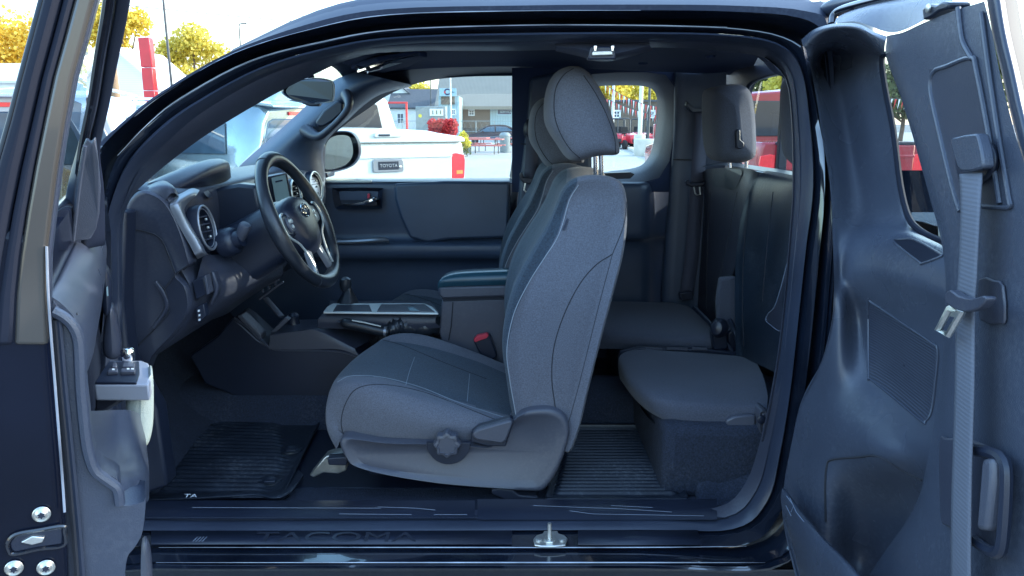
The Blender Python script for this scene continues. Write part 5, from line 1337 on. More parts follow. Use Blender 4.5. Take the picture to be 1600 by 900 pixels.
# pull handle on the edge
on('handle_plate', [(1466,690),(1476,684),(1520,688),(1555,706),(1572,720),(1572,740),(1567,850),(1560,864),(1545,862),(1520,845),(1478,822),(1468,805)], .133, M['plastic'], ND, .006, .004, 2)
tube('handle_loop', [PR(x, y, .148) for x, y in ((1524,704),(1550,708),(1569,722),(1572,760),(1567,840),(1560,862),(1545,860),(1524,845))], .007, M['plastic_dark'], ND, seg=8, smoothn=3)
on('door_handle', [(1532,716),(1550,716),(1549,760),(1541,830),(1523,828),(1528,770)], .158, M['plastic_grey'], ND, .018, .006)
# window glass, outer skin, edge seals
mk('window_glass', [PR(x, y, -.02) for x, y in ((1368,80),(1460,70),(1530,420),(1400,400))], [(0, 1, 2, 3)], M['glass_clear'], ND, smooth=0)
tube('window_seal', [PR(x, y, .001) for x, y in ((1400,84),(1386,84),(1378,92),(1382,132),(1396,205),(1407,290),(1420,340),(1440,362),(1474,378))], .006, M['rubber_dark'], ND, seg=8, smoothn=4)
# outer skin with the window opening: four pieces around the glass
for px in ([(1300,60),(1366,60),(1410,420),(1310,420)], [(1320,400),(1660,400),(1640,960),(1290,960)]):
    on('outer_skin', px, -.05, M['paint'], ND, .006, .002)
# top of the door: inner roof rail of the door, rubber and the upper latch
top_rows = [[(1304,36,.10),(1340,34,.09),(1386,50,.08),(1420,44,.08),(1480,10,.09)],
            [(1310,26,.08),(1345,16,.07),(1390,12,.06),(1440,2,.06),(1500,-10,.07)],
            [(1340,12,.04),(1370,4,.03),(1410,-4,.03),(1450,-10,.03),(1510,-20,.04)]]
patch('top_trim', rp(top_rows), M['plastic_mid'], ND, nu=3, nv=4, smooth=80)
tube('top_seal', [PR(x, y, w) for x, y, w in ((1284,44,.06),(1285,28,.055),(1296,14,.05),(1330,4,.03),(1400,-12,.01))], .018, M['rubber'], ND, seg=10, smoothn=4)
tube('top_seal', [PR(x, y, w) for x, y, w in ((1300,40,.07),(1304,24,.06),(1320,14,.05),(1380,-2,.03),(1440,-14,.02))], .010, M['paint_clean'], ND, seg=10, smoothn=4)
lk = on('upper_latch', [(1440,14),(1450,6),(1462,8),(1472,2),(1482,4),(1480,14),(1466,18),(1452,28),(1442,32)], .135, M['plastic_dark'], ND, .03, .003)
lathe('latch_screw', PR(1451,13,.137), nn*1.0, [(.006, 0), (.006, .002), (.003, .003)], M['steel'], lk, seg=12)
# shut edge: seal and painted flange on the right rim
edge = [(1545,-20),(1556,50),(1570,110),(1582,165),(1597,225),(1615,290),(1630,400),(1645,600),(1650,940)]
patch('edge_seal', rp([[(x-6, y, .124) for x, y in edge], [(x+4, y, .132) for x, y in edge], [(x+16, y, .126) for x, y in edge], [(x+22, y, .10) for x, y in edge]]), M['rubber'], ND, nu=3, nv=3, smooth=80)
patch('edge_flange', rp([[(x+20, y, .10) for x, y in edge], [(x+26, y, .09) for x, y in edge], [(x+36, y, .06) for x, y in edge], [(x+42, y, .0) for x, y in edge]]), M['rubber_dark'], ND, nu=3, nv=3, smooth=60)
# ================================================================== outside of our truck: hood, fender, bed, wheels
def wheel_vf(c, r=.36, w=.24):
    return lathe_vf(c, (0, 1, 0), [(r*.62, -w/2), (r*.93, -w/2), (r, -w*.36), (r, w*.36), (r*.93, w/2), (r*.62, w/2)], 32)
ORG = Vector((0, 2.5, 0))
def xsec(X, top, side, yl=1.56, yr=3.44):
    return [Vector((X, yl+.02, .52)), Vector((X, yl, .75)), Vector((X, yl+.02, side)), Vector((X, yl+.12, top-.02)), Vector((X, 2.5, top+.02)), Vector((X, yr-.12, top-.02)), Vector((X, yr-.02, side)), Vector((X, yr, .75)), Vector((X, yr-.02, .52))]
patch('hood', [xsec(-1.12, 1.20, 1.12), xsec(-1.5, 1.18, 1.1), xsec(-2.0, 1.14, 1.05), xsec(-2.35, 1.05, .98), xsec(-2.5, .85, .8)], M['paint'], T, nu=3, nv=3, smooth=60)
for X in (-1.75, 1.95):
    for Y in (1.66, 3.34):
        w_ = mk('wheel', *wheel_vf((X, Y, .37)), M['rubber'], T, smooth=40)
        lathe('rim', (X, Y, .37), (0, -1 if Y < 2 else 1, 0), [(.22, -.02), (.23, .06), (.2, .05), (.08, .03), (.05, .06), (.01, .065)], M['silver'], w_, seg=24, gear=5, gdep=.02)
bed = [[Vector((X, 1.585, .55)), Vector((X, 1.565, .8)), Vector((X, 1.575, 1.1)), Vector((X, 1.59, 1.27)), Vector((X, 1.61, 1.288)), Vector((X, 1.70, 1.288)), Vector((X, 1.705, 1.27)), Vector((X, 1.705, .85))] for X in (.90, 1.5, 2.0, 2.6, 2.75)]
bd = patch('bed_side', bed, M['paint'], T, nu=2, nv=2, smooth=50)
patch('bed_side', [[Vector((p.x, 5.0-p.y, p.z)) for p in r] for r in bed], M['paint'], T, nu=2, nv=2, smooth=50)
box('bed_floor', (1.83, 2.5, .84), (1.82, 1.7, .05), M['plastic_dark'], T, bevel=.01)
box('tailgate', (2.73, 2.5, 1.1), (.07, 1.6, .52), M['paint'], T, bevel=.015)
box('chassis', (.2, 2.5, .42), (4.4, 1.1, .16), M['plastic_dark'], T, bevel=.02)
text_obj('bed_decal', 'TRD', M['plastic_grey'], bd, basis(Vector((1.86, 3.29, 1.10)), (0, 0, -1), (1, 0, 0)), .09, .001)
# windshield base trim so that the cowl closes to the hood
prism('cowl', [Vector((-1.0, 1.62, 1.10)), Vector((-1.0, 3.38, 1.10)), Vector((-1.16, 3.38, 1.12)), Vector((-1.2, 2.5, 1.14)), Vector((-1.16, 1.62, 1.12))], (0, 0, .06), M['plastic_dark'], T, .01)

# ================================================================== loose floor mats
ORG = Vector((0, 0, 0))
def ribbed_mat(name, corners, z, nrib, label, margin=.06, n_x=40, sub=6, amp=.010, fade=None):
    """corners: near-left, near-right, far-right, far-left in pixels on height z; ribs run across the cabin's length"""
    global ORG
    A, B, C_, D_ = [PZ(x, y, z) for x, y in corners]
    ORG = (A+B+C_+D_)/4; ORG.z = z
    ny = nrib*sub
    V = []
    for j in range(ny+1):
        t = j/ny
        for i in range(n_x+1):
            s = i/n_x
            p = (A*(1-s)+B*s)*(1-t)+(D_*(1-s)+C_*s)*t
            e = min(s, 1-s, )*1.0; et = min(t, 1-t)
            h = .010 if (e < .025 or et < .025) else 0
            k = 0
            if e > margin and et > margin:
                k = min(1, (e-margin)/.02)*min(1, (et-margin)/.02)
                if fade: k *= fade(s, t)
            h += amp*k*(math.sin(2*math.pi*t*nrib)*.5+.5)
            V.append(p+Vector((0, 0, h+.004)))
    o = mk(name, V, grid_faces(ny+1, n_x+1), M['mat_rubber'], None, smooth=70, solid=.004, solid_off=-1)
    o.location = ORG
    tag(o, label, 'floor mat')
    return o
def ff(s, t): return 1-max(0, min(1, (s-.72-.10*math.sin(t*5))/.1))
fm = ribbed_mat('floor_mat', [(228,784),(440,784),(500,662),(320,655)], .508, 22, 'black ribbed rubber floor mat in the driver footwell with two retaining hooks', .05, fade=ff)
for x, y in ((455, 703), (422, 752)):
    h_ = lathe('mat_hook', PZ(x, y, .512), (0, 0, 1), [(.034, 0), (.033, .005), (.022, .007), (.016, .014), (.006, .016)], M['mat_rubber'], fm, seg=22)
    box('hook_bar', PZ(x, y, .531), (.03, .012, .006), M['plastic_dark'], h_, bevel=.002)
text_obj('mat_lettering', 'TA', M['white'], fm, basis(PZ(298, 775, .528), (1, 0, 0), (0, .9, .5)), .015, .0006, sx=1.9)
prism('mat_tab', [PZ(x, y, .52) for x, y in ((452,768),(458,757),(461,758),(456,768))], (0, 0, .002), M['white'], fm, 0)
# curled near lip of the mat
patch('mat_edge', [[PZ(x, 784+d, .513) for x, d in ((232,0),(300,-1),(360,-4),(400,-6),(430,-2),(452,-10),(470,-34))], [PZ(x, 780+d, .527) for x, d in ((232,0),(300,-2),(360,-6),(400,-8),(430,-3),(455,-14),(474,-38))], [PZ(x, 770+d, .515) for x, d in ((236,0),(300,0),(355,-3),(395,-4),(425,-2),(448,-12),(466,-36))]], M['mat_rubber'], fm, nu=3, nv=4, smooth=80)
rm = ribbed_mat('floor_mat', [(852,787),(1076,787),(1015,668),(885,668)], .510, 25, 'black ribbed rubber floor mat behind the driver seat, ribs edge to edge', .05)
ORG = Vector((0, 0, 0))

# ================================================================== ground
def asphalt(name, col, dark, sc=3.0):
    m, nt, b = new_mat(name); N, L_ = nt.nodes, nt.links
    tc = N.new('ShaderNodeTexCoord')
    n1 = N.new('ShaderNodeTexNoise'); n1.inputs['Scale'].default_value = .12; n1.inputs['Detail'].default_value = 6
    n2 = N.new('ShaderNodeTexVoronoi'); n2.inputs['Scale'].default_value = 95
    for q in (n1, n2): L_.new(tc.outputs['Object'], q.inputs['Vector'])
    r = N.new('ShaderNodeValToRGB'); r.color_ramp.elements[0].position = .35; r.color_ramp.elements[1].position = .7
    r.color_ramp.elements[0].color = dark+(1,); r.color_ramp.elements[1].color = col+(1,)
    L_.new(n1.outputs['Fac'], r.inputs['Fac'])
    mx = N.new('ShaderNodeMixRGB'); mx.blend_type = 'OVERLAY'; mx.inputs['Fac'].default_value = .55
    L_.new(r.outputs['Color'], mx.inputs['Color1']); L_.new(n2.outputs['Color'], mx.inputs['Color2'])
    hs = N.new('ShaderNodeHueSaturation'); hs.inputs['Saturation'].default_value = .35; L_.new(mx.outputs['Color'], hs.inputs['Color'])
    L_.new(hs.outputs['Color'], b.inputs['Base Color']); b.inputs['Roughness'].default_value = .9
    bp = N.new('ShaderNodeBump'); bp.inputs['Strength'].default_value = .6; bp.inputs['Distance'].default_value = .01
    L_.new(n2.outputs['Distance'], bp.inputs['Height']); L_.new(bp.outputs['Normal'], b.inputs['Normal'])
    return m
M['asphalt'] = asphalt('asphalt', (.20,.195,.185), (.13,.128,.122))
M['lot'] = asphalt('pale_lot', (.40,.365,.27), (.32,.29,.215))
M['concrete'] = pmat('concrete', (.55,.52,.46), .9, vary=.15, vscale=2, bump=.4, bscale=60)
gr_ = mk('ground', [(-900,-300,0),(900,-300,0),(900,1500,0),(-900,1500,0)], [(0,1,2,3)], M['asphalt'], None, smooth=0); tag(gr_, kind='structure')
pv = mk('pavement', [(-300,10.5,.004),(300,10.5,.004),(300,140,.004),(-300,140,.004)], [(0,1,2,3)], M['lot'], None, smooth=0); tag(pv, kind='structure')

# ================================================================== vehicles standing around
M['white_paint'] = pmat('white_paint', (.58,.62,.61), .22, coat=.7, vary=.03)
M['silver_paint'] = pmat('silver_paint', (.42,.45,.5), .25, metal=.5, coat=.8, vary=.05)
M['silver_pale'] = pmat('pale_silver_paint', (.36,.43,.45), .16, metal=.75, coat=.8, vary=.05)
M['red_paint'] = pmat('red_paint', (.33,.016,.03), .25, coat=.8, vary=.1)
M['dark_paint'] = pmat('dark_paint', (.02,.013,.03), .2, coat=1, vary=.1)
M['lamp_red'] = pmat('tail_lamp', (.75,.02,.03), .2, coat=1, vary=.15, vscale=20, emis=((.8,.02,.03), .25))
M['tyre'] = pmat('tyre', (.02,.02,.022), .8)
M['amber'] = pmat('amber_lamp', (.8,.25,.05), .2, coat=1)
def loftx(name, secs, mat, parent, smooth=45, caps=True, **k):
    """secs: list of (y, half outline [(x,z)...] from bottom outside to top centre) mirrored"""
    V = []; m = None
    for y, h in secs:
        full = h+[(-x, z) for x, z in reversed(h) if abs(x) > 1e-6]
        m = len(full)
        V += [Vector((x, y, z)) for x, z in full]
    F = grid_faces(len(secs), m, True)
    if caps: F += [tuple(range(m)), tuple((len(secs)-1)*m+q for q in range(m))]
    return mk(name, V, F, mat, parent, smooth=smooth, **k)
def flatp(name, pts, y, mat, parent, th=.02, bevel=.006, **k):
    return prism(name, [Vector((x, y, z)) for x, z in pts], (0, -th, 0), mat, parent, bevel, **k)
def wheels(parent, ys, x=.82, r=.39):
    for y in ys:
        for s in (-1, 1):
            w = mk('wheel', *lathe_vf((s*x, y, r), (1, 0, 0), [(r*.6, -.13), (r*.94, -.13), (r, -.09), (r, .09), (r*.94, .13), (r*.6, .13)], 28), M['tyre'], parent, smooth=40)
            lathe('rim', (s*x, y, r), (s, 0, 0), [(r*.62, .08), (r*.64, .13), (r*.5, .1), (r*.2, .09), (r*.15, .12), (.01, .12)], M['silver'], w, seg=20)
def pickup(mat, label, lid=None, badge=None, lamp=1):
    o = empty('parked_pickup'); tag(o, label, 'pickup truck')
    hb = [(.86,.5),(.96,.62),(1.0,.85),(.995,1.1),(.975,1.24),(.95,1.30),(.0,1.30)]
    hb0 = [(x*.97, z) for x, z in hb]
    body_ = loftx('body', [(.02, hb0), (.06, hb), (1.0, hb), (1.78, hb), (1.80, [(x, z*.99) for x, z in hb])], mat, o, bevel=.02)
    cab = [(.94,.5),(.99,.65),(1.0,1.0),(.98,1.24),(.80,1.80),(.70,1.89),(0,1.95)]
    cabl = [(x, min(z, 1.22)) for x, z in cab]
    cabin = loftx('cab', [(1.84, [(x*.96, z*.985) for x, z in cab]), (1.92, cab), (3.2, cab), (3.7, [(x*.98, z*.96) for x, z in cab]), (4.35, cabl), (5.3, [(x*.97, min(z, 1.12)) for x, z in cab]), (5.55, [(x*.9, min(z, .95)) for x, z in cab])], mat, o, bevel=.015)
    flatp('rear_window', [(-.70,1.34),(-.62,1.74),(-.50,1.80),(.50,1.80),(.62,1.74),(.70,1.34)], 1.845, M['tint'], o, .03)
    for s in (-1, 1):
        prism('side_window', [Vector((s*q, y, z)) for q, y, z in ((.985,2.0,1.27),(.85,2.1,1.74),(.84,3.3,1.72),(.97,3.9,1.27))], (s*.015, 0, 0), M['tint'], o, .004)
        flatp('tail_lamp', [(s*.80,.86),(s*.80,1.16),(s*.86,1.17),(s*.965,1.15),(s*.975,1.08),(s*.965,.9),(s*.94,.84)], .03, M['lamp_red'], o, .03)
        flatp('lamp_amber', [(s*.86,.93),(s*.86,.97),(s*.94,.97),(s*.94,.93)], .0, M['amber'], o, .004, 0)
        prism('mirror', [Vector((s*q, 3.6, z)) for q, z in ((1.0,1.25),(1.25,1.28),(1.25,1.5),(1.05,1.48))], (0, .1, 0), mat, o, .02)
    tg = flatp('tailgate', [(-.79,.66),(-.79,1.27),(.79,1.27),(.79,.66)], .02, mat, o, .045, .012)
    flatp('tailgate_step', [(-.79,1.13),(-.79,1.16),(.79,1.16),(.79,1.13)], -.026, mat, tg, .012, .004)
    hp_ = flatp('gate_handle', [(-.17,.98),(-.18,1.0),(-.18,1.10),(-.16,1.12),(.16,1.12),(.18,1.10),(.18,1.0),(.17,.98)], -.026, M['silver'], tg, .02, .006)
    flatp('handle_recess', [(-.12,1.005),(-.12,1.095),(.12,1.095),(.12,1.005)], -.0465, M['plastic_dark'], hp_, .003, .001)
    if badge: text_obj('badge_lettering', badge, M['chrome'], hp_, basis(Vector((0, -.052, 1.05)), (1, 0, 0), (0, 0, 1)), .05, .002, bold=.001)
    lathe('gate_lock', (.14, -.046, 1.03), (0, -1, 0), [(.018, 0), (.018, .004), (.01, .006)], M['chrome'], hp_, seg=14)
    bpv = join_vf([prism_vf([Vector((-.98, y, z)) for y, z in ((.05,.45),(-.16,.45),(-.2,.52),(-.2,.6),(-.15,.66),(.05,.66))], (1.96, 0, 0))])
    mk('bumper', *bpv, M['chrome'], o, bevel=.015)
    flatp('number_plate', [(-.15,.5),(-.15,.62),(.15,.62),(.15,.5)], -.205, M['white'], o, .005, .002)
    if lid:
        lr = [(.965,1.305),(.97,1.335),(.93,1.355),(.62,1.40),(.5,1.425),(0,1.435)]
        l_ = loftx('bed_cover', [(-.02, [(x, z-.01) for x, z in lr]), (.0, lr), (1.8, [(x, z+.03) for x, z in lr])], mat, o, bevel=.012)
        flatp('cover_latch', [(-.13,1.355),(-.15,1.37),(-.14,1.40),(.13,1.40),(.17,1.385),(.16,1.36)], -.02, M['white_paint'], l_, .02, .006)
        flatp('latch_handle', [(-.10,1.368),(-.10,1.39),(.03,1.39),(.03,1.368)], -.041, M['plastic_dark'], l_, .006, .002)
    else:
        flatp('gate_cap', [(-.8,1.27),(-.8,1.305),(.8,1.305),(.8,1.27)], .03, M['plastic_dark'], o, .06, .006)
    wheels(o, (.95, 4.5))
    return o
def suv(mat, label, H=1.85):
    o = empty('parked_suv'); tag(o, label, 'suv')
    sc = H/1.85
    s0 = [(.85,.5),(.95,.6),(1.0,.9),(.98,1.15),(.86,1.62*sc),(.74,1.78*sc),(0,1.85*sc)]
    def low(f): return [(x, min(z, f)) for x, z in s0]
    loftx('body', [(.0, [(x*.9, .55+(z-.5)*.90) for x, z in s0]), (.08, [(x*.97, z*.985) for x, z in s0]), (.3, s0), (2.6, s0), (3.2, [(x, z*.98) for x, z in s0]), (3.9, low(1.15)), (4.8, low(1.02)), (5.0, [(x*.92, min(z, .9)) for x, z in s0])], mat, o, bevel=.03, bseg=3)
    flatp('rear_window', [(-.80,1.12),(-.82,1.2),(-.70,1.58*sc),(-.6,1.62*sc),(.6,1.62*sc),(.70,1.58*sc),(.82,1.2),(.80,1.12)], .03, M['tint_blue'], o, .04, .015)
    flatp('brake_lamp', [(-.3,1.66*sc),(-.3,1.70*sc),(.3,1.70*sc),(.3,1.66*sc)], .02, M['lamp_red'], o, .04, .003)
    prism('spoiler', [Vector((x, y, z)) for x, y, z in ((-.76,.25,1.79*sc),(.76,.25,1.79*sc),(.72,-.1,1.74*sc),(-.72,-.1,1.74*sc))], (0, 0, .03), mat, o, .01)
    for s in (-1, 1):
        flatp('tail_lamp', [(s*.82,.85),(s*.80,1.1),(s*.93,1.12),(s*.96,.88)], .03, M['lamp_red'], o, .05)
        for y0, y1 in ((.35,1.1),(1.2,2.1),(2.2,3.15)):
            prism('side_window', [Vector((s*x, y, z)) for x, y, z in ((.985,y0,1.18),(.885,y0+.06,1.58*sc),(.885,y1-(.02 if y1 < 3 else .35),1.58*sc),(.985,y1,1.18))], (s*.012, 0, 0), M['tint_blue'], o, .004)
        prism('mirror', [Vector((s*q, 3.1, z)) for q, z in ((.98,1.15),(1.2,1.17),(1.2,1.34),(1.03,1.33))], (0, .1, 0), mat, o, .02)
        tube('roof_rail', [(s*.7, .4, 1.80*sc), (s*.7, .5, 1.85*sc), (s*.7, 2.5, 1.85*sc), (s*.7, 2.6, 1.80*sc)], .018, M['chrome'], o, seg=6)
    flatp('number_plate', [(-.15,.86),(-.15,.98),(.15,.98),(.15,.86)], .02, M['white'], o, .03, .002)
    box('bumper', (0, -.02, .6), (1.84, .2, .26), mat, o, bevel=.05, bseg=3)
    wheels(o, (.9, 3.9), .84, .37)
    return o
def place(o, px, Y, rz, dx=0):
    o.location = (P(px, 300, Y).x+dx, Y, 0); o.rotation_euler = (0, 0, R(rz))
wt = pickup(M['white_paint'], 'white pickup truck with white bed cover parked beyond the passenger window', lid=True, badge='TOYOTA')
place(wt, 606, 8.5, 31)
rt_ = pickup(M['red_paint'], 'dark red pickup truck seen through the rear window of the black cabin', badge='FORD')
rt_.location = (3.72, 8.6, 0); rt_.rotation_euler = (0, 0, R(4))
text_obj('tailgate_badge', '4x4', M['chrome'], [c for c in rt_.children if c.name.startswith('tailgate')][0], basis(Vector((-.56, -.030, 1.12)), (1, 0, 0), (0, 0, 1)), .09, .002)
sv1 = suv(M['silver_paint'], 'silver suv with dark tinted rear glass behind the open front door', 1.84)
sv1.location = (-4.55, 7.1, 0); sv1.rotation_euler = (0, 0, R(18))
sv2 = suv(M['silver_pale'], 'shiny pale silver suv seen through the windshield beyond the dashboard', 1.78)
place(sv2, 480, 9.2, 72)
def sedan(label):
    o = empty('parked_sedan'); tag(o, label, 'car')
    # length along x, front at -x; half sections across y
    prof = [(-2.35,.45),(-2.38,.62),(-2.2,.78),(-1.2,.92),(-.45,1.36),(.2,1.44),(.9,1.40),(1.75,1.02),(2.3,.98),(2.38,.7),(2.3,.45)]
    V = []
    c = cat([(a, 0, b) for a, b in prof], 4, True)
    for y, ins, zq in ((-.86, .05, .8), (-.9, .0, .9), (-.78, 0, 1.0), (0, -.01, 1.01), (.78, 0, 1.0), (.9, 0, .9), (.86, .05, .8)):
        V += [Vector((q[0], y*(1-.16*max(0, (q[1]-.95)/.5)), q[1])) for q in inset2([(a, b) for a, _, b in c], ins)]
    m = len(c)
    mk('body', V, grid_faces(7, m, True)+[tuple(range(m)), tuple(6*m+k for k in range(m))], M['dark_paint'], o, smooth=50)
    for s in (-1, 1):
        for pts in ([(-1.0,.97),(-.42,1.30),(.05,1.35),(.08,.98)], [(.16,.98),(.14,1.35),(.85,1.31),(1.35,1.03)]):
            prism('side_window', [Vector((x, s*(.905-.15*max(0, (z-.95)/.5)), z)) for x, z in pts], (0, s*.02, 0), M['tint_blue'], o, .005)
        for x in (-1.45, 1.4):
            w = mk('wheel', *lathe_vf((x, s*.8, .32), (0, 1, 0), [(.2, -.11), (.3, -.11), (.32, -.07), (.32, .07), (.3, .11), (.2, .11)], 24), M['tyre'], o, smooth=40)
            lathe('rim', (x, s*.8, .32), (0, s, 0), [(.2, .07), (.2, .12), (.08, .09), (.01, .1)], M['silver'], w, seg=16)
        box('mirror', (-.75, s*.98, 1.0), (.12, .16, .12), M['dark_paint'], o, bevel=.03)
    prism('windshield', [Vector((-1.12, -.7, .97)), Vector((-1.12, .7, .97)), Vector((-.5, .62, 1.36)), Vector((-.5, -.62, 1.36))], (-.02, 0, .02), M['tint_blue'], o, .005)
    return o
sd = sedan('dark plum sedan parked side-on in front of the brick building')
sd.location = (P(772, 228, 54).x, 54, 0)

# ================================================================== buildings
M['brick'] = None
def brickmat(name, c1, c2, mort, sc=4.2):
    m, nt, b = new_mat(name); N, L_ = nt.nodes, nt.links
    tc = N.new('ShaderNodeTexCoord'); mp = N.new('ShaderNodeMapping'); mp.inputs['Rotation'].default_value = (R(90), 0, 0)
    L_.new(tc.outputs['Object'], mp.inputs['Vector'])
    br = N.new('ShaderNodeTexBrick'); br.inputs['Scale'].default_value = sc
    br.inputs['Color1'].default_value = c1+(1,); br.inputs['Color2'].default_value = c2+(1,); br.inputs['Mortar'].default_value = mort+(1,)
    br.inputs['Mortar Size'].default_value = .012
    L_.new(mp.outputs['Vector'], br.inputs['Vector']); L_.new(br.outputs['Color'], b.inputs['Base Color']); b.inputs['Roughness'].default_value = .85
    return m
def stripemat(name, c1, c2, scale, axis=0, rough=.5):
    m, nt, b = new_mat(name); N, L_ = nt.nodes, nt.links
    tc = N.new('ShaderNodeTexCoord'); wv_ = N.new('ShaderNodeTexWave'); wv_.bands_direction = 'XYZ'[axis]; wv_.inputs['Scale'].default_value = scale
    wv_.inputs['Distortion'].default_value = .15
    L_.new(tc.outputs['Object'], wv_.inputs['Vector'])
    n1 = N.new('ShaderNodeTexNoise'); n1.inputs['Scale'].default_value = .9; L_.new(tc.outputs['Object'], n1.inputs['Vector'])
    r = N.new('ShaderNodeValToRGB'); r.color_ramp.elements[0].color = c1+(1,); r.color_ramp.elements[1].color = c2+(1,)
    ad = N.new('ShaderNodeMath'); ad.operation = 'MULTIPLY_ADD'; ad.inputs[1].default_value = .7; 
    L_.new(wv_.outputs['Fac'], ad.inputs[0]); 
    mu = N.new('ShaderNodeMath'); mu.operation = 'MULTIPLY'; mu.inputs[1].default_value = .4; L_.new(n1.outputs['Fac'], mu.inputs[0]); L_.new(mu.outputs[0], ad.inputs[2])
    L_.new(ad.outputs[0], r.inputs['Fac']); L_.new(r.outputs['Color'], b.inputs['Base Color']); b.inputs['Roughness'].default_value = rough
    return m
M['brick'] = brickmat('brick', (.16,.115,.085), (.12,.088,.066), (.18,.16,.135))
M['metal_roof'] = stripemat('metal_roof', (.13,.115,.09), (.24,.215,.175), 2.2)
M['siding'] = stripemat('white_siding', (.62,.62,.6), (.74,.74,.72), 3, 2)
M['blue_panel'] = stripemat('pale_blue_panel', (.24,.34,.36), (.32,.43,.45), 1.2)
M['shingle'] = pmat('shingle', (.10,.10,.11), .9, vary=.25, vscale=8)
M['sign_blue'] = pmat('sign_blue', (.32,.46,.52), .4)
M['navy'] = pmat('navy_print', (.02,.04,.10), .4)
M['red_print'] = pmat('red_print', (.62,.05,.05), .4)
M['sign_red'] = pmat('sign_red', (.50,.012,.03), .35, coat=.4, vary=.1, vscale=2)
M['grey_metal'] = pmat('grey_metal', (.22,.25,.25), .5, vary=.1)
M['wood_pole'] = pmat('weathered_wood', (.26,.17,.10), .9, vary=.25, vscale=4, bump=.6, bscale=30)
M['pole_white'] = pmat('pole_paint', (.6,.6,.58), .5)
M['pole_dark'] = pmat('pole_dark', (.05,.055,.06), .5)
M['yellow'] = pmat('yellow_dot', (.7,.6,.05), .5)
def BX(px, Y): return P(px, 200, Y).x
def BZ(py, Y): return P(800, py, Y).z
def window(name, x0, x1, z0, z1, Y, parent, mat='tint_blue', fr='white'):
    f = mk(name, *join_vf([box_vf(((x0+x1)/2, Y-.03, z), (x1-x0+.16, .08, .12)) for z in (z0, z1)]+[box_vf((x, Y-.03, (z0+z1)/2), (.12, .08, z1-z0)) for x in (x0, x1)]+[box_vf(((x0+x1)/2, Y-.02, (z0+z1)/2), (x1-x0, .06, .05)), box_vf(((x0+x1)/2, Y-.02, (z0+z1)/2), (.05, .06, z1-z0))]), M[fr], parent, smooth=0, fixn=False)
    mk('pane', *box_vf(((x0+x1)/2, Y, (z0+z1)/2), (x1-x0, .03, z1-z0)), M[mat], f, smooth=0)
    return f
# brick building with metal roof
YB_ = 80.0
BD = empty('brick_building', (BX(770, YB_), YB_, 0)); tag(BD, 'brick building with a large ribbed metal roof beyond the passenger window', 'building')
ORG = Vector(BD.location)
x0, x1, ez = BX(690, YB_), BX(842, YB_), BZ(166, YB_)
box('wall', ((x0+x1)/2, YB_+8, ez/2), (x1-x0, 16, ez), M['brick'], BD, bevel=0, smooth=0)
rz = BZ(104, YB_+8)
mk('roof', [(x0-.6, YB_-.9, ez-.1), (x1+.6, YB_-.9, ez-.1), (x1+.6, YB_+8, rz), (x0-.6, YB_+8, rz), (x0-.6, YB_+17, ez), (x1+.6, YB_+17, ez)], [(0,1,2,3), (3,2,5,4)], M['metal_roof'], BD, smooth=0, solid=.12)
box('fascia', ((x0+x1)/2, YB_-.9, ez-.18), (x1-x0+1.2, .16, .32), M['metal_roof'], BD, bevel=0, smooth=0)
mk('gable', [(x0, YB_, ez), (x0, YB_+8, rz-.1), (x0, YB_+16, ez)], [(0, 1, 2)], M['siding'], BD, smooth=0)
window('window', BX(733,YB_), BX(741,YB_), BZ(180,YB_), BZ(172,YB_), YB_, BD)
gx0, gx1 = BX(766, YB_), BX(835, YB_)
gd = box('garage_door', ((gx0+gx1)/2, YB_-.05, BZ(167,YB_)/2), (gx1-gx0, .14, BZ(167,YB_)), M['blue_panel'], BD, bevel=0, smooth=0)
sgx = (BX(776.5,YB_)+BX(800,YB_))/2; sgz = BZ(175,YB_)
box('door_sign_frame', (sgx, YB_-.14, sgz), (BX(800,YB_)-BX(776,YB_), .05, .72), M['sign_blue'], gd, bevel=0, smooth=0)
box('door_sign', (sgx, YB_-.18, sgz), (BX(798.5,YB_)-BX(778,YB_), .05, .42), M['navy'], gd, bevel=0, smooth=0)
text_obj('door_lettering', 'SERVICE', M['sign_blue'], gd, basis(Vector((sgx+.15, YB_-.215, sgz)), (1,0,0), (0,0,1)), .34, .005, bold=.005)
box('door_plate', (BX(772.5,YB_), YB_-.14, BZ(169.2,YB_)), (.5, .04, .2), M['white'], gd, bevel=0, smooth=0)
# entry porch with sign
YE = 74.0
EN = empty('entry_porch', (BX(701, YE), YE, 0)); tag(EN, 'grey entry porch carrying a pale blue sign with a dark letter C', 'porch')
ORG = Vector(EN.location)
ex0, ex1 = BX(686, YE), BX(717.5, YE)
box('porch_wall', ((ex0+ex1)/2, YE+2.8, BZ(150,YE)/2), (ex1-ex0, 5.4, BZ(150,YE)), M['blue_panel'], EN, bevel=0, smooth=0)
box('porch_brick', ((BX(690,YE)+BX(711,YE))/2, YE+.05, (BZ(151,YE)+BZ(163,YE))/2), (BX(711,YE)-BX(690,YE), .2, BZ(151,YE)-BZ(163,YE)), M['brick'], EN, bevel=0, smooth=0)
sgn = box('porch_sign', ((BX(688,YE)+BX(714,YE))/2, YE-.15, (BZ(138,YE)+BZ(150,YE))/2), (BX(714,YE)-BX(688,YE), .15, BZ(138,YE)-BZ(150,YE)), M['sign_blue'], EN, bevel=0, smooth=0)
cz = BZ(144.2, YE)
text_obj('sign_letter', 'C', M['navy'], sgn, basis(Vector((BX(699.5,YE), YE-.235, cz)), (1,0,0), (0,0,1)), .78, .01, bold=.03)
prism('sign_triangle', [Vector((BX(694.5,YE), YE-.23, cz)), Vector((BX(697.2,YE), YE-.23, cz+.17)), Vector((BX(697.2,YE), YE-.23, cz-.17))], (0, -.02, 0), M['red_print'], sgn, 0, smooth=0)
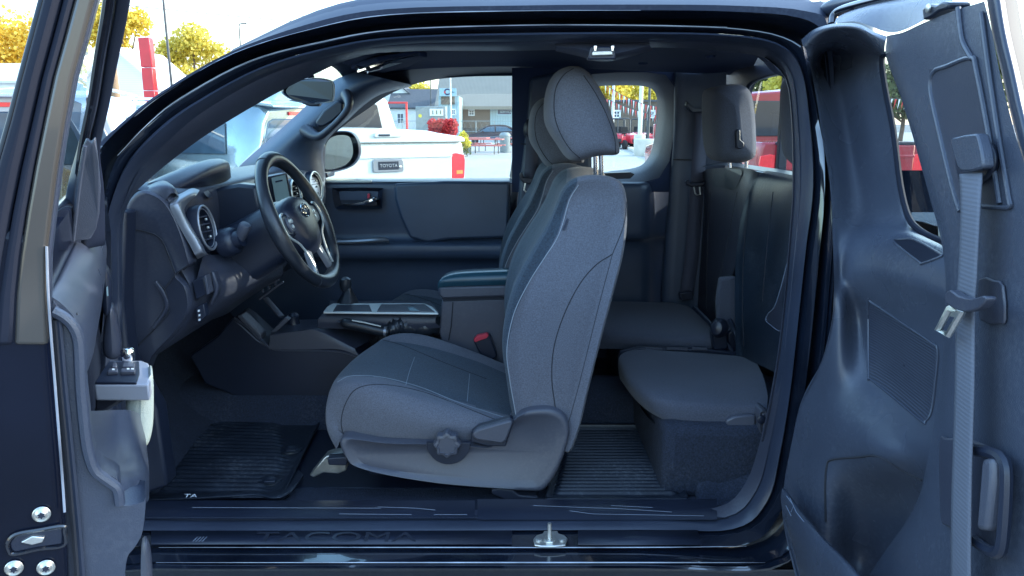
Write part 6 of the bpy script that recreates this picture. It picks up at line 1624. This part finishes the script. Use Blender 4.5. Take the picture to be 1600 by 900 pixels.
text_obj('sign_word', 'Cadet', M['navy'], sgn, basis(Vector((BX(707,YE), YE-.235, cz)), (1,0,0), (0,0,1)), .22, .005)
window('porch_window', BX(705,YE), BX(712,YE), BZ(179,YE), BZ(171,YE), YE+.08, EN)
# second long brick building seen in the far quarter window
YR = 64.0
B2_ = empty('brick_building', (BX(985, YR), YR, 0)); tag(B2_, 'long low flat-roofed brick building behind the row of red tractors', 'building')
ORG = Vector(B2_.location)
rx0, rx1, rz2 = BX(930, YR), BX(1160, YR), BZ(159, YR)
box('wall', ((rx0+rx1)/2, YR+5, rz2/2), (rx1-rx0, 10, rz2), M['brick'], B2_, bevel=0, smooth=0)
box('roof_edge', ((rx0+rx1)/2, YR+5, rz2+.08), (rx1-rx0+.3, 10.3, .16), M['shingle'], B2_, bevel=0, smooth=0)
for a_, b_ in ((958,968),(1013,1022)): window('window', BX(a_,YR), BX(b_,YR), BZ(184,YR), BZ(173,YR), YR, B2_)
ORG = Vector((0, 0, 0))
def house(label, px, Y, w, h, d, roof_h, wallm, roofm, door=False, win=2, gable_front=True, name='house'):
    o = empty(name); tag(o, label, 'house')
    box('wall', (0, d/2, h/2), (w, d, h), wallm, o, bevel=0, smooth=0)
    if gable_front:
        mk('gable', [(-w/2, 0, h), (w/2, 0, h), (0, 0, h+roof_h)], [(0,1,2)], wallm, o, smooth=0)
        v = [(-w/2-.3,-.3,h-.15),(0,-.3,h+roof_h+.05),(w/2+.3,-.3,h-.15),(-w/2-.3,d+.3,h-.15),(0,d+.3,h+roof_h+.05),(w/2+.3,d+.3,h-.15)]
        mk('roof', v, [(0,1,4,3),(1,2,5,4)], roofm, o, smooth=0, solid=.15, fixn=False)
    else:
        v = [(-w/2-.3,-.3,h-.1),(w/2+.3,-.3,h-.1),(-w/2-.3,d/2,h+roof_h),(w/2+.3,d/2,h+roof_h),(-w/2-.3,d+.3,h-.1),(w/2+.3,d+.3,h-.1)]
        mk('roof', v, [(0,1,3,2),(2,3,5,4)], roofm, o, smooth=0, solid=.15, fixn=False)
    for k in range(win):
        x = -w*.3+k*w*.6/max(1, win-1) if win > 1 else 0
        window('window', x-.4, x+.4, h*.45, h*.8, 0, o)
    if door: box('garage_door', (0, -.05, h*.38), (w*.5, .1, h*.75), M['white'], o, bevel=0, smooth=0)
    o.location = (BX(px, Y), Y, 0)
    return o
house('white clapboard house with gabled roof behind the wooden utility pole', 192, 46, 4.6, 3.6, 6, 2.2, M['siding'], M['siding'], win=2)
house('white garage with wide door low beside the red pylon', 212, 40, 4.2, 2.4, 5, .5, M['siding'], M['siding'], door=True, win=1, gable_front=False)
house('low bungalow with dark shingle roof right of the red pylon', 275, 52, 5.5, 3.0, 6, 1.8, M['siding'], M['shingle'], win=2, gable_front=False)
house('pale house with steep gable far beyond the white pickup cab', 612, 95, 6, 4.4, 8, 2.6, M['siding'], M['shingle'], win=2)
house('blue-grey roofed house between the steep gable and the porch', 650, 92, 6, 3.4, 8, 2.2, M['siding'], M['shingle'], win=2, gable_front=False)
house('white house at the far left behind the silver suv', 20, 50, 9, 4.2, 6, 1.2, M['siding'], M['siding'], win=3, gable_front=False)

# ================================================================== trees and shrubs
def leafmat(name, c1, c2, trans=.35):
    m, nt, b = new_mat(name); N, L_ = nt.nodes, nt.links
    g = N.new('ShaderNodeNewGeometry'); r = N.new('ShaderNodeValToRGB')
    r.color_ramp.elements[0].color = c1+(1,); r.color_ramp.elements[1].color = c2+(1,)
    L_.new(g.outputs['Random Per Island'], r.inputs['Fac']); L_.new(r.outputs['Color'], b.inputs['Base Color']); b.inputs['Roughness'].default_value = .7
    t = N.new('ShaderNodeBsdfTranslucent'); L_.new(r.outputs['Color'], t.inputs['Color'])
    x = N.new('ShaderNodeMixShader'); x.inputs[0].default_value = trans
    L_.new(b.outputs[0], x.inputs[1]); L_.new(t.outputs[0], x.inputs[2]); L_.new(x.outputs[0], N['Material Output'].inputs['Surface'])
    return m
M['leaf_y'] = leafmat('yellow_leaves', (.62,.44,.03), (.85,.72,.16), .5)
M['leaf_yg'] = leafmat('yellow_green_leaves', (.50,.42,.05), (.84,.72,.18), .5)
M['leaf_o'] = leafmat('orange_leaves', (.70,.46,.04), (.88,.68,.13), .45)
M['leaf_r'] = leafmat('red_leaves', (.42,.02,.03), (.70,.07,.07), .3)
M['leaf_g'] = leafmat('dull_green_leaves', (.07,.09,.03), (.20,.22,.08), .35)
M['bark'] = pmat('bark', (.14,.10,.075), .95, vary=.3, vscale=3)
def leaves_vf(centers, n, s, flat=1.0):
    V, F = [], []
    for c, r in centers:
        k = max(8, int(n*r*r/sum(q[1]**2 for q in centers)))
        for _ in range(k):
            d = rng.normal(size=3); d /= np.linalg.norm(d); rad = r*(rng.random()**.45)
            p = Vector(c)+Vector(d)*rad
            a = Vector(rng.normal(size=3)).normalized(); b = a.cross(Vector(rng.normal(size=3))).normalized()
            q = s*(.5+rng.random())
            o = len(V); V += [p-a*q-b*q*.6, p+a*q-b*q*.6, p+a*q*.6+b*q*.7, p-a*q*.6+b*q*.7]; F.append((o, o+1, o+2, o+3))
    return V, F
def tree(label, px, Y, top_py, w, mat, n=2600, s=.22, trunk=True, base=1.8, group=None, name='tree', dense=1.0):
    o = empty(name); tag(o, label, 'tree', group)
    H = P(800, top_py, Y).z; r = w/2
    cs_ = []
    for k in range(16):
        t = rng.random(); an = rng.random()*6.28; rr = r*.72*math.sqrt(rng.random())*(1-.45*max(0, t-.55))
        cs_.append(((rr*math.cos(an), rr*math.sin(an)*.7, base+(H-base)*(.18+.68*t)), r*(.26+.2*rng.random())))
    cs_.append(((0, 0, H-r*.35), r*.35))
    mk('crown', *leaves_vf(cs_, n, s), mat, o, smooth=0, fixn=False)
    parts = [tube_vf([(0,0,0), (.1,0,H*.3), (-.05,.1,H*.6), (.1,0,H*.85)], [.03*H, .022*H, .012*H, .004*H], 7, 3)]
    for c, rr in cs_[:9]:
        parts.append(tube_vf([(0, 0, H*.28+.2*rng.random()*H), (c[0]*.5, c[1]*.5, (c[2]+H*.3)*.5), c], [.012*H, .007*H, .003*H], 5, 2))
    mk('trunk', *join_vf(parts), M['bark'], o, smooth=60)
    o.location = (BX(px, Y), Y, 0)
    return o
tree('golden tree at the far left edge above the silver suv', 20, 56, 26, 10, M['leaf_o'], 9000, .12)
tree('bare grey tree poking above the golden tree', 22, 66, -28, 7, M['leaf_o'], 160, .14)
tree('tall yellow tree between the open door frame and the red pylon', 196, 58, -2, 6.5, M['leaf_y'], 8000, .12)
tree('round yellow-green tree right of the red pylon', 312, 60, 36, 6.6, M['leaf_yg'], 9000, .11)
tree('small yellow tree peeping over the shingle roof', 258, 70, 92, 5.0, M['leaf_y'], 3000, .13)
tree('distant yellow-green tree above the grey roofs beside the porch', 655, 120, 128, 8, M['leaf_yg'], 4000, .18)
tree('small red maple above the steep gabled house', 632, 110, 136, 5, M['leaf_r'], 1100, .26)
tree('yellow tree top seen over the pennants in the far quarter window', 950, 90, 120, 8, M['leaf_y'], 4000, .18)
tree('olive tree behind the flat brick roof and lamp post', 1004, 92, 118, 10, M['leaf_yg'], 4000, .18)
tree('bare-branched olive tree left of the rear window divider', 1190, 60, 96, 8, M['leaf_g'], 2500, .12)
tree('yellow tree right of the rear window divider', 1236, 56, 92, 5.5, M['leaf_yg'], 5000, .12)
tree('dark green tree seen through the open rear door window', 1408, 52, 92, 6.5, M['leaf_g'], 6000, .13)
tree('tall green tree beyond the right-hand door', 1500, 56, 60, 9, M['leaf_g'], 2600, .24)
tree('bright yellow tree seen through the windshield behind the pale silver suv', 385, 34, 120, 5, M['leaf_y'], 3500, .1)
# clipped red shrub on a bed of yellow flowers
YS = 37.0
SH = empty('red_shrub', (BX(692, YS), YS, 0)); tag(SH, 'clipped bright red shrub above yellow flowers', 'shrub')
cs_ = [((x, y, z), .26) for x in (-.46, -.16, .16, .46) for y in (-.15, .15) for z in (1.12, 1.30, 1.50)]
ORG = Vector((0, 0, 0))
mk('crown', *leaves_vf(cs_, 3200, .05), M['leaf_r'], SH, smooth=0, fixn=False)
mk('stem', *join_vf([tube_vf([(x, 0, 0), (x*1.5, 0, 1.2)], [.04, .02], 6) for x in (-.25, 0, .25)]), M['bark'], SH, smooth=60)
FLW = empty('yellow_flowers', (BX(703, 36), 36, 0)); tag(FLW, 'bed of yellow flowers at the foot of the red shrub', 'flower bed')
cs_ = [((x, 0, .62), .28) for x in (-.75, -.4, 0, .35, .7)]+[((.62, .3, .95), .22)]
mk('blooms', *leaves_vf(cs_, 1300, .05), leafmat('yellow_blooms', (.55,.45,.02), (.75,.68,.08), .4), FLW, smooth=0, fixn=False)
mk('stems', *leaves_vf([((x, 0, .3), .3) for x in (-.7, -.35, 0, .35, .7)], 500, .05), M['leaf_g'], FLW, smooth=0, fixn=False)

# ================================================================== poles, signs, small things of the lot
def pole(name, label, cat_, px, Y, top_py, r, mat, lean=0, arm=None, base=None, bottom=0):
    o = empty(name); tag(o, label, cat_)
    H = P(px, top_py, Y).z
    tube('pole', [(0, 0, bottom), (lean*.5, 0, H*.5), (lean, 0, H)], [r*1.15, r, r*.8], mat, o, seg=12, smoothn=2)
    if arm: tube('lamp_arm', [(lean, 0, H), (lean+.3*arm, 0, H+.25), (lean+1.2*arm, 0, H+.3)], [r*.8, r*.7, r*.9], mat, o, seg=8, smoothn=3)
    if base: lathe('concrete_base', (0, 0, 0), (0, 0, 1), [(base, 0), (base, .85), (base*.9, .92), (.05, .93)], M['concrete'], o, seg=20)
    o.location = (BX(px, Y), Y, 0)
    return o
pole('utility_pole', 'brown wooden utility pole beside the open front door frame', 'utility pole', 187, 24, 40, .14, M['wood_pole'], lean=-.05)
pole('light_pole', 'thin tall grey pole in front of the round yellow-green tree', 'pole', 275, 34, -60, .055, M['pole_dark'], lean=-.05)
pole('street_lamp', 'small distant street lamp with a curved arm above the roofline', 'street lamp', 385, 110, 40, .10, M['pole_dark'], arm=.9)
pole('light_pole', 'white lamp post on a round concrete base before the red tractors', 'lamp post', 1000, 43, 60, .11, M['pole_white'], base=.32)
pole('light_pole', 'slim dark lamp post right of the white lamp post', 'lamp post', 1013, 45, 60, .075, M['pole_dark'])
pole('light_pole', 'thin white pole at the left edge of the far quarter window', 'pole', 957, 50, 60, .09, M['pole_white'])
pole('flag_pole', 'slender pale pole rising in front of the porch sign', 'pole', 705, 60, 60, .06, M['pole_white'])
pole('flag_pole', 'thin dark pole left of the grey porch', 'pole', 674, 78, 90, .05, M['pole_dark'])
# red pylon
YP = 30.0
RP = empty('red_pylon', (BX(238, YP), YP, 0)); tag(RP, 'tall red sign pylon with a flared bright top', 'sign')
zt_ = P(238, 58, YP).z; zm_ = P(238, 105, YP).z
prism('pylon_top', [Vector((x, 0, z)) for x, z in ((-.22,zm_),(-.225,zt_-.2),(-.235,zt_-.02),(.2,zt_),(.215,zt_-.3),(.22,zm_))], (0, .35, 0), M['sign_red'], RP, .03)
for a_, b_ in ((zm_-.02, zm_-.85), (zm_-.87, zm_-1.45), (zm_-1.47, .0)):
    box('pylon_panel', (0, .17, (a_+b_)/2), (.42, .34, a_-b_), M['sign_red'], RP, bevel=.02)
# power lines
for (a_, b_, lb) in ((((150,-6,40), (560,33,46)), 0, 'upper black power line sagging across the white sky'), (((250,-12,42), (560,26,48)), 0, 'thinner power line above the longer black one')):
    p0, p1 = P(*a_[0]), P(*a_[1]); p0 = p0+(p0-p1)*.8; p1 = p1+(p1-p0)*.5
    l = tube('power_line', [p0*(1-t)+p1*t+Vector((0, 0, -.35*math.sin(math.pi*t))) for t in np.linspace(0, 1, 15)], .018 if 'upper' in lb else .011, M['pole_dark'], None, seg=5); tag(l, lb, 'power line')
# electric cabinet with notice board
YC = 40.0
EC = empty('electric_cabinet', (BX(673, YC), YC, 0)); tag(EC, 'grey steel electric cabinet with a yellow dot and white notice', 'cabinet')
ORG = Vector(EC.location)
cx0, cx1, cz1 = BX(650, YC), BX(697, YC), BZ(166, YC)
cb = box('housing', ((cx0+cx1)/2, YC+.5, cz1/2), (cx1-cx0, 1.0, cz1), M['grey_metal'], EC, bevel=.03)
box('cabinet_door', ((BX(651,YC)+BX(671,YC))/2, YC-.015, cz1/2), (BX(671,YC)-BX(651,YC), .03, cz1-.1), M['grey_metal'], EC, bevel=.008)
lathe('warning_dot', (BX(657,YC), YC-.032, BZ(181,YC)), (0, -1, 0), [(.09, 0), (.09, .004)], M['yellow'], EC, seg=18)
nb_ = box('notice_board', ((BX(672,YC)+BX(693,YC))/2, YC-.03, (BZ(170,YC)+BZ(181,YC))/2), (BX(693,YC)-BX(672,YC), .04, BZ(170,YC)-BZ(181,YC)), M['white'], EC, bevel=.004)
for x in (676, 682, 688): box('notice_mark', (BX(x+1,YC), YC-.055, BZ(175.5,YC)), (.05, .01, .2), M['leaf_g'], nb_, bevel=0, smooth=0)
ORG = Vector((0, 0, 0))
# picnic tables
def picnic():
    o = empty('picnic_table'); tag(o, 'red-topped picnic table with thin steel legs in front of the dark sedan', 'picnic table', 'red picnic tables')
    box('table_top', (0, 0, .74), (1.9, .75, .05), M['red_paint2'], o, bevel=.01)
    for s in (-1, 1):
        box('bench_seat', (0, s*.65, .44), (1.9, .26, .05), M['red_paint2'], o, bevel=.01)
        mk('leg_frame', *join_vf([tube_vf([(s*.6, -.65, .02), (s*.6, -.6, .42), (s*.6, .6, .42), (s*.6, .65, .02)], .025, 6), tube_vf([(s*.6, -.3, .42), (s*.6, -.25, .72), (s*.6, .25, .72), (s*.6, .3, .42)], .025, 6)]), M['pole_dark'], o, smooth=50)
    return o
M['red_paint2'] = pmat('faded_red_boards', (.58,.16,.13), .6, vary=.12)
p0 = picnic(); p0.location = (BX(737, 43), 43, 0); p0.rotation_euler = (0, 0, R(-14))
p1 = copy_tree(p0); p1.location = (BX(757, 39), 39, 0); p1.rotation_euler = (0, 0, R(-8)); p1['label'] = 'middle red picnic table with its bench towards the sedan wheels'
p2 = copy_tree(p0); p2.location = (BX(802, 42), 42, 0); p2.rotation_euler = (0, 0, R(-5)); p2['label'] = 'red picnic table behind the grey waste bin at the pillar'
p0['label'] = 'red picnic table nearest the yellow flowers and red shrub'
def bin_(label, px, Y, s=1.0):
    o = lathe('waste_bin', (0, 0, 0), (0, 0, 1), [(.02, 0), (.27, 0), (.30, .06), (.31, .95), (.33, 1.0), (.30, 1.08), (.22, 1.16), (.03, 1.18)], M['grey_metal'], None, seg=20)
    o.location = (BX(px, Y), Y, 0); o.scale = (s, s, s); tag(o, label, 'waste bin'); return o
bin_('grey waste bin with domed lid beside the sedan', 789, 41, .9)
bin_('slim pale bollard-like bin left of the sedan bonnet', 731, 41, .6)
# chain link fence
FN = empty('chain_fence', (BX(765, 62), 62, 0)); tag(FN, 'low galvanised wire fence in front of the brick building', 'fence')
ORG = Vector(FN.location)
fx0, fx1 = BX(600, 62), BX(830, 62)
for x in np.linspace(fx0, fx1, 9): tube('fence_post', [(x, 62, 0), (x, 62, 1.75)], .035, M['grey_metal'], FN, seg=6)
for z in (1.72, .9, .15): tube('fence_rail', [(fx0, 62, z), (fx1, 62, z)], .022, M['grey_metal'], FN, seg=5)
wires = []
for x in np.arange(fx0, fx1, .45):
    wires.append(tube_vf([(x, 62, .1), (x+.8, 62, 1.7)], .006, 3)); wires.append(tube_vf([(x+.8, 62, .1), (x, 62, 1.7)], .006, 3))
mk('wire_mesh', *join_vf(wires), M['grey_metal'], FN, smooth=0, fixn=False)
ORG = Vector((0, 0, 0))
# rusty red frame and pale figure-like machines beyond the white cab
RFm = empty('steel_frame', (BX(618, 48), 48, 0)); tag(RFm, 'rust-red steel goal frame beyond the white pickup cab', 'frame')
mk('frame_post', *tube_vf([(BX(636,48)-BX(618,48), 0, 0), (BX(636,48)-BX(618,48), 0, BZ(160,48))], .07, 8), M['red_print'], RFm, smooth=50)
mk('frame_post', *tube_vf([(BX(601,48)-BX(618,48), 0, 0), (BX(601,48)-BX(618,48), 0, BZ(160,48))], .07, 8), M['red_print'], RFm, smooth=50)
mk('frame_beam', *tube_vf([(BX(598,48)-BX(618,48), 0, BZ(160.5,48)), (BX(638,48)-BX(618,48), 0, BZ(160.5,48))], .06, 8), M['red_print'], RFm, smooth=50)
# tractors
def tractor():
    o = empty('garden_tractor'); tag(o, 'red garden tractor', 'tractor', 'red tractors in a row')
    prism('hood', [Vector((-.3, y, z)) for y, z in ((-1.0,.35),(-1.05,.6),(-.95,.85),(-.2,.95),(-.15,.4))], (.6, 0, 0), M['lamp_red2'], o, .05)
    prism('fender', [Vector((-.55, y, z)) for y, z in ((.1,.5),(.2,.75),(.8,.78),(.95,.5))], (1.1, 0, 0), M['lamp_red2'], o, .05)
    prism('grille', [Vector((x, -1.06, z)) for x, z in ((-.22,.4),(-.22,.62),(.22,.62),(.22,.4))], (0, -.02, 0), M['plastic_dark'], o, .01)
    box('seat', (0, .45, .95), (.45, .4, .1), M['tyre'], o, bevel=.03); box('backrest', (0, .66, 1.15), (.42, .1, .36), M['tyre'], o, bevel=.03)
    for s in (-1, 1):
        for y, r, w in ((.55, .42, .24), (-.7, .28, .16)):
            mk('wheel', *lathe_vf((s*.55, y, r), (1, 0, 0), [(r*.5, -w/2), (r*.95, -w/2), (r, -w*.3), (r, w*.3), (r*.95, w/2), (r*.5, w/2)], 18), M['tyre'], o, smooth=40)
    mk('roll_bar', *tube_vf([(-.4, .75, .7), (-.4, .8, 1.7), (-.32, .8, 1.82), (.32, .8, 1.82), (.4, .8, 1.7), (.4, .75, .7)], .04, 8), M['pole_dark'], o, smooth=50)
    tube('steering_column', [(0, -.1, .9), (0, .12, 1.15)], .03, M['tyre'], o, seg=6)
    return o
M['lamp_red2'] = pmat('tractor_red', (.55,.02,.04), .35, coat=.5)
spots = [(940,47,'left'),(966,48,'second'),(983,47,'third'),(1012,50,'fourth'),(1026,48,'fifth'),(975,52,'back'),(995,53,'backfill'),(1018,54,'last')]
labs = ['red garden tractor partly hidden behind the grey headrest','red garden tractor just right of the headrest, front row','red garden tractor in the front row left of the white lamp post','red garden tractor between the white and the dark lamp posts','red garden tractor at the right edge of the quarter window','red tractor in the second row with its roll bar against the bricks','red tractor in the second row right behind the white lamp post','red tractor in the second row near the right brick window']
pt = tractor()
for i, ((px, Y, _), lb) in enumerate(zip(spots, labs)):
    o = pt if i == 0 else copy_tree(pt)
    o.location = (BX(px, Y), Y, 0); o.rotation_euler = (0, 0, R([12,-8,15,-20,5,20,-10,8][i])); o['label'] = lb
# kerb and planter

def gpt(px, py): 
    q = PZ(px, py, 0); return q
kv = [gpt(968,229), gpt(1030,254), gpt(1036,251), gpt(976,228)]
kb_ = prism('kerb', kv, (0, 0, .15), M['concrete'], None, .02); tag(kb_, kind='structure')
pb_ = lathe('planter_block', (0, 0, 0), (0, 0, 1), [(.02, 0), (.62, 0), (.66, .1), (.66, .75), (.6, .8), (.5, .74), (.02, .72)], M['concrete'], None, seg=20); pb_.location = (BX(1013, 37), 37, 0); tag(pb_, 'round concrete planter block on the kerb below the dark lamp post', 'planter')
# pennant strings
def pennants(label, a_, b_, n, sag):
    p0, p1 = P(*a_), P(*b_)
    pts = [p0*(1-t)+p1*t+Vector((0, 0, -sag*math.sin(math.pi*t))) for t in np.linspace(0, 1, 2*n+1)]
    V, F = tube_vf(pts, .012, 4); k = len(F); V = list(V)
    mats = [0]*k
    for i in range(n):
        p, q = pts[2*i], pts[2*i+1]; o = len(V); h = .42
        V += [p, q, (p+q)/2+Vector((rng.normal()*.03, .1*rng.normal(), -h))]; F.append((o, o+1, o+2)); mats.append(1 if i % 2 else 2)
    o = mk('pennant_string', V, F, [M['pole_dark'], M['red_print'], M['white']], None, smooth=0, fixn=False)
    for p, m_ in zip(o.data.polygons, mats): p.material_index = m_
    tag(o, label, 'pennants', 'strings of red and white pennants')
pennants('upper string of red and white pennants in the quarter window', (945,132,40), (1060,168,38), 30, .35)
pennants('lower string of red and white pennants crossing the brick wall', (930,146,48), (1060,186,44), 34, .25)
pennants('string of red and white pennants above the dark red pickup', (1130,150,30), (1290,150,30), 26, .12)
pennants('string of pennants before the dark green tree in the door window', (1370,152,32), (1520,152,32), 26, .1)

# ================================================================== light
w = bpy.data.worlds.new('World'); S.world = w; w.use_nodes = True
nt = w.node_tree; bg = nt.nodes['Background']
sky = nt.nodes.new('ShaderNodeTexSky'); sky.sky_type = 'NISHITA'; sky.sun_disc = False
to_sun = Vector((.935, .18, .29)).normalized()
el = math.asin(to_sun.z); az = math.atan2(to_sun.x, to_sun.y)
sky.sun_elevation = el; sky.sun_rotation = az; sky.air_density = 1.3; sky.dust_density = .8; sky.ozone_density = 2.5
# bright autumn haze low over the horizon
tcw = nt.nodes.new('ShaderNodeTexCoord'); sx = nt.nodes.new('ShaderNodeSeparateXYZ'); nt.links.new(tcw.outputs['Generated'], sx.inputs[0])
hz_ = nt.nodes.new('ShaderNodeMapRange'); hz_.interpolation_type = 'SMOOTHSTEP'; hz_.inputs[1].default_value = 0; hz_.inputs[2].default_value = .42; hz_.inputs[3].default_value = .85; hz_.inputs[4].default_value = .0
nt.links.new(sx.outputs['Z'], hz_.inputs[0])
hm = nt.nodes.new('ShaderNodeMixRGB'); hm.inputs['Color2'].default_value = (.98, 1.05, 1.12, 1)
nt.links.new(hz_.outputs[0], hm.inputs['Fac']); nt.links.new(sky.outputs[0], hm.inputs['Color1'])
gn = nt.nodes.new('ShaderNodeVectorMath'); gn.operation = 'SCALE'; gn.inputs['Scale'].default_value = 8.6   # low sun: the clear sky of this model is dim
nt.links.new(hm.outputs[0], gn.inputs[0]); nt.links.new(gn.outputs[0], bg.inputs[0]); bg.inputs[1].default_value = .15
sl_ = bpy.data.lights.new('sun', 'SUN'); sl_.energy = 5; sl_.angle = R(.5); sl_.color = (1, .95, .86)
so = bpy.data.objects.new('sun', sl_); COL.objects.link(so); so.rotation_euler = to_sun.to_track_quat('Z', 'Y').to_euler(); so.location = to_sun*50
S.view_settings.view_transform = 'Standard'; S.view_settings.look = 'None'; S.view_settings.exposure = 0; S.view_settings.gamma = 1
S.render.engine = 'CYCLES'
S.cycles.use_denoising = True
S.cycles.max_bounces = 10; S.cycles.diffuse_bounces = 5; S.cycles.glossy_bounces = 4; S.cycles.transparent_max_bounces = 16
S.cycles.sample_clamp_indirect = 6
